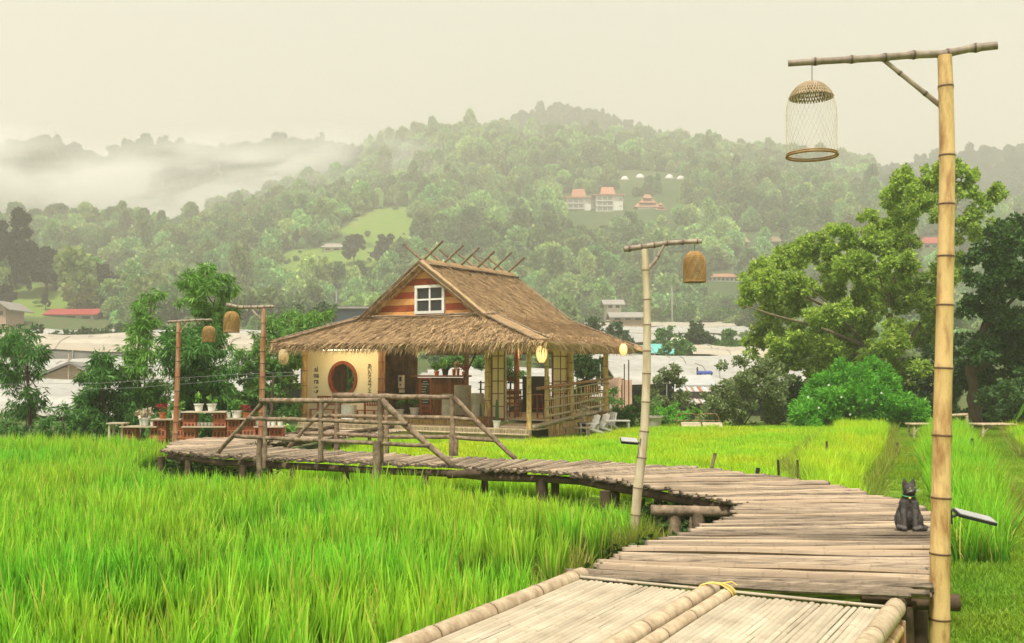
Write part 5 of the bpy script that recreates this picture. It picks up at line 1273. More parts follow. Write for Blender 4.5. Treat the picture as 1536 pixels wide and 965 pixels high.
# ------------------------------------------------------------------ plant shelves of hollow blocks and boards at the left end
SH = 23.6
def block(mb, c, s=(.30, .24, .20)):
    c = Vector(c); mb.box(c, s)
    for k in (-1, 0, 1):
        mb.box(c + Vector((k * .085, -s[1] / 2 - .0015, .02)), (.05, .004, .10), a=1.0); mb.box(c + Vector((-s[0] / 2 - .0015, k * .065, .02)), (.004, .04, .10), a=1.0)
GZ = -.6
def shelf_thing(label, px, piers, boards):
    t = thing('plant_shelf', W(px, 660, SH), label, 'plant shelf', 'plant shelves of hollow bricks and boards')
    for (x, y0, y1) in piers:
        mb = MB(); zt0 = W(x, y0, SH).z; z = GZ + .1; cx_ = W(x, 640, SH).x; n = max(1, round((zt0 - GZ) / .215)); hh_ = (zt0 - GZ) / n
        for k in range(n): block(mb, (cx_ + random.uniform(-.01, .01), SH + random.uniform(-.01, .01), GZ + hh_ * (k + .5)), (.30, .26, hh_ - .012))
        put(mb, 'brick_pier', 'brick', t)
    for (xa, xb, y) in boards:
        mb = MB(); a, b = W(xa, y, SH), W(xb, y, SH); mb.box(((a.x + b.x) / 2, SH - .02, a.z + .016), (b.x - a.x, .42, .03)); put(mb, 'board', 'board', t)
    return t
shelf_thing('low shelf of two hollow brick piers and one board, leftmost', 215, [(197, 642, 658), (237, 642, 658)], [(184, 240, 641)])
shelf_thing('shelf with one taller brick pier behind the slender lamp post', 255, [(242, 630, 658), (270, 630, 658)], [(231, 276, 630)])
shelf_thing('tallest three level shelf between two brick piers', 308, [(286, 620, 658), (331, 620, 658)], [(276, 342, 619), (277, 342, 641)])
shelf_thing('shelf right of the tallest one, behind the railing brace', 362, [(375, 630, 655), (352, 630, 655)], [(343, 389, 629)])
shelf_thing('low shelf of white pots seen through the near railing', 405, [(393, 642, 656), (416, 642, 656)], [(384, 428, 641)])
def sp(px, y, dx=0): v = W(px, y, SH - .03); return (v.x, SH - .03, v.z + .033)
k_ = SH / F
for i, (px, y, hw, h, pl, m_, ph, lb, nm, cat) in enumerate((
    (216, 641, 7.5, 12, 'dry', 'whitepot', .14, 'white pot with a few dead stems on the leftmost low shelf', 'potted_plant', 'potted plant'),
    (228.5, 641, 3.2, 6, None, 'whitepot', 0, 'tiny white cup beside the pot of dead stems', 'small_pot', 'pot'),
    (244, 630, 5.5, 9, 'flowers', 'terracotta', .18, 'terracotta pot of dark red flowers left of the slender lamp post', 'potted_plant', 'potted plant'),
    (264, 630, 7.2, 12, 'bush', 'whitepot', .15, 'white pot partly behind the slender lamp post', 'potted_plant', 'potted plant'),
    (298, 619, 6.8, 11, 'sprout', 'whitepot', .22, 'white pot with one pale seedling on top of the tallest shelf, left', 'potted_plant', 'potted plant'),
    (317.5, 619, 6.8, 11, 'sprout', 'whitepot', .2, 'white pot with yellow green leaves on top of the tallest shelf, right', 'potted_plant', 'potted plant'),
    (342, 629, 4.2, 8, 'cactus', 'whitepot', .26, 'small white pot with a column cactus on the shelf behind the brace', 'potted_cactus', 'cactus'),
    (355, 629, 7.6, 11, 'bush', 'whitepot', .2, 'white pot with a leafy plant beside the column cactus', 'potted_plant', 'potted plant'),
    (369, 629, 4.8, 8, 'flowers', 'terracotta', .16, 'terracotta pot of red flowers just behind the railing brace', 'potted_plant', 'potted plant'))):
    pot_plant(nm, sp(px, y), hw * k_, h * k_, lb, cat, m_, pl, ph=ph, seed=80 + i)
cup = None
for i, (px, y) in enumerate([(292, 641), (297.5, 641), (303, 641), (308.5, 641), (314, 641), (319, 641), (386, 641), (390, 641), (402, 641), (410, 641), (420, 641)]):
    big = i > 5
    if i in (0, 6):
        cup = pot_plant('small_pot', sp(px, y), (4.2 if big else 2.6) * k_, (8 if big else 5) * k_, 'white pot on the low shelf behind the near railing' if big else 'tiny white cup in the row on the lower board of the tallest shelf', 'pot', 'whitepot', None,
                        'white pots behind the near railing' if big else 'tiny white cups in a row')
    else:
        c_ = copy_tree(cup); c_.location = sp(px, y)
stl = thing('wooden_stool', W(177, 658, SH), 'small wooden stool left of the lowest plant shelf', 'stool')
p0 = W(177, 636, SH); hz_ = p0.z + .6
for dx in (-.15, .15):
    for dy in (-.13, .13): mb = MB(); mb.box((p0.x + dx, SH + dy, GZ + hz_ / 2), (.045, .045, hz_)); put(mb, 'leg', 'board', stl)
mb = MB(); mb.box((p0.x, SH, p0.z + .015), (.42, .36, .03)); put(mb, 'seat', 'board', stl)
# tiles / pale bromeliad leaves on the ground right of the shelves
def strap_plant(label, p, n, L, mat, seed, wdt=.05, name='leafy_plant'):
    t = thing(name, p, label, 'plant'); rng = np.random.default_rng(seed); V = []; Q = []; p = np.array(p)
    for k in range(n):
        a = rng.uniform(0, 6.28); d = np.array([math.cos(a), math.sin(a), 0]); sd_ = np.array([-d[1], d[0], 0]); l = L * rng.uniform(.6, 1.1); up_ = rng.uniform(.35, 1.0); b0 = len(V)
        for j in range(6):
            u = j / 5; c = p + d * l * u * (1 - up_ * .5) + np.array([0, 0, l * (up_ * u - .75 * u * u * (1.1 - up_ * .5))]); w_ = wdt * math.sin(math.pi * min(1, .2 + .8 * u)) + .004
            V += [c - sd_ * w_, c + sd_ * w_]
        for j in range(5): Q.append((b0 + 2 * j, b0 + 2 * j + 1, b0 + 2 * j + 3, b0 + 2 * j + 2))
    np_mesh('leaves', V, Q, MT[mat], {'r': ('FACE', rng.random(len(Q)))}, parent=t); mb = MB(); mb.tube([p - np.array([0, 0, .1]), p + np.array([0, 0, .1])], .04, 7); put(mb, 'stem', 'bark', t); return t
strap_plant('pale yellow green rosette plant left of the cafe front post', W(436, 652, 28.5), 40, .62, 'lf_bam_light', 5)
# ------------------------------------------------------------------ trees near the field
def limb(mb, pts, r0, r1, sides=8):
    pts = [Vector(p) for p in pts]; P = []; n = len(pts) - 1
    for i in range(n):
        for k in range(4): P.append(pts[i].lerp(pts[i + 1], k / 4) + Vector((random.uniform(-1, 1), random.uniform(-1, 1), random.uniform(-1, 1))) * r0 * .25)
    P.append(pts[-1]); m = len(P); mb.tube(P, [r0 + (r1 - r0) * (k / (m - 1)) ** .8 for k in range(m)], sides, jit=.12)
def tree(name, label, cat, base, trunk, limbs, clumps, n_per, leaf, mat, bark, seed, group=None, r0=.2, **k):
    """trunk: points; limbs: lists of points; clumps: (centre, radius)"""
    t = thing(name, base, label, cat, group)
    mb = MB(); limb(mb, trunk, r0, r0 * .45, 9)
    for l in limbs: limb(mb, l, r0 * .42, r0 * .08, 6)
    put(mb, 'trunk', bark, t, smooth=True, auto=60)
    crown('crown', clumps, n_per, leaf, MT[mat], t, seed, **k)
    return t
def PC(lst, d, spread, seed, flat=.8, k=1.0):
    """clump centres from a list of (px, py, radius px) at distance d, spread in depth"""
    rng = np.random.default_rng(seed); out = []
    for (px, py, r) in lst:
        dd_ = d + rng.uniform(-spread, spread); R = r / F * dd_ * k; c = W(px, py, dd_)
        out.append((tuple(c), (R, R * rng.uniform(.8, 1.1), R * flat)))
    return out
def split(clumps, n, seed, f=.55):
    """break each clump into smaller ones, so that gaps open between them"""
    rng = np.random.default_rng(seed); out = []
    for c, r in clumps:
        c = np.array(c); r = np.array(r)
        for i in range(n):
            d = rng.normal(size=3); d /= np.linalg.norm(d); q = c + d * r * rng.uniform(.45, .85); out.append((tuple(q), tuple(r * f * rng.uniform(.7, 1.2))))
    return out
# the light spreading tree on the right
dT = 41
big = PC([(1385, 268, 42), (1340, 285, 40), (1425, 262, 40), (1462, 300, 38), (1480, 345, 30), (1340, 335, 46), (1390, 330, 46), (1300, 372, 42), (1360, 385, 46), (1262, 345, 26), (1258, 385, 34), (1222, 372, 36), (1180, 395, 36), (1140, 412, 32), (1122, 432, 22), (1205, 425, 36),
          (1250, 430, 36), (1185, 455, 34), (1240, 470, 44), (1300, 455, 42), (1355, 445, 40), (1430, 400, 34), (1215, 505, 40), (1270, 520, 46), (1330, 510, 40), (1395, 470, 34), (1300, 560, 36), (1360, 560, 34), (1150, 505, 30), (1135, 520, 26), (1175, 540, 36), (1215, 560, 30), (1440, 340, 34)], dT, 2.6, 1, k=.92)
base = W(1338, 640, dT); base.z = -.75
limbs = [[W(1338, 560, dT), W(1300, 520, dT), W(1255, 470, dT - 1), W(1215, 430, dT - 1)], [W(1255, 470, dT - 1), W(1200, 440, dT - 1.5), W(1150, 420, dT - 1.5)], [W(1338, 550, dT), W(1330, 460, dT), W(1310, 380, dT)], [W(1330, 460, dT), W(1350, 400, dT + 1), W(1385, 300, dT + 1)],
         [W(1345, 540, dT), W(1390, 470, dT + 1), W(1440, 400, dT + 1)], [W(1390, 470, dT + 1), W(1430, 330, dT + 1), W(1440, 280, dT + 1)], [W(1310, 380, dT), W(1290, 345, dT), W(1262, 345, dT)], [W(1300, 520, dT), W(1225, 490, dT - 1), W(1150, 470, dT - 2), W(1115, 458, dT - 2)], [W(1300, 530, dT), W(1230, 535, dT), W(1170, 530, dT)]]
tree('spreading_tree', 'tall light green spreading tree with open limbs behind the bright round bush', 'tree', base, [base, W(1340, 600, dT), W(1338, 545, dT), W(1335, 470, dT)], limbs, split(big + PC([(1165, 420, 28), (1125, 424, 22), (1150, 440, 26), (1182, 432, 32), (1120, 445, 18), (1290, 410, 40), (1330, 420, 40), (1270, 500, 40), (1310, 540, 40), (1360, 300, 36), (1400, 430, 36), (1370, 500, 40), (1225, 540, 36), (1255, 555, 36), (1160, 480, 34), (1190, 520, 34), (1330, 580, 40)], dT, 2.6, 91), 6, 2, .50), 1000, .17, 'lf_big', 'palebark', 401, r0=.22, aspect=.5, sub=9, shell=.3, out=.6, droop=.15)
# dark big tree at the right edge
dD = 36
dk = PC([(1500, 370, 42), (1540, 350, 44), (1470, 405, 34), (1520, 430, 55), (1570, 420, 50), (1470, 460, 42), (1500, 500, 52), (1550, 520, 55), (1455, 520, 36), (1480, 560, 44), (1530, 590, 50), (1590, 560, 50), (1440, 570, 30), (1600, 480, 50)], dD, 2.2, 3)
base = W(1465, 655, dD); base.z = -.7
tree('dark_tree', 'large dark green tree at the right edge behind the bamboo benches', 'tree', base, [base, W(1462, 610, dD), W(1455, 560, dD), W(1470, 500, dD), W(1500, 430, dD)], [[W(1455, 560, dD), W(1490, 540, dD), W(1540, 500, dD)], [W(1470, 500, dD), W(1530, 440, dD), W(1560, 400, dD)]], split(dk, 4, 4, .6), 900, .16, 'lf_dark', 'bark', 411, r0=.24, aspect=.55, sub=10, shell=.3, out=.7)
# glossy bright round bush
dB = 36.5
bu = PC([(1290, 590, 52), (1245, 610, 44), (1340, 608, 44), (1285, 572, 36), (1215, 625, 26), (1370, 628, 26), (1310, 620, 50), (1255, 630, 40), (1325, 585, 32), (1260, 583, 30)], dB, .8, 5, flat=.85)
base = W(1290, 648, dB); base.z = -.62
t = tree('round_bush', 'dense glossy bright green round bush on the lawn', 'bush', base, [base, base + Vector((0, 0, .8))], [], split(bu, 8, 6, .55), 1500, .19, 'lf_bush', 'bark', 421, r0=.08, aspect=.30, sub=14, shell=.5, out=1.1, spread=.45)
mb = MB()
for px, py in ((1243, 578), (1300, 600), (1228, 612), (1322, 590), (1275, 622), (1262, 596), (1212, 596)):
    c = W(px, py, dB - 1.55)
    for k in range(5):
        an = k * 1.257; mb.ball(c + Vector((math.cos(an) * .022, -.01, math.sin(an) * .022)), .019, .01, .016, 6, 4)
put(mb, 'blossoms', 'whitepot', t)
# olive shrubs left of it
for i, (lb, lst, d, mt, lf, sd_) in enumerate((
    ('tall olive green shrub left of the bright round bush', [(1110, 580, 42), (1075, 600, 32), (1140, 600, 40), (1100, 620, 40), (1160, 575, 34), (1140, 560, 28), (1150, 628, 30), (1065, 625, 26)], 38, 'lf_olive', .13, 431),
    ('dark leafy thicket under the tall light green tree', [(1200, 590, 30), (1370, 590, 40), (1400, 620, 40), (1350, 540, 30), (1430, 600, 34), (1180, 615, 30), (1410, 560, 36), (1385, 640, 24), (1460, 635, 30)], 40.5, 'lf_dark', .15, 441),
    ('dark hedge like thicket behind the benches at the right edge', [(1440, 630, 26), (1480, 625, 30), (1520, 620, 36), (1560, 615, 40), (1500, 590, 34), (1540, 640, 24)], 38.5, 'lf_dark', .14, 451))):
    cl_ = PC(lst, d, 1.0, sd_, flat=.9); q = W(lst[0][0], 640, d); q.z = -.8
    tree('shrub', lb, 'shrub', q, [q, W(lst[0][0], lst[0][1], d)], [[q, Vector(c)] for c, r in cl_[1:5]], split(cl_, 4, sd_, .55), 1000, lf, mt, 'bark', sd_, r0=.07, aspect=.5, sub=8, shell=.25)
# feathery bamboo like trees on the left
def feather(label, stem, clumps, d, mat, seed, n=1150, leaf=.24, group='feathery trees behind the plant shelves', nsp=5, droop=.8):
    cl_ = PC(clumps, d, .9, seed, flat=.8); base = W(stem[0][0], 655, d); base.z = float(zt(base.x, base.y)) - .1
    trunk = [base] + [W(x, y, d) for x, y in stem]
    lm = [[trunk[min(len(trunk) - 1, 1 + i % max(1, len(trunk) - 1))], Vector(c)] for i, (c, r) in enumerate(cl_[:8])]
    return tree('feathery_tree', label, 'tree', base, trunk, lm, split(cl_, nsp, seed + 1, .52), n, leaf, mat, 'bark', seed, group, r0=.07, aspect=.17, sub=10, shell=.2, out=.75, droop=droop, spread=.45)
feather('thin see through feathery tree, leftmost before the white sheds', [(45, 620), (40, 560), (30, 500)], [(25, 505, 32), (45, 530, 26), (15, 540, 30), (40, 565, 30), (60, 590, 18), (25, 600, 26), (50, 610, 24), (20, 565, 22), (35, 628, 20), (8, 512, 26)], 30, 'lf_bam', 461, n=620)
feather('dense dark column shaped feathery tree in front of the white sheds', [(155, 620), (153, 560)], [(152, 545, 24), (140, 568, 26), (168, 570, 28), (150, 595, 32), (175, 605, 26), (138, 615, 26), (160, 630, 34), (190, 630, 24), (130, 638, 22)], 29, 'lf_bam', 471)
feather('tall feathery tree with a nodding tip, left of the slender lamp post', [(215, 620), (205, 550), (212, 480), (228, 445)], [(222, 452, 15), (238, 442, 9), (210, 472, 20), (222, 490, 20), (200, 500, 18), (215, 515, 22), (195, 535, 20), (218, 550, 26), (205, 580, 30), (232, 585, 24), (225, 615, 30), (195, 620, 26), (240, 630, 24)], 30.5, 'lf_bam_light', 481, n=900)
feather('tallest feathery tree, bright green, behind the two far lamp posts', [(312, 600), (308, 520), (308, 440), (310, 410)], [(308, 408, 20), (328, 418, 18), (290, 418, 18), (310, 435, 28), (340, 440, 16), (282, 445, 18), (325, 462, 24), (298, 470, 26), (312, 490, 26), (275, 425, 10), (345, 470, 16)], 33, 'lf_bam_light', 491, n=820)
feather('broad drooping dark feathery tree behind the slender lamp post', [(292, 620), (290, 550), (288, 505)], [(290, 500, 30), (265, 510, 22), (318, 515, 26), (285, 535, 36), (318, 550, 30), (262, 545, 20), (300, 575, 34), (325, 590, 26), (275, 595, 28), (255, 610, 24), (310, 618, 30), (345, 610, 24)], 28.5, 'lf_bam', 501)
feather('bright drooping feathery tree behind the left end of the thatched roof', [(430, 600), (428, 520), (435, 480)], [(440, 475, 24), (465, 480, 22), (415, 490, 24), (440, 500, 30), (395, 510, 24), (480, 500, 22), (370, 530, 26), (415, 530, 28), (450, 530, 28), (400, 555, 26), (490, 470, 12), (500, 520, 20)], 38, 'lf_bam_light', 511, n=900)
lb = PC([(385, 560, 26), (420, 560, 24), (432, 580, 18), (370, 590, 26), (410, 595, 28), (430, 612, 20), (355, 600, 20), (400, 625, 26), (340, 585, 16), (428, 545, 20), (350, 630, 22)], 35, .9, 7)
q = W(405, 650, 34); q.z = -.8
tree('leafy_tree', 'rounder leaved green tree between the lamp post and the white cafe wall', 'tree', q, [q, W(408, 600, 34), W(410, 560, 34)], [[W(408, 610, 34), W(375, 575, 34)], [W(408, 600, 34), W(440, 575, 34)]], split(lb, 5, 8, .5), 1050, .16, 'lf_round', 'bark', 521, r0=.07, aspect=.6, sub=8, shell=.25, droop=.2)
# lower shrubs along the left edge of the field
for i, (lb_, lst, sd_) in enumerate((('low dark shrub between the thin tree and the dense column tree', [(95, 625, 26), (120, 618, 18), (75, 640, 20), (110, 645, 24), (60, 648, 18)], 531), ('low dark shrub at the left end of the rice field', [(10, 640, 22), (35, 648, 20), (-15, 640, 24)], 541), ('low dark shrubbery behind the plant shelves', [(230, 640, 20), (265, 635, 22), (310, 640, 26), (345, 640, 22), (380, 635, 22), (290, 630, 22)], 551))):
    cl_ = PC(lst, 27.5, .5, sd_); q = W(lst[0][0], 655, 27.5); q.z = -.8
    tree('shrub', lb_, 'shrub', q, [q, W(lst[0][0], lst[0][1], 27.5)], [], split(cl_, 4, sd_, .55), 1000, .17, 'lf_bam', 'bark', sd_, r0=.05, aspect=.2, sub=8, shell=.2, droop=.5)
# trees and plants behind and beside the cafe
for i, (nm, lb_, cat, lst, d, mt, lf, sd_) in enumerate((
    ('leafy_tree', 'dark leafy tree seen through the open side of the cafe, beside the rear post', 'tree', [(875, 560, 24), (895, 545, 22), (860, 545, 20), (880, 580, 24), (905, 570, 14), (868, 525, 18), (890, 522, 16)], 46, 'lf_dark', .18, 561),
    ('leafy_tree', 'green tree seen through the opening between paper screen and dark post', 'tree', [(765, 545, 16), (755, 560, 14), (772, 565, 12), (700, 545, 18), (670, 540, 18), (720, 540, 14)], 52, 'lf_round', .18, 571),
    ('shrub', 'green shrub seen through the round window', 'shrub', [(525, 555, 16), (535, 575, 16), (516, 570, 14), (530, 590, 14), (520, 558, 14), (542, 560, 14), (533, 548, 14)], 42, 'lf_bam_light', .16, 581),
    ('shrub', 'broad fresh green shrub beside the dirt path right of the cafe', 'shrub', [(945, 620, 26), (925, 630, 22), (970, 615, 24), (985, 632, 18), (940, 640, 16), (905, 635, 14)], 37.5, 'lf_round', .13, 591),
    ('shrub', 'bright low leafy shrub right of the pale knobbly lamp post', 'shrub', [(1000, 622, 18), (985, 634, 14), (1020, 628, 14), (1010, 636, 14)], 38.5, 'lf_bush', .14, 601),
    ('shrub', 'grey green bush by the tin roofed shed', 'shrub', [(1010, 575, 18), (995, 595, 22), (1020, 600, 18), (1005, 560, 14), (990, 570, 14)], 44, 'lf_olive', .16, 611),
    ('shrub', 'small bush on the bank where the dirt path bends', 'shrub', [(920, 590, 10), (915, 600, 12), (925, 602, 8)], 44, 'lf_round', .12, 621))):
    cl_ = PC(lst, d, .6, sd_); q = W(lst[0][0], lst[0][1], d); q.z = float(zt(q.x, d)) - .1
    tree(nm, lb_, cat, q, [q, Vector(cl_[0][0])], [], split(cl_, 4, sd_, .55), 1000, lf, mt, 'bark', sd_, r0=.06, aspect=.45, sub=8, shell=.2, droop=.1)
for lb_, px, py, d, n, L, mt, sd_ in (('arching banana like plant behind the pale knobbly lamp post', 985, 600, 42, 34, 2.0, 'lf_round', 1), ('tall upright grassy clump below the tin roofed shed', 1050, 612, 41, 60, 1.5, 'lf_bam_light', 2), ('broad leaved young plant beside the pale lamp post', 990, 625, 39, 22, 1.2, 'lf_bam_light', 3), ('dry brown leafed plant at the foot of the cafe side', 868, 640, 33.2, 34, .8, 'board', 4), ('green strap leaved plant beside the grey garden chairs', 890, 625, 34.6, 40, .8, 'lf_bam_light', 6)):
    q = W(px, py + 15, d); q.z = float(zt(q.x, d)) + .0; strap_plant(lb_, tuple(q), n, L, mt, sd_, .09)
# single tall banana leaf at the right edge
q = W(1512, 650, 33); q.z = -.6; t = thing('banana_plant', q, 'single upright pale green banana leaf at the right edge', 'plant'); V = []; Q = []; A_ = W(1512, 642, 33); B_ = W(1534, 606, 33)
for j in range(9):
    u = j / 8; c = A_.lerp(B_, u) + Vector((.12 * math.sin(u * 3), 0, 0)); w_ = .17 * math.sin(math.pi * (.1 + .86 * u)) ** .7; sdv = Vector((.82, .4, .42)); V += [c - sdv * w_, c + Vector((0, .03, 0)), c + sdv * w_]
for j in range(8): Q += [(3 * j, 3 * j + 1, 3 * j + 4, 3 * j + 3), (3 * j + 1, 3 * j + 2, 3 * j + 5, 3 * j + 4)]
np_mesh('leaf', [tuple(v) for v in V], Q, MT['lf_bam_light'], {'r': ('FACE', np.full(len(Q), .9))}, parent=t); mb = MB(); mb.tube([q, A_, A_.lerp(B_, .9)], [.04, .025, .008], 7); put(mb, 'stem', 'lf_bam_light', t)

# ------------------------------------------------------------------ garden furniture beyond the rice
def gthing(name, px, py, d, label, cat, group=None, rz=0.0): q = W(px, py, d); q.z = -.6; return thing(name, q, label, cat, group, rz)
def adirondack(label, px, d, rz):
    t = gthing('garden_chair', px, 650, d, label, 'chair', 'grey slatted garden chairs beside the cafe', rz); t.scale = (.66, .66, .66); R_ = Matrix.Rotation(-.42, 3, 'X')
    mb = MB()
    for k in range(5):
        x = -.23 + k * .115; mb.box(Vector((x, .33, .62)), (.095, .022, .82 - .05 * abs(k - 2)), R_)
    put(mb, 'backrest', 'greywood', t, local=True)
    mb = MB()
    for k in range(5): mb.box((0, -.25 + k * .11, .36 - k * .022), (.52, .095, .022))
    put(mb, 'seat', 'greywood', t, local=True)
    for x in (-.32, .32):
        mb = MB(); mb.box((x, -.02, .58), (.13, .74, .022)); put(mb, 'arm', 'greywood', t, local=True)
        mb = MB(); mb.box((x * .9, -.3, .29), (.04, .1, .57)); put(mb, 'leg', 'greywood', t, local=True)
        mb = MB(); mb.box(Vector((x * .9, .2, .26)), (.035, .95, .1), Matrix.Rotation(-.28, 3, 'X')); put(mb, 'leg', 'greywood', t, local=True)
adirondack('grey slatted garden chair nearest the foot of the cafe side', 884, 31.6, rad(-62)); adirondack('middle grey slatted garden chair of the three', 899, 32.4, rad(-58)); adirondack('rearmost grey slatted garden chair, beside the red flowers', 913, 33.6, rad(-28))
tb = gthing('low_table', 926, 650, 32.6, 'low grey table in front of the rear garden chair', 'table')
mb = MB(); mb.box((0, 0, .42), (.8, .5, .03)); put(mb, 'table_top', 'greywood', tb, local=True)
for x in (-.35, .35):
    for y in (-.2, .2): mb = MB(); mb.box((x, y, .2), (.05, .05, .41)); put(mb, 'leg', 'greywood', tb, local=True)
pot_plant('potted_plant', tuple(CM @ (CX(874, 648, .55))), .16, .3, 'black pot with a dry leafed plant at the foot of the cafe side', 'potted plant', 'black', 'dry', ph=.7, seed=91)
pot_plant('potted_plant', W(901, 640, 34.2)[:2] + (-.6,), .16, .3, 'pot of dark red flowers behind the garden chairs', 'potted plant', 'terracotta', 'flowers', ph=.45, seed=92)
pot_plant('potted_plant', W(980, 645, 36.2)[:2] + (-.6,), .34, .42, 'large pale pot of dark needles behind the pale knobbly lamp post', 'potted plant', 'concrete', 'bush', ph=.7, seed=93)
bl_ = gthing('step_bench', 866, 655, 31.0, 'low wooden bench against the bamboo skirt of the cafe side', 'bench')
mb = MB(); mb.box((0, 0, .28), (.9, .3, .04)); put(mb, 'seat', 'logwood', bl_, local=True)
for x in (-.35, .35): mb = MB(); mb.box((x, 0, .13), (.05, .26, .26)); put(mb, 'leg', 'logwood', bl_, local=True)
def aframe(label, px, d):
    t = gthing('ground_seat', px, 650, d, label, 'seat', 'slanted board seats on the lawn'); t.scale = (.72, .72, .72)
    mb = MB()
    for k in range(6): a = Vector((-.30 + k * .02, -.35, .05)); mb.box(Vector((.02, -.33 + k * .075, .06 + k * .062)), (.92, .085, .022), Matrix.Rotation(.70, 3, 'X'))
    put(mb, 'slanted_board', 'board', t, local=True)
    mb = MB(); mb.prism([(-.46, -.34, .02), (-.46, .42, .02), (-.46, .08, .42)], (.03, 0, 0)); put(mb, 'side_board', 'brownplank', t, local=True)
    mb = MB(); mb.prism([(.43, -.34, .02), (.43, .42, .02), (.43, .08, .42)], (.03, 0, 0)); put(mb, 'side_board', 'brownplank', t, local=True)
    mb = MB(); mb.bamboo([(-.55, .6, 0), (-.55, .55, .78), (.45, .55, .80), (.45, .6, 0)], .018, .018, .4, 8); mb.bamboo([(-.8, .3, .5), (-.5, .5, .45), (.45, .5, .48)], .014, .014, .4, 8); put(mb, 'hoop_frame', 'bamboo_red', t, local=True)
aframe('slanted board seat with a bamboo hoop, just right of the pale knobbly lamp post', 1036, 34.2); aframe('slanted board seat with a bamboo hoop, in front of the olive shrub', 1068, 34.0)
def bbench(label, px, d, L, h, dep, rz=0.0, cat='bench', legs=4):
    t = gthing('bamboo_bench' if cat == 'bench' else 'bamboo_table', px, 655, d, label, cat, None, rz); mb = MB()
    for k in range(9): mb.bamboo([(-L / 2, -dep / 2 + dep * k / 8, h), (L / 2, -dep / 2 + dep * k / 8, h)], .026, .026, .4, 7)
    put(mb, 'seat' if cat == 'bench' else 'table_top', 'bamboo_pale', t, local=True)
    for x in (-L / 2 + .1, L / 2 - .1):
        for y in (-dep / 2 + .05, dep / 2 - .05): mb = MB(); mb.bamboo([(x * (1.0 if cat == 'bench' else 1.05), y, 0), (x, y, h)], .04, .036, .3, 8); put(mb, 'leg', 'bamboo_pale', t, local=True)
    for s_ in (-1, 1):
        mb = MB(); x = s_ * (L / 2 - .1); mb.bamboo([(x, -dep / 2 + .05, h * .35), (x - s_ * .18, -dep / 2 + .05, h * .8), (x - s_ * .4, -dep / 2 + .05, h * .93)], .02, .02, .2, 7); put(mb, 'brace', 'bamboo_pale', t, local=True)
bbench('low bamboo bench partly hidden by the tall lamp post', 1386, 30.5, .95, .42, .5)
bbench('bamboo table before the banana leaf at the right edge', 1489, 30.8, 1.15, .40, .7, .1, 'table')
t = gthing('bamboo_gate', 1438, 655, 31.6, 'bamboo frame with a cross rail just right of the tall lamp post', 'frame'); mb = MB(); mb.bamboo([(-.5, 0, .62), (.30, 0, .66)], .045, .045, .3, 9); put(mb, 'top_rail', 'bamboo_pale', t, local=True)
for x in (-.45, .27): mb = MB(); mb.bamboo([(x, 0, 0), (x, 0, .63)], .05, .05, .22, 9); put(mb, 'leg', 'bamboo_pale', t, local=True)
mb = MB(); mb.bamboo([(.25, 0, .2), (-.1, 0, .6)], .02, .02, .2, 7); put(mb, 'brace', 'bamboo_pale', t, local=True)
# stakes in the rice
def stake(label, px, y1, y0, d, r, mat, lean=0.0):
    a = W(px, y1, d); b = W(px + lean, y0, d); mb = MB(); mb.tube([(a.x, a.y, -.62), a, b], r, 7, jit=.1); o = mb.build('stake', MT[mat], origin=(a.x, a.y, -.6), smooth=True, auto=50); tag(o, label, 'stake', 'stakes in the rice beds')
stake('leaning brown wooden stake behind the walkway, right of the pale knobbly post', 1068, 700, 680, 15.6, .026, 'logwood', 5)
stake('dark short stake at the near end of the gap between the beds', 1168, 712, 690, 14.6, .018, 'black', -1)
stake('second dark stake up the gap between the beds', 1197, 705, 690, 16.6, .02, 'darkwood', -1)
stake('dark stub of a stake close to the walkway edge', 1136, 711, 702, 14.2, .03, 'black', 1)
stake('thin dark stake high up in the gap between the beds', 1240, 675, 662, 22, .025, 'darkwood', 0)
stake('dark post in the middle of the right rice strip', 1461, 690, 658, 21.5, .035, 'black', -3)
stake('short grey stake at the far left corner of the grass path', 1346, 676, 664, 24, .035, 'darkwood', 0)

# ------------------------------------------------------------------ cat
def cat_mesh():
    mb = MB(); E = lambda c, rx, ry, rz_, R=None: mb.ball(Vector(c), rx, ry, rz_, 20, 14, R=R)
    # local: faces -y, seated; z up, height about .45
    E((0, .05, .115), .098, .115, .115); E((0, .03, .18), .080, .085, .10); E((0, -.005, .235), .064, .062, .075); E((0, -.015, .285), .048, .050, .055)
    for s in (-1, 1):
        E((s * .066, .03, .075), .046, .085, .078); E((s * .078, -.035, .024), .028, .055, .022)     # thigh, hind paw
        mb.tube([(s * .042, -.03, .24), (s * .046, -.055, .14), (s * .043, -.062, .03)], [.034, .025, .022], 12); E((s * .043, -.075, .018), .025, .036, .018)
    hx_, hy, hz_ = .004, -.035, .345; Rh = Matrix.Rotation(.55, 3, 'Z')
    def HP(x, y, z): return Vector((hx_, hy, hz_)) + Rh @ Vector((x, y, z))
    mb.ball(HP(0, 0, 0), .054, .054, .047, 20, 14, R=Rh); mb.ball(HP(0, -.040, -.014), .028, .026, .020, 14, 10, R=Rh); mb.ball(HP(.022, -.036, -.014), .018, .018, .015, 12, 8); mb.ball(HP(-.022, -.036, -.014), .018, .018, .015, 12, 8)
    mb.ball(HP(0, -.03, -.03), .018, .018, .012, 12, 8)
    for s in (-1, 1):
        b0 = HP(s * .034, .005, .028); tip = HP(s * .046, .004, .092)
        mb.tube([b0, b0.lerp(tip, .5), tip], [.028, .019, .004], 10, flat=.6)
    P = [(.03, .13, .03), (.10, .12, .02), (.13, .04, .018), (.12, -.03, .017)]
    mb.tube(P, [.024, .022, .02, .014], 10)
    return mb
mb = cat_mesh(); me = bpy.data.meshes.new('c'); me.from_pydata([tuple(v) for v in mb.v], [], mb.f); o = bpy.data.objects.new('c', me); COL.objects.link(o)
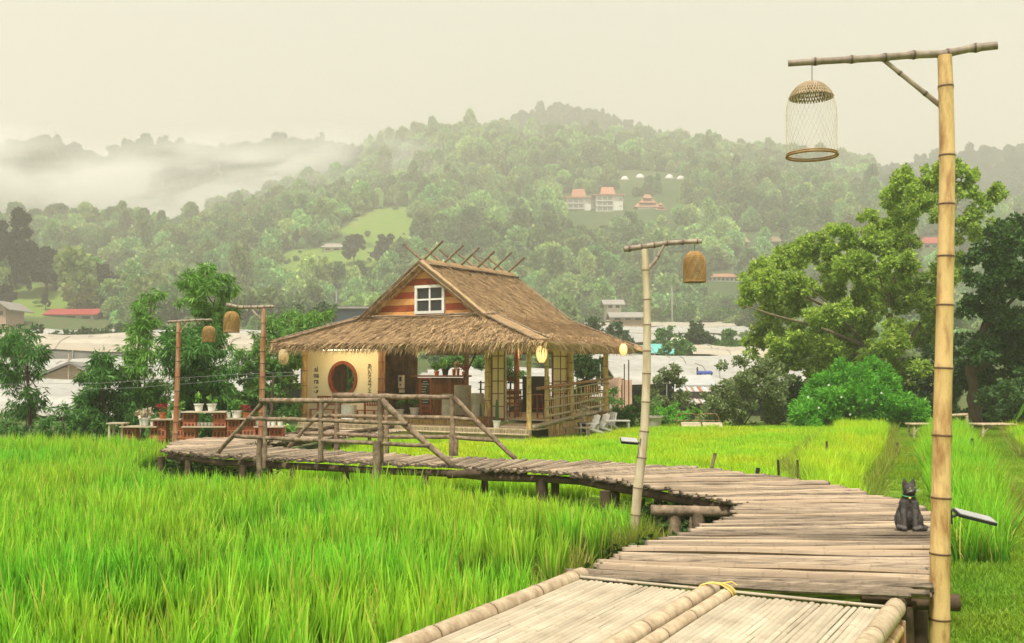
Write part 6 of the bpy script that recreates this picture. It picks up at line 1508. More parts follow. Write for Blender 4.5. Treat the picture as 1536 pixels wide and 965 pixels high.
m1 = o.modifiers.new('r', 'REMESH'); m1.mode = 'VOXEL'; m1.voxel_size = .0055; m2 = o.modifiers.new('s', 'SMOOTH'); m2.factor = .5; m2.iterations = 5
dg = bpy.context.evaluated_depsgraph_get(); dg.update(); cm = bpy.data.meshes.new_from_object(o.evaluated_get(dg)); bpy.data.objects.remove(o); bpy.data.meshes.remove(me)
cp = W(1364, 797, 8.72); cp.z = .012
CSC = 1.02
cat = thing('cat', cp, 'dark grey cat with a green collar sitting on the walkway beside the tall lamp post', 'cat', rz=rad(-17))
cm.transform(Matrix.Scale(CSC, 4)); cm.polygons.foreach_set('use_smooth', [True] * len(cm.polygons)); cm.materials.clear(); cm.materials.append(MT['cat'])
co = np.array([v.co[:] for v in cm.vertices]) / CSC; lite = np.clip(1 - np.linalg.norm((co - np.array([0, -.07, .20])) / np.array([.035, .03, .03]), axis=1), 0, 1) + np.clip(1 - np.linalg.norm((co - np.array([.02, -.085, .335])) / np.array([.025, .03, .02]), axis=1), 0, 1) * .8 + ((np.abs(co[:, 0]) > .03) & (co[:, 1] < -.045) & (co[:, 2] < .18)) * .45
at = cm.attributes.new('a', 'FLOAT', 'POINT'); at.data.foreach_set('value', lite.astype(np.float32)); at = cm.attributes.new('r', 'FLOAT', 'POINT')
cm.name = 'body'; ob = bpy.data.objects.new('body', cm); COL.objects.link(ob); ob.parent = cat
Rh = Matrix.Rotation(.55, 3, 'Z'); HP = lambda x, y, z: (Vector((.004, -.035, .345)) + Rh @ Vector((x, y, z))) * CSC
MT['collar'] = plain('green_collar', (.07, .30, .11)); MT['eye'] = M('cat_eye', (.45, .5, .12), rough=.1, vk=0, spec=.8)
mb = MB(); mb.tube([Vector((math.cos(a) * .053, -.018 + math.sin(a) * .054, .292 + .010 * math.sin(a))) * CSC for a in np.linspace(0, 2 * math.pi, 29)], .0055, 8, caps=False); put(mb, 'collar', 'collar', cat, local=True, smooth=True)
mb = MB(); mb.ball(Vector((.004, -.078, .272)) * CSC, .011); put(mb, 'bell', 'rope', cat, local=True, smooth=True)
for s in (-1, 1):
    mb = MB(); mb.ball(HP(s * .022, -.044, .008), .0095, .006, .0085, 12, 8); e_ = put(mb, 'eye', 'eye', cat, local=True, smooth=True); mb = MB(); mb.ball(HP(s * .022, -.0495, .008), .003, .002, .007, 8, 6); put(mb, 'pupil', 'ink', e_, local=True)
mb = MB(); mb.ball(HP(0, -.066, -.006), .006, .004, .004, 8, 6); put(mb, 'nose', 'ink', cat, local=True)
mb = MB()
for s in (-1, 1):
    for k in range(3): mb.tube([HP(s * .018, -.06, -.014 + k * .004), HP(s * .065, -.055, -.022 + k * .012)], .0007, 4)
put(mb, 'whiskers', 'white_paint', cat, local=True)

rng = np.random.default_rng(4); nv = np.array([v.normal[:] for v in cm.vertices]); pv = np.array([v.co[:] for v in cm.vertices]); ix = rng.integers(0, len(pv), 9000)
D = nv[ix] * .55 + np.array([0, .1, -.75]) + rng.normal(0, .25, (9000, 3)); V, Q = leaves(pv[ix] - nv[ix] * .002, D, rng.uniform(.010, .019, 9000), .13, 9); np_mesh('fur', V, Q, MT['cat'], {'r': ('FACE', rng.random(9000))}, parent=ob, local=True)
# ------------------------------------------------------------------ valley: growing sheds, houses, single trees
def gz(x, y): return float(zt(x, y))
def shed(label, x0, x1, y0, y1, h, bay, mat='plastic', along='x', wall=None, slope=None, amp=.28, seed=0, dark=True, name='growing_shed'):
    """rows of low film covered bays; ridges run along x, one behind the other, on posts"""
    t = thing(name, ((x0 + x1) / 2, y0, gz((x0 + x1) / 2, y0)), label, 'growing shed'); rng = np.random.default_rng(seed)
    nb = max(1, int(round((y1 - y0) / bay))); sub = 6; nx = max(4, int((x1 - x0) / 4)); V = []; Q = []; A = []
    ny = nb * sub
    for j in range(ny + 1):
        y = y0 + (y1 - y0) * j / ny; ph = (j % sub) / sub; arc = math.sin(math.pi * ph)
        for i in range(nx + 1):
            x = x0 + (x1 - x0) * i / nx; z = gz(x, y) + h + amp * bay * .35 * arc ** .8 + rng.normal(0, .09) + .12 * math.sin(i * 1.9 + (j // sub) * 2.1)
            V.append((x + rng.normal(0, .1), y, z)); A.append(1.0 if ph == 0 else 0.0)
    for j in range(ny):
        for i in range(nx): a = j * (nx + 1) + i; Q.append((a, a + 1, a + nx + 2, a + nx + 1))
    r = np.repeat(rng.random(ny), nx)
    np_mesh('cover', V, Q, MT[mat], {'a': ('POINT', A), 'r': ('FACE', r)}, parent=t)
    mb = MB(); Va = V
    for i in range(0, nx + 1, 2): mb.tube([Vector(Va[j * (nx + 1) + i]) + Vector((0, 0, .03)) for j in range(ny + 1)], .035, 4)
    put(mb, 'ribs', 'greyfilm', t)
    mb = MB()
    if wall:
        mb.prism([(x0, y0 + .1, gz(x0, y0) - .3), (x1, y0 + .1, gz(x1, y0) - .3), (x1, y0 + .1, gz(x1, y0) + h - .02), (x0, y0 + .1, gz(x0, y0) + h - .02)], (0, .06, 0)); put(mb, 'side_sheet', wall, t)
    mb = MB()
    for i in range(nx // 2 + 1): x = x0 + (x1 - x0) * i / max(1, nx // 2); mb.tube([(x, y0, gz(x, y0) - .2), (x, y0, gz(x, y0) + h + .05)], .06, 5)
    put(mb, 'posts', 'greywood', t)
    mb = MB(); mb.prism([(x0 + .5, (y0 * .9 + y1 * .1), gz(x0, y0) - .3), (x1 - .5, (y0 * .9 + y1 * .1), gz(x1, y0) - .3), (x1 - .5, (y0 * .9 + y1 * .1), gz(x1, y0) + h - .3), (x0 + .5, (y0 * .9 + y1 * .1), gz(x0, y0) + h - .3)], (0, .1, 0)); put(mb, 'crop', 'lf_fardark', t)
    return t
MT['plastic_cream'] = M('cream_film', (.48, .43, .34), (.38, .34, .27), .6, rough=.6, vk=.1, mask=(.42, .36, .27))
MT['turq'] = M('turquoise_film', (.16, .58, .52), (.13, .48, .43), .6, rough=.5, vk=.06, mask=(.14, .45, .42))
MT['greyfilm'] = M('grey_net', (.30, .28, .25), (.22, .21, .19), .6, rough=.7, vk=.1, mask=(.2, .2, .18))
MT['tin'] = M('tin_roof', (.46, .48, .48), (.55, .55, .53), 1.5, rough=.45, vk=.1, mask=(.34, .16, .10))
MT['blue'] = plain('blue_sheet', (.08, .12, .38)); MT['pinkwall'] = M('pink_block_wall', (.60, .40, .28), (.50, .33, .23), 2, rough=.9, vk=.05)
MT['redroof'] = M('red_roof', (.45, .07, .06), (.33, .05, .045), 2, rough=.6, vk=.1); MT['tileroof'] = M('tile_roof', (.52, .25, .16), (.42, .19, .12), 2, rough=.75, vk=.12)
MT['greyroof'] = M('grey_roof', (.36, .33, .29), (.28, .26, .23), 1, rough=.8, vk=.1); MT['cream'] = M('cream_wall', (.68, .63, .52), (.6, .55, .45), 1, rough=.85, vk=.05)
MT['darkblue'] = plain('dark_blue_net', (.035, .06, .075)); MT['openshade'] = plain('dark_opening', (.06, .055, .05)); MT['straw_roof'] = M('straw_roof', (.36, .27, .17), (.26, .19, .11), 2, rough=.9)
# right hand valley
shed('largest pale film roofed growing shed, right of the cafe', 6.5, 21, 63, 92, 2.0, 7.2, seed=1)
shed('turquoise film strip behind the largest shed', 11.3, 15.5, 94, 105, 2.5, 5.5, 'turq', seed=2)
shed('cream film shed behind the bushes, right of the turquoise one', 16.8, 26, 97, 112, 2.2, 5, 'plastic_cream', seed=3)
shed('pale shed behind the clump of green bushes', 13, 30, 128, 155, 2.2, 6.5, seed=4)
shed('wide cream shed roof just below the hill, right of the lamp post', 16, 48, 178, 205, 2.2, 7, 'plastic', seed=5)
shed('farthest low pale shed row at the foot of the green slope', 18, 52, 232, 252, 2.3, 7, 'plastic_cream', seed=6)
shed('white shed seen through the open cafe', -6, 5.5, 56, 76, 1.9, 6.5, seed=7)
# left hand valley
shed('nearest white film shed, left, filling the gap between the feathery trees', -44, -14, 47.5, 60, 1.75, 6.0, seed=8, amp=.5)
shed('second white film shed behind the brown hut, left', -52, -12, 65, 84, 2.1, 6.4, seed=9)
shed('cream film shed with a dark grey net front', -58, -14, 92, 112, 2.9, 5.2, 'plastic_cream', wall='greyfilm', seed=10, amp=.6)
shed('long thin pale shed below the red roofed house', -75, -28, 148, 162, 2.6, 7, 'plastic', seed=11)
shed('pale shed roof behind the middle feathery trees', -26, -9, 66, 92, 2.4, 6.4, seed=12)
# bushes between the sheds, each its own clump
def vbush(label, lst, d, mat, seed, leaf, group='bushes between the growing sheds', nm='valley_bush', cat='bush'):
    cl_ = PC(lst, d, d * .012, seed, flat=.85); q = W(lst[0][0], lst[0][1], d); q.z = gz(q.x, d) - .2
    return tree(nm, label, cat, q, [q, Vector(cl_[0][0])], [], split(cl_, 4, seed, .6), 5200 / (leaf / .16) ** 2 * .16, leaf, mat, 'bark', seed, group, r0=.15, aspect=.6, sub=7, shell=.3)
for i, (lb_, lst, d, mt, lf) in enumerate((
    ('rounded green bush right of the turquoise strip', [(1015, 524, 16), (1000, 528, 12), (1030, 524, 10)], 92, 'lf_round', .3),
    ('green tree clump between shed rows, just right of the pale lamp post', [(993, 505, 14), (1008, 512, 16), (985, 518, 14), (1000, 498, 10)], 124, 'lf_round', .35),
    ('larger dark bush clump beside the conical hut', [(1048, 498, 16), (1065, 508, 18), (1035, 512, 16), (1080, 512, 14), (1055, 518, 14)], 122, 'lf_dark', .35),
    ('light bush at the right end of the bush row', [(1090, 500, 12), (1100, 512, 14), (1085, 520, 10)], 120, 'lf_round', .35),
    ('low hedge of bushes along the foot of the slope, right', [(1010, 475, 12), (1035, 470, 14), (1065, 474, 14), (1095, 472, 14), (1120, 478, 12)], 262, 'lf_round', .8),
    ('dark bushes right of the roof edge above the turquoise strip', [(905, 500, 14), (925, 495, 16), (940, 505, 14), (890, 490, 16), (945, 520, 8)], 108, 'lf_dark', .35),
    ('dark hedge below the red roofed house', [(110, 505, 14), (140, 500, 16), (165, 505, 14), (85, 505, 12), (190, 500, 16), (60, 510, 14)], 140, 'lf_dark', .45),
    ('dark round tree left of the red roofed house', [(50, 500, 16), (60, 520, 14), (40, 515, 12)], 112, 'lf_dark', .4),
    ('bushes before the blue netted shed', [(470, 480, 14), (490, 470, 16), (480, 495, 14), (455, 470, 12)], 105, 'lf_dark', .4))):
    vbush(lb_, lst, d, mt, 700 + i * 10, lf)
# scrub that fills the remaining ground at the foot of the hills
rg = np.random.default_rng(77)
p = jgrid(112, 330, .62, 4.6, 12); k = keep_clear(p) & (rg.random(len(p)) < .62)
SHEDS = [(6.5, 21, 63, 92), (11, 16, 94, 105), (16.8, 26, 97, 112), (13, 30, 126, 156), (16, 48, 176, 206), (18, 52, 230, 254), (-58, -14, 90, 114), (-75, -28, 146, 163), (-26, -9, 64, 92)]
for a, b, c_, d_ in SHEDS: k &= ~((p[:, 0] > a - 3) & (p[:, 0] < b + 3) & (p[:, 1] > c_ - 22) & (p[:, 1] < d_ + 1))
HOUSES = [(105, 486, 235), (12, 476, 215), (920, 463, 255), (948, 482, 222), (1085, 424, 330), (530, 478, 200)]
for px, py, d in HOUSES: q = W(px, py, d); k &= ~((np.abs(p[:, 0] - q.x * p[:, 1] / d) < 8.5) & (p[:, 1] > d - 75) & (p[:, 1] < d + 6))
p = p[k]; p2 = p[(p[:, 1] > 200)]
pm = np.concatenate([fill(m, d_, 900 + i) for i, (m, d_) in enumerate(zip(MEADOWS, (.003, .008, .015, .004, .015)))])
woods('meadow_scrub', pm, 1.8, MT['lf_far'], 300, 61, (.5, .9))
woods('valley_scrub', p, 3.4, MT['lf_far'], 420, 41, (.6, 1.0)); woods('slope_foot_trees', p2[::2], 6.0, MT['lf_far'], 520, 51, (.8, 1.2))
# single trees that stand out
def far_tree(label, px, py, hpx, wpx, d, mat, seed, pine=False):
    q = T(px, py); d = q.y if d is None else d; q = W(px, py, d); q.z = gz(q.x, d) if abs(gz(q.x, d) - q.z) < 6 else q.z
    h = hpx / F * d; w_ = wpx / F * d; rng = np.random.default_rng(seed); cl_ = []
    for i in range(11):
        u = rng.uniform(.32, .98); a = rng.uniform(0, 6.28); rr = w_ * .5 * (math.sin(math.pi * min(1, .25 + u * .7)) * .75) * (1 if not pine else 1 - u * .6)
        cl_.append((tuple(q + Vector((math.cos(a) * rr * .7, math.sin(a) * rr * .7, h * u * .92))), (w_ * .27, w_ * .27, h * .15)))
    return tree('hillside_tree', label, 'tree', q, [q - Vector((0, 0, .5)), q + Vector((0, 0, h * .5)), q + Vector((0, 0, h * .85))], [], cl_, -1400, w_ * .075, mat, 'bark', seed, 'trees that stand out on the slopes', r0=w_ * .035, aspect=.65, sub=6, shell=.3)
for i, (lb_, px, py, h_, w_, d, mt) in enumerate((
    ('big dark tree at the left edge above the grassy knoll', 18, 430, 128, 80, 250, 'lf_fardark'), ('dark tree just right of the big one on the knoll', 70, 432, 62, 60, 262, 'lf_fardark'), ('round dark tree below the pagoda roofed house', 116, 462, 64, 52, 262, 'lf_fardark'), ('dark bushy tree above the red roofed house', 150, 470, 42, 50, 270, 'lf_fardark'),
    ('small dark bush on the grassy knoll', 42, 446, 16, 12, 258, 'lf_fardark'), ('small dark tree standing alone on the knoll', 68, 462, 30, 16, 240, 'lf_fardark'), ('dark shrub at the left edge under the big tree', 8, 470, 46, 30, 235, 'lf_fardark'),
    ('dark tall tree standing alone under the bright meadow', 531, 398, 52, 34, None, 'lf_fardark'), ('broad dark tree just right of the lone tall one', 580, 400, 48, 50, None, 'lf_fardark'), ('thin dark tree near the thatched hill hut', 445, 375, 34, 14, None, 'lf_fardark'), ('leafy tree above the hill meadow', 492, 345, 46, 40, None, 'lf_far'), ('flat crowned tree at the edge of the mist', 372, 398, 48, 60, None, 'lf_far'), ('dark slim tree behind the tallest feathery tree', 354, 450, 44, 22, 300, 'lf_fardark'),
    ('pale tall tree right above the bare earth cut', 1003, 460, 62, 34, None, 'lf_far'), ('pale round tree below the hotel', 905, 425, 56, 56, None, 'lf_far'), ('palm like crown above the cafe roof edge', 812, 450, 34, 26, None, 'lf_far'), ('dark tree left in front of the low hill roof', 500, 500, 46, 44, 98, 'lf_dark'), ('dark tree in the gap left of the striped gable', 470, 505, 40, 40, 105, 'lf_dark'))):
    far_tree(lb_, px, py, h_, w_, d, MT[mt] and mt, 800 + i)
# houses
def house(name, label, cat, px, py, d, wpx, hpx, roofpx, dep, wall, roofm, group=None, gable='x', nwin=3, over=1.0, rz=0.0, winm='openshade', floors=1, hip=False):
    q = T(px, py) if d is None else W(px, py, d); d = q.y; k = d / F; w_, h, rh = wpx * k, hpx * k, roofpx * k; q.z = q.z
    t = thing(name, q, label, cat, group, rz); mb = MB(); mb.box((0, dep / 2, h / 2 - 1.5), (w_, dep, h + 3)); put(mb, 'wall', wall, t, local=True)
    o = over; mb = MB(); x0, x1, y0, y1 = -w_ / 2 - o, w_ / 2 + o, -o, dep + o
    th = .25
    if hip:
        c = [(x0, y0, h), (x1, y0, h), (x1, y1, h), (x0, y1, h)]; r0_, r1_ = (x0 + w_ * .3, dep / 2, h + rh), (x1 - w_ * .3, dep / 2, h + rh); vs = c + [r0_, r1_]; mb.add(vs, [(0, 1, 5, 4), (2, 3, 4, 5), (1, 2, 5), (3, 0, 4), (0, 3, 2, 1)])
    elif gable == 'x':
        mb.prism([(x0, y0, h - .1), (x0, dep / 2, h + rh), (x0, y1, h - .1), (x0, y1, h - .1 - th), (x0, dep / 2, h + rh - th), (x0, y0, h - .1 - th)], (x1 - x0, 0, 0))
    else:
        mb.prism([(x0, y0, h - .1), (0, y0, h + rh), (x1, y0, h - .1), (x1, y0, h - .1 - th), (0, y0, h + rh - th), (x0, y0, h - .1 - th)], (0, y1 - y0, 0))
        m3 = MB(); m3.prism([(-w_ / 2, .02, h - .05), (w_ / 2, .02, h - .05), (0, .02, h + rh - .35)], (0, .1, 0)); put(m3, 'gable', wall, t, local=True)
    put(mb, 'roof', roofm, t, local=True)
    for f_ in range(floors):
        for i in range(nwin):
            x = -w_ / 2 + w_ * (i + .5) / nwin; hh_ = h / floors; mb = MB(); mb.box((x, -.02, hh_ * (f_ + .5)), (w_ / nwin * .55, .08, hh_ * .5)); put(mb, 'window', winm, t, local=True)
    return t
house('red_roofed_house', 'low house with a bright red roof below the grassy knoll, left', 'house', 107, 486, 235, 66, 15, 9, 7, 'cream', 'redroof', nwin=3, over=1.2)
house('gabled_house', 'small house with a reddish gable at the left edge', 'house', -2, 476, 215, 22, 12, 13, 8, 'pinkwall', 'greyroof', gable='y', nwin=1, over=1.5)
house('pagoda_house', 'white house with a stepped brown roof on the misty left slope', 'house', 160, 419, None, 34, 7, 9, 8, 'white_paint', 'greyroof', nwin=5, over=1.0, hip=True)
house('thatched_hill_hut', 'grey thatched hut on the hill meadow left of the gable', 'hut', 498, 377, None, 26, 5, 8, 7, 'cream', 'greyroof', nwin=2, over=1.4, hip=True)
house('roadside_house', 'small pale house with a grey roof under the bare earth cut', 'house', 921, 464, 255, 22, 8, 8, 8, 'cream', 'greyroof', nwin=2, over=1.0)
house('village_house', 'low grey roofed houses front left of the pale lamp post', 'house', 942, 482, 222, 46, 7, 8, 7, 'pinkwall', 'greyroof', nwin=3, over=.8)
house('long_house', 'long pale house with a brown roof behind the hanging basket', 'house', 1088, 423, None, 52, 8, 6, 9, 'white_paint', 'tileroof', nwin=8, over=.8)
house('stilt_hut', 'left one of two steep thatched huts on the right slope', 'hut', 1116, 372, None, 11, 7, 10, 5, 'brownplank', 'straw_roof', 'thatched huts on the right slope', nwin=1, over=.9, hip=True)
house('stilt_hut', 'right one of two steep thatched huts, above the spreading tree', 'hut', 1165, 368, None, 10, 5, 9, 5, 'brownplank', 'straw_roof', 'thatched huts on the right slope', nwin=1, over=.9, hip=True)
house('red_temple_hall', 'red roofed hall seen behind the spreading tree, left of the tall post', 'hall', 1408, 374, None, 46, 8, 12, 10, 'cream', 'redroof', nwin=4, over=1.5, hip=True)
house('netted_shed', 'long dark blue netted shed just left of the striped gable', 'shed', 530, 475, 130, 62, 16, 2, 8, 'darkblue', 'greyroof', nwin=1, winm='darkblue', over=.3)
house('conical_hut', 'small pointed pale hut between the bushes behind the turquoise strip', 'hut', 1020, 519, 100, 10, 3, 10, 2.4, 'cream', 'cream', nwin=1, over=.5, hip=True)
# hotel: two white three storey blocks with steep tiled roofs
q = T(892, 318); t = thing('hillside_hotel', q, 'white three storey hotel with two steep orange tiled roofs high on the slope', 'hotel'); k = q.y / F
def hb(mb, px0, px1, py0, py1, y0, y1): mb.box((((px0 + px1) / 2 - 892) * k, (y0 + y1) / 2, (318 - (py0 + py1) / 2) * k), ((px1 - px0) * k, y1 - y0, abs(py1 - py0) * k))
mb = MB(); hb(mb, 850, 887, 296, 330, 2, 14); hb(mb, 894, 935, 293, 328, 0, 14); hb(mb, 884, 896, 298, 326, 5, 13); put(mb, 'wall', 'white_paint', t, local=True)
for a_, b_, y0, yy in ((852, 876, 298, 1.9), (896, 919, 295, -.1)):
    for f_ in range(3):
        for i in range(3):
            w_ = (b_ - a_) / 3; mb = MB(); hb(mb, a_ + w_ * i + .8, a_ + w_ * (i + 1) - .8, y0 + 1 + f_ * 8, y0 + 6 + f_ * 8, yy - .05, yy + .2); put(mb, 'window', 'greymetal', t, local=True)
        mb = MB(); hb(mb, a_ - 2, b_ + 1, y0 + 6.8 + f_ * 8, y0 + 7.8 + f_ * 8, yy - 1.2, yy + .1); put(mb, 'balcony', 'white_paint', t, local=True)
for i in range(2): mb = MB(); hb(mb, 930, 933, 298 + i * 10, 302 + i * 10, -.05, .2); put(mb, 'window', 'greymetal', t, local=True)
for xa, xb, xc, xd, yb, yt in ((857, 880, 860, 878, 296, 281), (901, 925, 904, 922, 293, 278)):
    mb = MB(); z0, z1 = (318 - yb) * k, (318 - yt) * k; f = lambda x: (x - 892) * k
    mb.add([(f(xa), 1, z0), (f(xb), 1, z0), (f(xb), 13, z0), (f(xa), 13, z0), (f(xc), 6, z1), (f(xd), 6, z1), (f(xd), 8, z1), (f(xc), 8, z1)], [(0, 1, 5, 4), (1, 2, 6, 5), (2, 3, 7, 6), (3, 0, 4, 7), (4, 5, 6, 7), (0, 3, 2, 1)]); put(mb, 'roof', 'tileroof', t, local=True)
mb = MB(); hb(mb, 847, 888, 295.2, 297, .5, 15); hb(mb, 888, 937, 292.2, 294, -1.5, 15); put(mb, 'eaves', 'tileroof', t, local=True)
# temple like roofs right of the hotel
def temple(label, px, py, wpx, hpx):
    q = T(px, py); k = q.y / F; t = thing('temple_pavilion', q, label, 'pavilion', 'pavilions with stepped tiled roofs on the slope'); w_, h = wpx * k, hpx * k
    mb = MB(); mb.box((0, 3, h * .1 - .5), (w_ * .7, 5, h * .25 + 1)); put(mb, 'wall', 'cream', t, local=True)
    for z0, z1, ww, w2 in ((.15, .5, 1.0, .6), (.42, .75, .62, .35), (.7, 1.0, .34, .2)):
        mb = MB(); a_ = w_ * ww / 2; b_ = w_ * w2 / 2; mb.add([(-a_, 0, h * z0), (a_, 0, h * z0), (a_, 6, h * z0), (-a_, 6, h * z0), (-b_, 3, h * z1), (b_, 3, h * z1)], [(0, 1, 5, 4), (2, 3, 4, 5), (1, 2, 5), (3, 0, 4), (0, 3, 2, 1)]); put(mb, 'roof', 'tileroof', t, local=True)
temple('largest pavilion with stepped orange roofs right of the hotel', 972, 314, 42, 24); temple('small roofed pavilion at the right side of the largest one', 992, 318, 18, 14); temple('lower pavilion roof half hidden in trees under the largest one', 998, 337, 18, 8)
# white dome tents
MT['tent'] = plain('tent_canvas', (.82, .80, .74))
for i, (px, py, r_) in enumerate(((937, 270, 6), (960, 267, 6.5), (1004, 268, 6.5), (1021, 269, 6))):
    q = T(px, py); k = q.y / F; t = thing('dome_tent', q, 'white dome tent on a terrace above the hotel', 'tent', 'white dome tents above the hotel'); mb = MB(); R_ = r_ * k; mb.lathe((0, 0, -.4), [(R_, 0), (R_ * .98, R_ * .3), (R_ * .8, R_ * .65), (R_ * .5, R_ * .9), (R_ * .12, R_ * 1.02), (.01, R_ * 1.04)], 14, cap=False); put(mb, 'canvas', 'tent', t, local=True, smooth=True)
    mb = MB(); mb.box((0, -.3, -.8), (R_ * 2.6, R_ * 2, .5)); put(mb, 'terrace', 'greyroof', t, local=True)
# brown plank hut among the left sheds
q = W(105, 598, 60); q.z = gz(q.x, 60); t = thing('plank_hut', q, 'brown plank hut with a dark shallow roof between the white sheds, left', 'hut', rz=rad(12))
mb = MB(); z1 = W(105, 566, 60).z - q.z
for kx in range(9): mb.box((-1.5 + kx * .37, 0, z1 / 2), (.35, .05 + .01 * (kx % 2), z1))
mb.prism([(-1.65, -.02, z1), (1.65, -.02, z1), (.0, -.02, z1 + .75)], (0, .05, 0)); mb.box((0, 1.6, z1 / 2), (3.2, 3, z1 - .04)); put(mb, 'wall', 'board', t, local=True)
mb = MB(); mb.prism([(-2.9, -.5, z1 - .35), (0, -.5, z1 + .95), (1.9, -.5, z1 + .1), (1.9, -.5, z1 - .02), (0, -.5, z1 + .80), (-2.9, -.5, z1 - .48)], (0, 4, 0)); put(mb, 'roof', 'greyfilm', t, local=True)
mb = MB(); mb.tube([(-.05, -.3, -.3), (-.05, -.3, z1 + 1.4)], .05, 6); put(mb, 'pole', 'board', t, local=True)
# tin roofed shed, pink wall, path, poles, wires on the right
d = 52; t = thing('tin_shed', W(1040, 600, d), 'tin roofed shed with rust stripes below the largest pale shed', 'shed')
mb = MB(); a0, a1, b1, b0 = W(1003, 566, d + 6), W(1066, 564, d + 6), W(1074, 580, d), W(1012, 580, d); mb.prism([b0, b1, a1, a0], (0, 0, .08)); put(mb, 'roof', 'tin', t)
n_ = 22; c0, c1 = W(1008, 582, d - .1), W(1074, 582, d - .1); mb = MB()
for i in range(n_):
    u = (i + .5) / n_; p_ = c0.lerp(c1, u); rust = 1.0 if i in (6, 9, 12, 13) else (.5 if i in (17, 18) else 0); mb.prism([p_ + Vector((-.05, 0, 0)), p_ + Vector((.05, 0, 0)), p_ + Vector((.05 + .1, -2.2, -.75)), p_ + Vector((-.05 + .1, -2.2, -.75))], (0, 0, .05 + .02 * (i % 2)), rust)
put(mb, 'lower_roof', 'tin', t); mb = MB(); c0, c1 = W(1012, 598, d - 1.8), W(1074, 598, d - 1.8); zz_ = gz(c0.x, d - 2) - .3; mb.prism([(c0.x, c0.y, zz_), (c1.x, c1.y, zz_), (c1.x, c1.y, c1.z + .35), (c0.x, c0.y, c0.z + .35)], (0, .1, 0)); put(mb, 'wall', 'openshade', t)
t = thing('blue_cover', W(1058, 562, 60), 'blue plastic cover lying on the shed roof by a short post', 'cover'); mb = MB()
for i in range(5): mb.ball(W(1050 + i * 3.5, 560 + (i % 2) * 2, 60), .22, .3, .16, 8, 5)
put(mb, 'sheet', 'blue', t); mb = MB(); mb.tube([W(1046, 565, 60), W(1046, 551, 60)], .05, 6); put(mb, 'post', 'darkwood', t)
dW = 58; t = thing('pink_wall', W(930, 592, dW), 'pinkish block wall with a gate pier beside the dirt path', 'wall'); mb = MB()
a0, a1 = W(908, 592, dW + 2), W(931, 594, dW); mb.prism([(a0.x, a0.y, a0.z - 1), (a1.x, a1.y, a1.z - 1), (a1.x, a1.y, W(931, 567, dW).z), (a0.x, a0.y, W(908, 567, dW + 2).z)], (0, .3, 0)); put(mb, 'wall_panel', 'pinkwall', t)
for xa, xb, yt in ((928, 932, 566), (934, 948, 570)):
    mb = MB(); a0, a1 = W(xa, 594, dW - .6), W(xb, 594, dW - .6); mb.prism([(a0.x, a0.y, a0.z - 1), (a1.x, a1.y, a1.z - 1), (a1.x, a1.y, W(xb, yt, dW).z), (a0.x, a0.y, W(xa, yt, dW).z)], (0, .4, 0)); put(mb, 'pier', 'pinkwall', t)
mb = MB(); a0 = W(933, 594, dW - .3); mb.prism([(a0.x, a0.y, a0.z - 1), (a0.x + .12, a0.y, a0.z - 1), (a0.x + .12, a0.y, W(933, 568, dW).z), (a0.x, a0.y, W(933, 568, dW).z)], (0, .2, 0)); put(mb, 'gate_post', 'brownplank', t)
# dirt path
PW = [(3.9, 39.5, 1.2), (5.0, 43, 1.4), (6.3, 46.5, 1.3), (6.6, 50, 1.2), (6.1, 54, 1.1), (6.4, 60, 1.0)]; V = []; Q = []
for (x, y, w_) in PW:
    for u in (-1, -.33, .33, 1): V.append((x + u * w_, y, max(gz(x - w_, y), gz(x + w_, y)) + .05))
for i in range(len(PW) - 1):
    for j in range(3): Q.append((i * 4 + j, i * 4 + j + 1, i * 4 + j + 5, i * 4 + j + 4))
MT['dirt'] = M('dirt', (.52, .42, .28), (.42, .32, .20), 1.5, rough=.95, vk=0); tag(np_mesh('path', V, Q, MT['dirt'], {'r': ('FACE', np.zeros(len(Q)))}), kind='structure')
# thin poles and wires
def pole(label, px, y0, y1, d, r, mat='darkwood', group='thin poles in the valley', lampy=None):
    a, b = W(px, y1, d), W(px, y0, d); a.z = min(a.z, gz(a.x, d)); mb = MB(); mb.tube([a, b], r, 6); o = mb.build('utility_pole', MT[mat], origin=tuple(a)); tag(o, label, 'pole', group)
pole('thin dark pole standing before the pink wall, left', 936.5, 546, 594, 53, .028); pole('taller thin dark pole before the pink wall, right', 943, 540, 594, 53, .034); pole('pale thin pole against the dark tree by the rear cafe post', 900.5, 546, 585, 45, .025, 'greymetal'); pole('thin grey pole in front of the largest pale shed', 1000, 548, 585, 55, .022, 'greymetal')
pole('grey utility pole standing in front of the netted shed', 505, 436, 470, 140, .12, 'greymetal'); pole('pale utility pole below the bare earth slope', 1008, 430, 470, 255, .17, 'greymetal')
for lb_, pts in (('upper wire sagging across the feathery trees', [(-20, 577), (60, 576), (150, 575), (260, 568), (350, 562), (456, 558)]), ('lower wire sagging across the feathery trees', [(130, 584), (200, 582), (290, 575), (380, 567), (456, 562)])):
    mb = MB(); mb.tube([W(x, y, 26.8) for x, y in pts], .005, 4); o = mb.build('cable', MT['wire'], origin=tuple(W(200, 580, 26.8))); tag(o, lb_, 'cable', 'cables strung in front of the feathery trees')
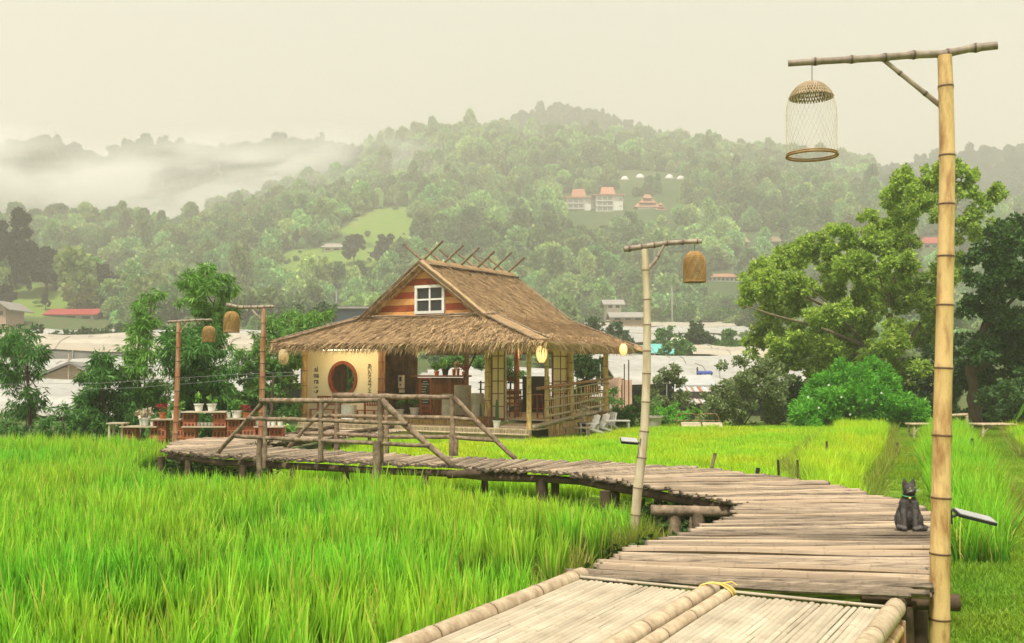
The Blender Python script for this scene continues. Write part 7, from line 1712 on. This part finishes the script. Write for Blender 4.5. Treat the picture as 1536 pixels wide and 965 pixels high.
# ------------------------------------------------------------------ air
def volume_mat(name, col, dens, aniso=0.0):
    m = bpy.data.materials.new(name); m.use_nodes = True; t = m.node_tree
    for n in list(t.nodes):
        if n.type != 'OUTPUT_MATERIAL': t.nodes.remove(n)
    v = t.nodes.new('ShaderNodeVolumePrincipled'); v.inputs['Color'].default_value = (*col, 1); v.inputs['Density'].default_value = dens
    v.inputs['Anisotropy'].default_value = aniso
    t.links.new(v.outputs[0], t.nodes['Material Output'].inputs['Volume'])
    return m, v
mh, _ = volume_mat('haze_air', (.88, .86, .80), .00108)
b = MB(); b.box((0, 940, 222), (2900, 2080, 460)); hzo = b.build('haze', mh); tag(hzo, kind='stuff')
def mist(label, c, r, dens, seed, thr=.46, sc=1.7, rot=0.0):
    m, v = volume_mat('mist_air', (1, 1, .99), 0, -.2); t = m.node_tree; N = t.nodes; L = t.links
    tc = N.new('ShaderNodeTexCoord'); no = N.new('ShaderNodeTexNoise'); no.inputs['Scale'].default_value = sc; no.inputs['Detail'].default_value = 4; no.inputs['Distortion'].default_value = .4
    mp = N.new('ShaderNodeMapping'); mp.inputs['Location'].default_value = (seed, seed * .7, 0); mp.inputs['Rotation'].default_value = (0, .5, 0); mp.inputs['Scale'].default_value = (1, 1, .8)
    L.new(tc.outputs['Object'], mp.inputs[0]); L.new(mp.outputs[0], no.inputs[0])
    ln = N.new('ShaderNodeVectorMath'); ln.operation = 'LENGTH'; L.new(tc.outputs['Object'], ln.inputs[0])
    fo = N.new('ShaderNodeMapRange'); fo.interpolation_type = 'SMOOTHSTEP'; fo.inputs[1].default_value = 1.0; fo.inputs[2].default_value = .25; L.new(ln.outputs['Value'], fo.inputs[0])
    nr = N.new('ShaderNodeMapRange'); nr.inputs[1].default_value = thr; nr.inputs[2].default_value = thr + .16; L.new(no.outputs['Fac'], nr.inputs[0])
    mu = N.new('ShaderNodeMath'); mu.operation = 'MULTIPLY'; L.new(fo.outputs[0], mu.inputs[0]); L.new(nr.outputs[0], mu.inputs[1])
    m2 = N.new('ShaderNodeMath'); m2.operation = 'MULTIPLY'; m2.inputs[1].default_value = dens; L.new(mu.outputs[0], m2.inputs[0]); L.new(m2.outputs[0], v.inputs['Density'])
    mb = MB(); mb.ball((0, 0, 0), 1, 1, 1, 24, 14); o = mb.build('mist', m); o.location = c; o.scale = r; o.rotation_euler = (0, rot, 0); tag(o, label, 'mist', None, 'stuff')
mist('thick white mist lying before the left ridge', (-205, 690, 121), (215, 90, 50), .13, 3.1, .46, 2.1, -.08)
mist('thin mist drifting before the far left ridge', (-400, 680, 138), (150, 80, 46), .08, 7.7, .47, 2.0)
mist('wisp of mist at the foot of the far right ridge', (455, 900, 150), (110, 60, 36), .010, 5.2, .40, 1.8)
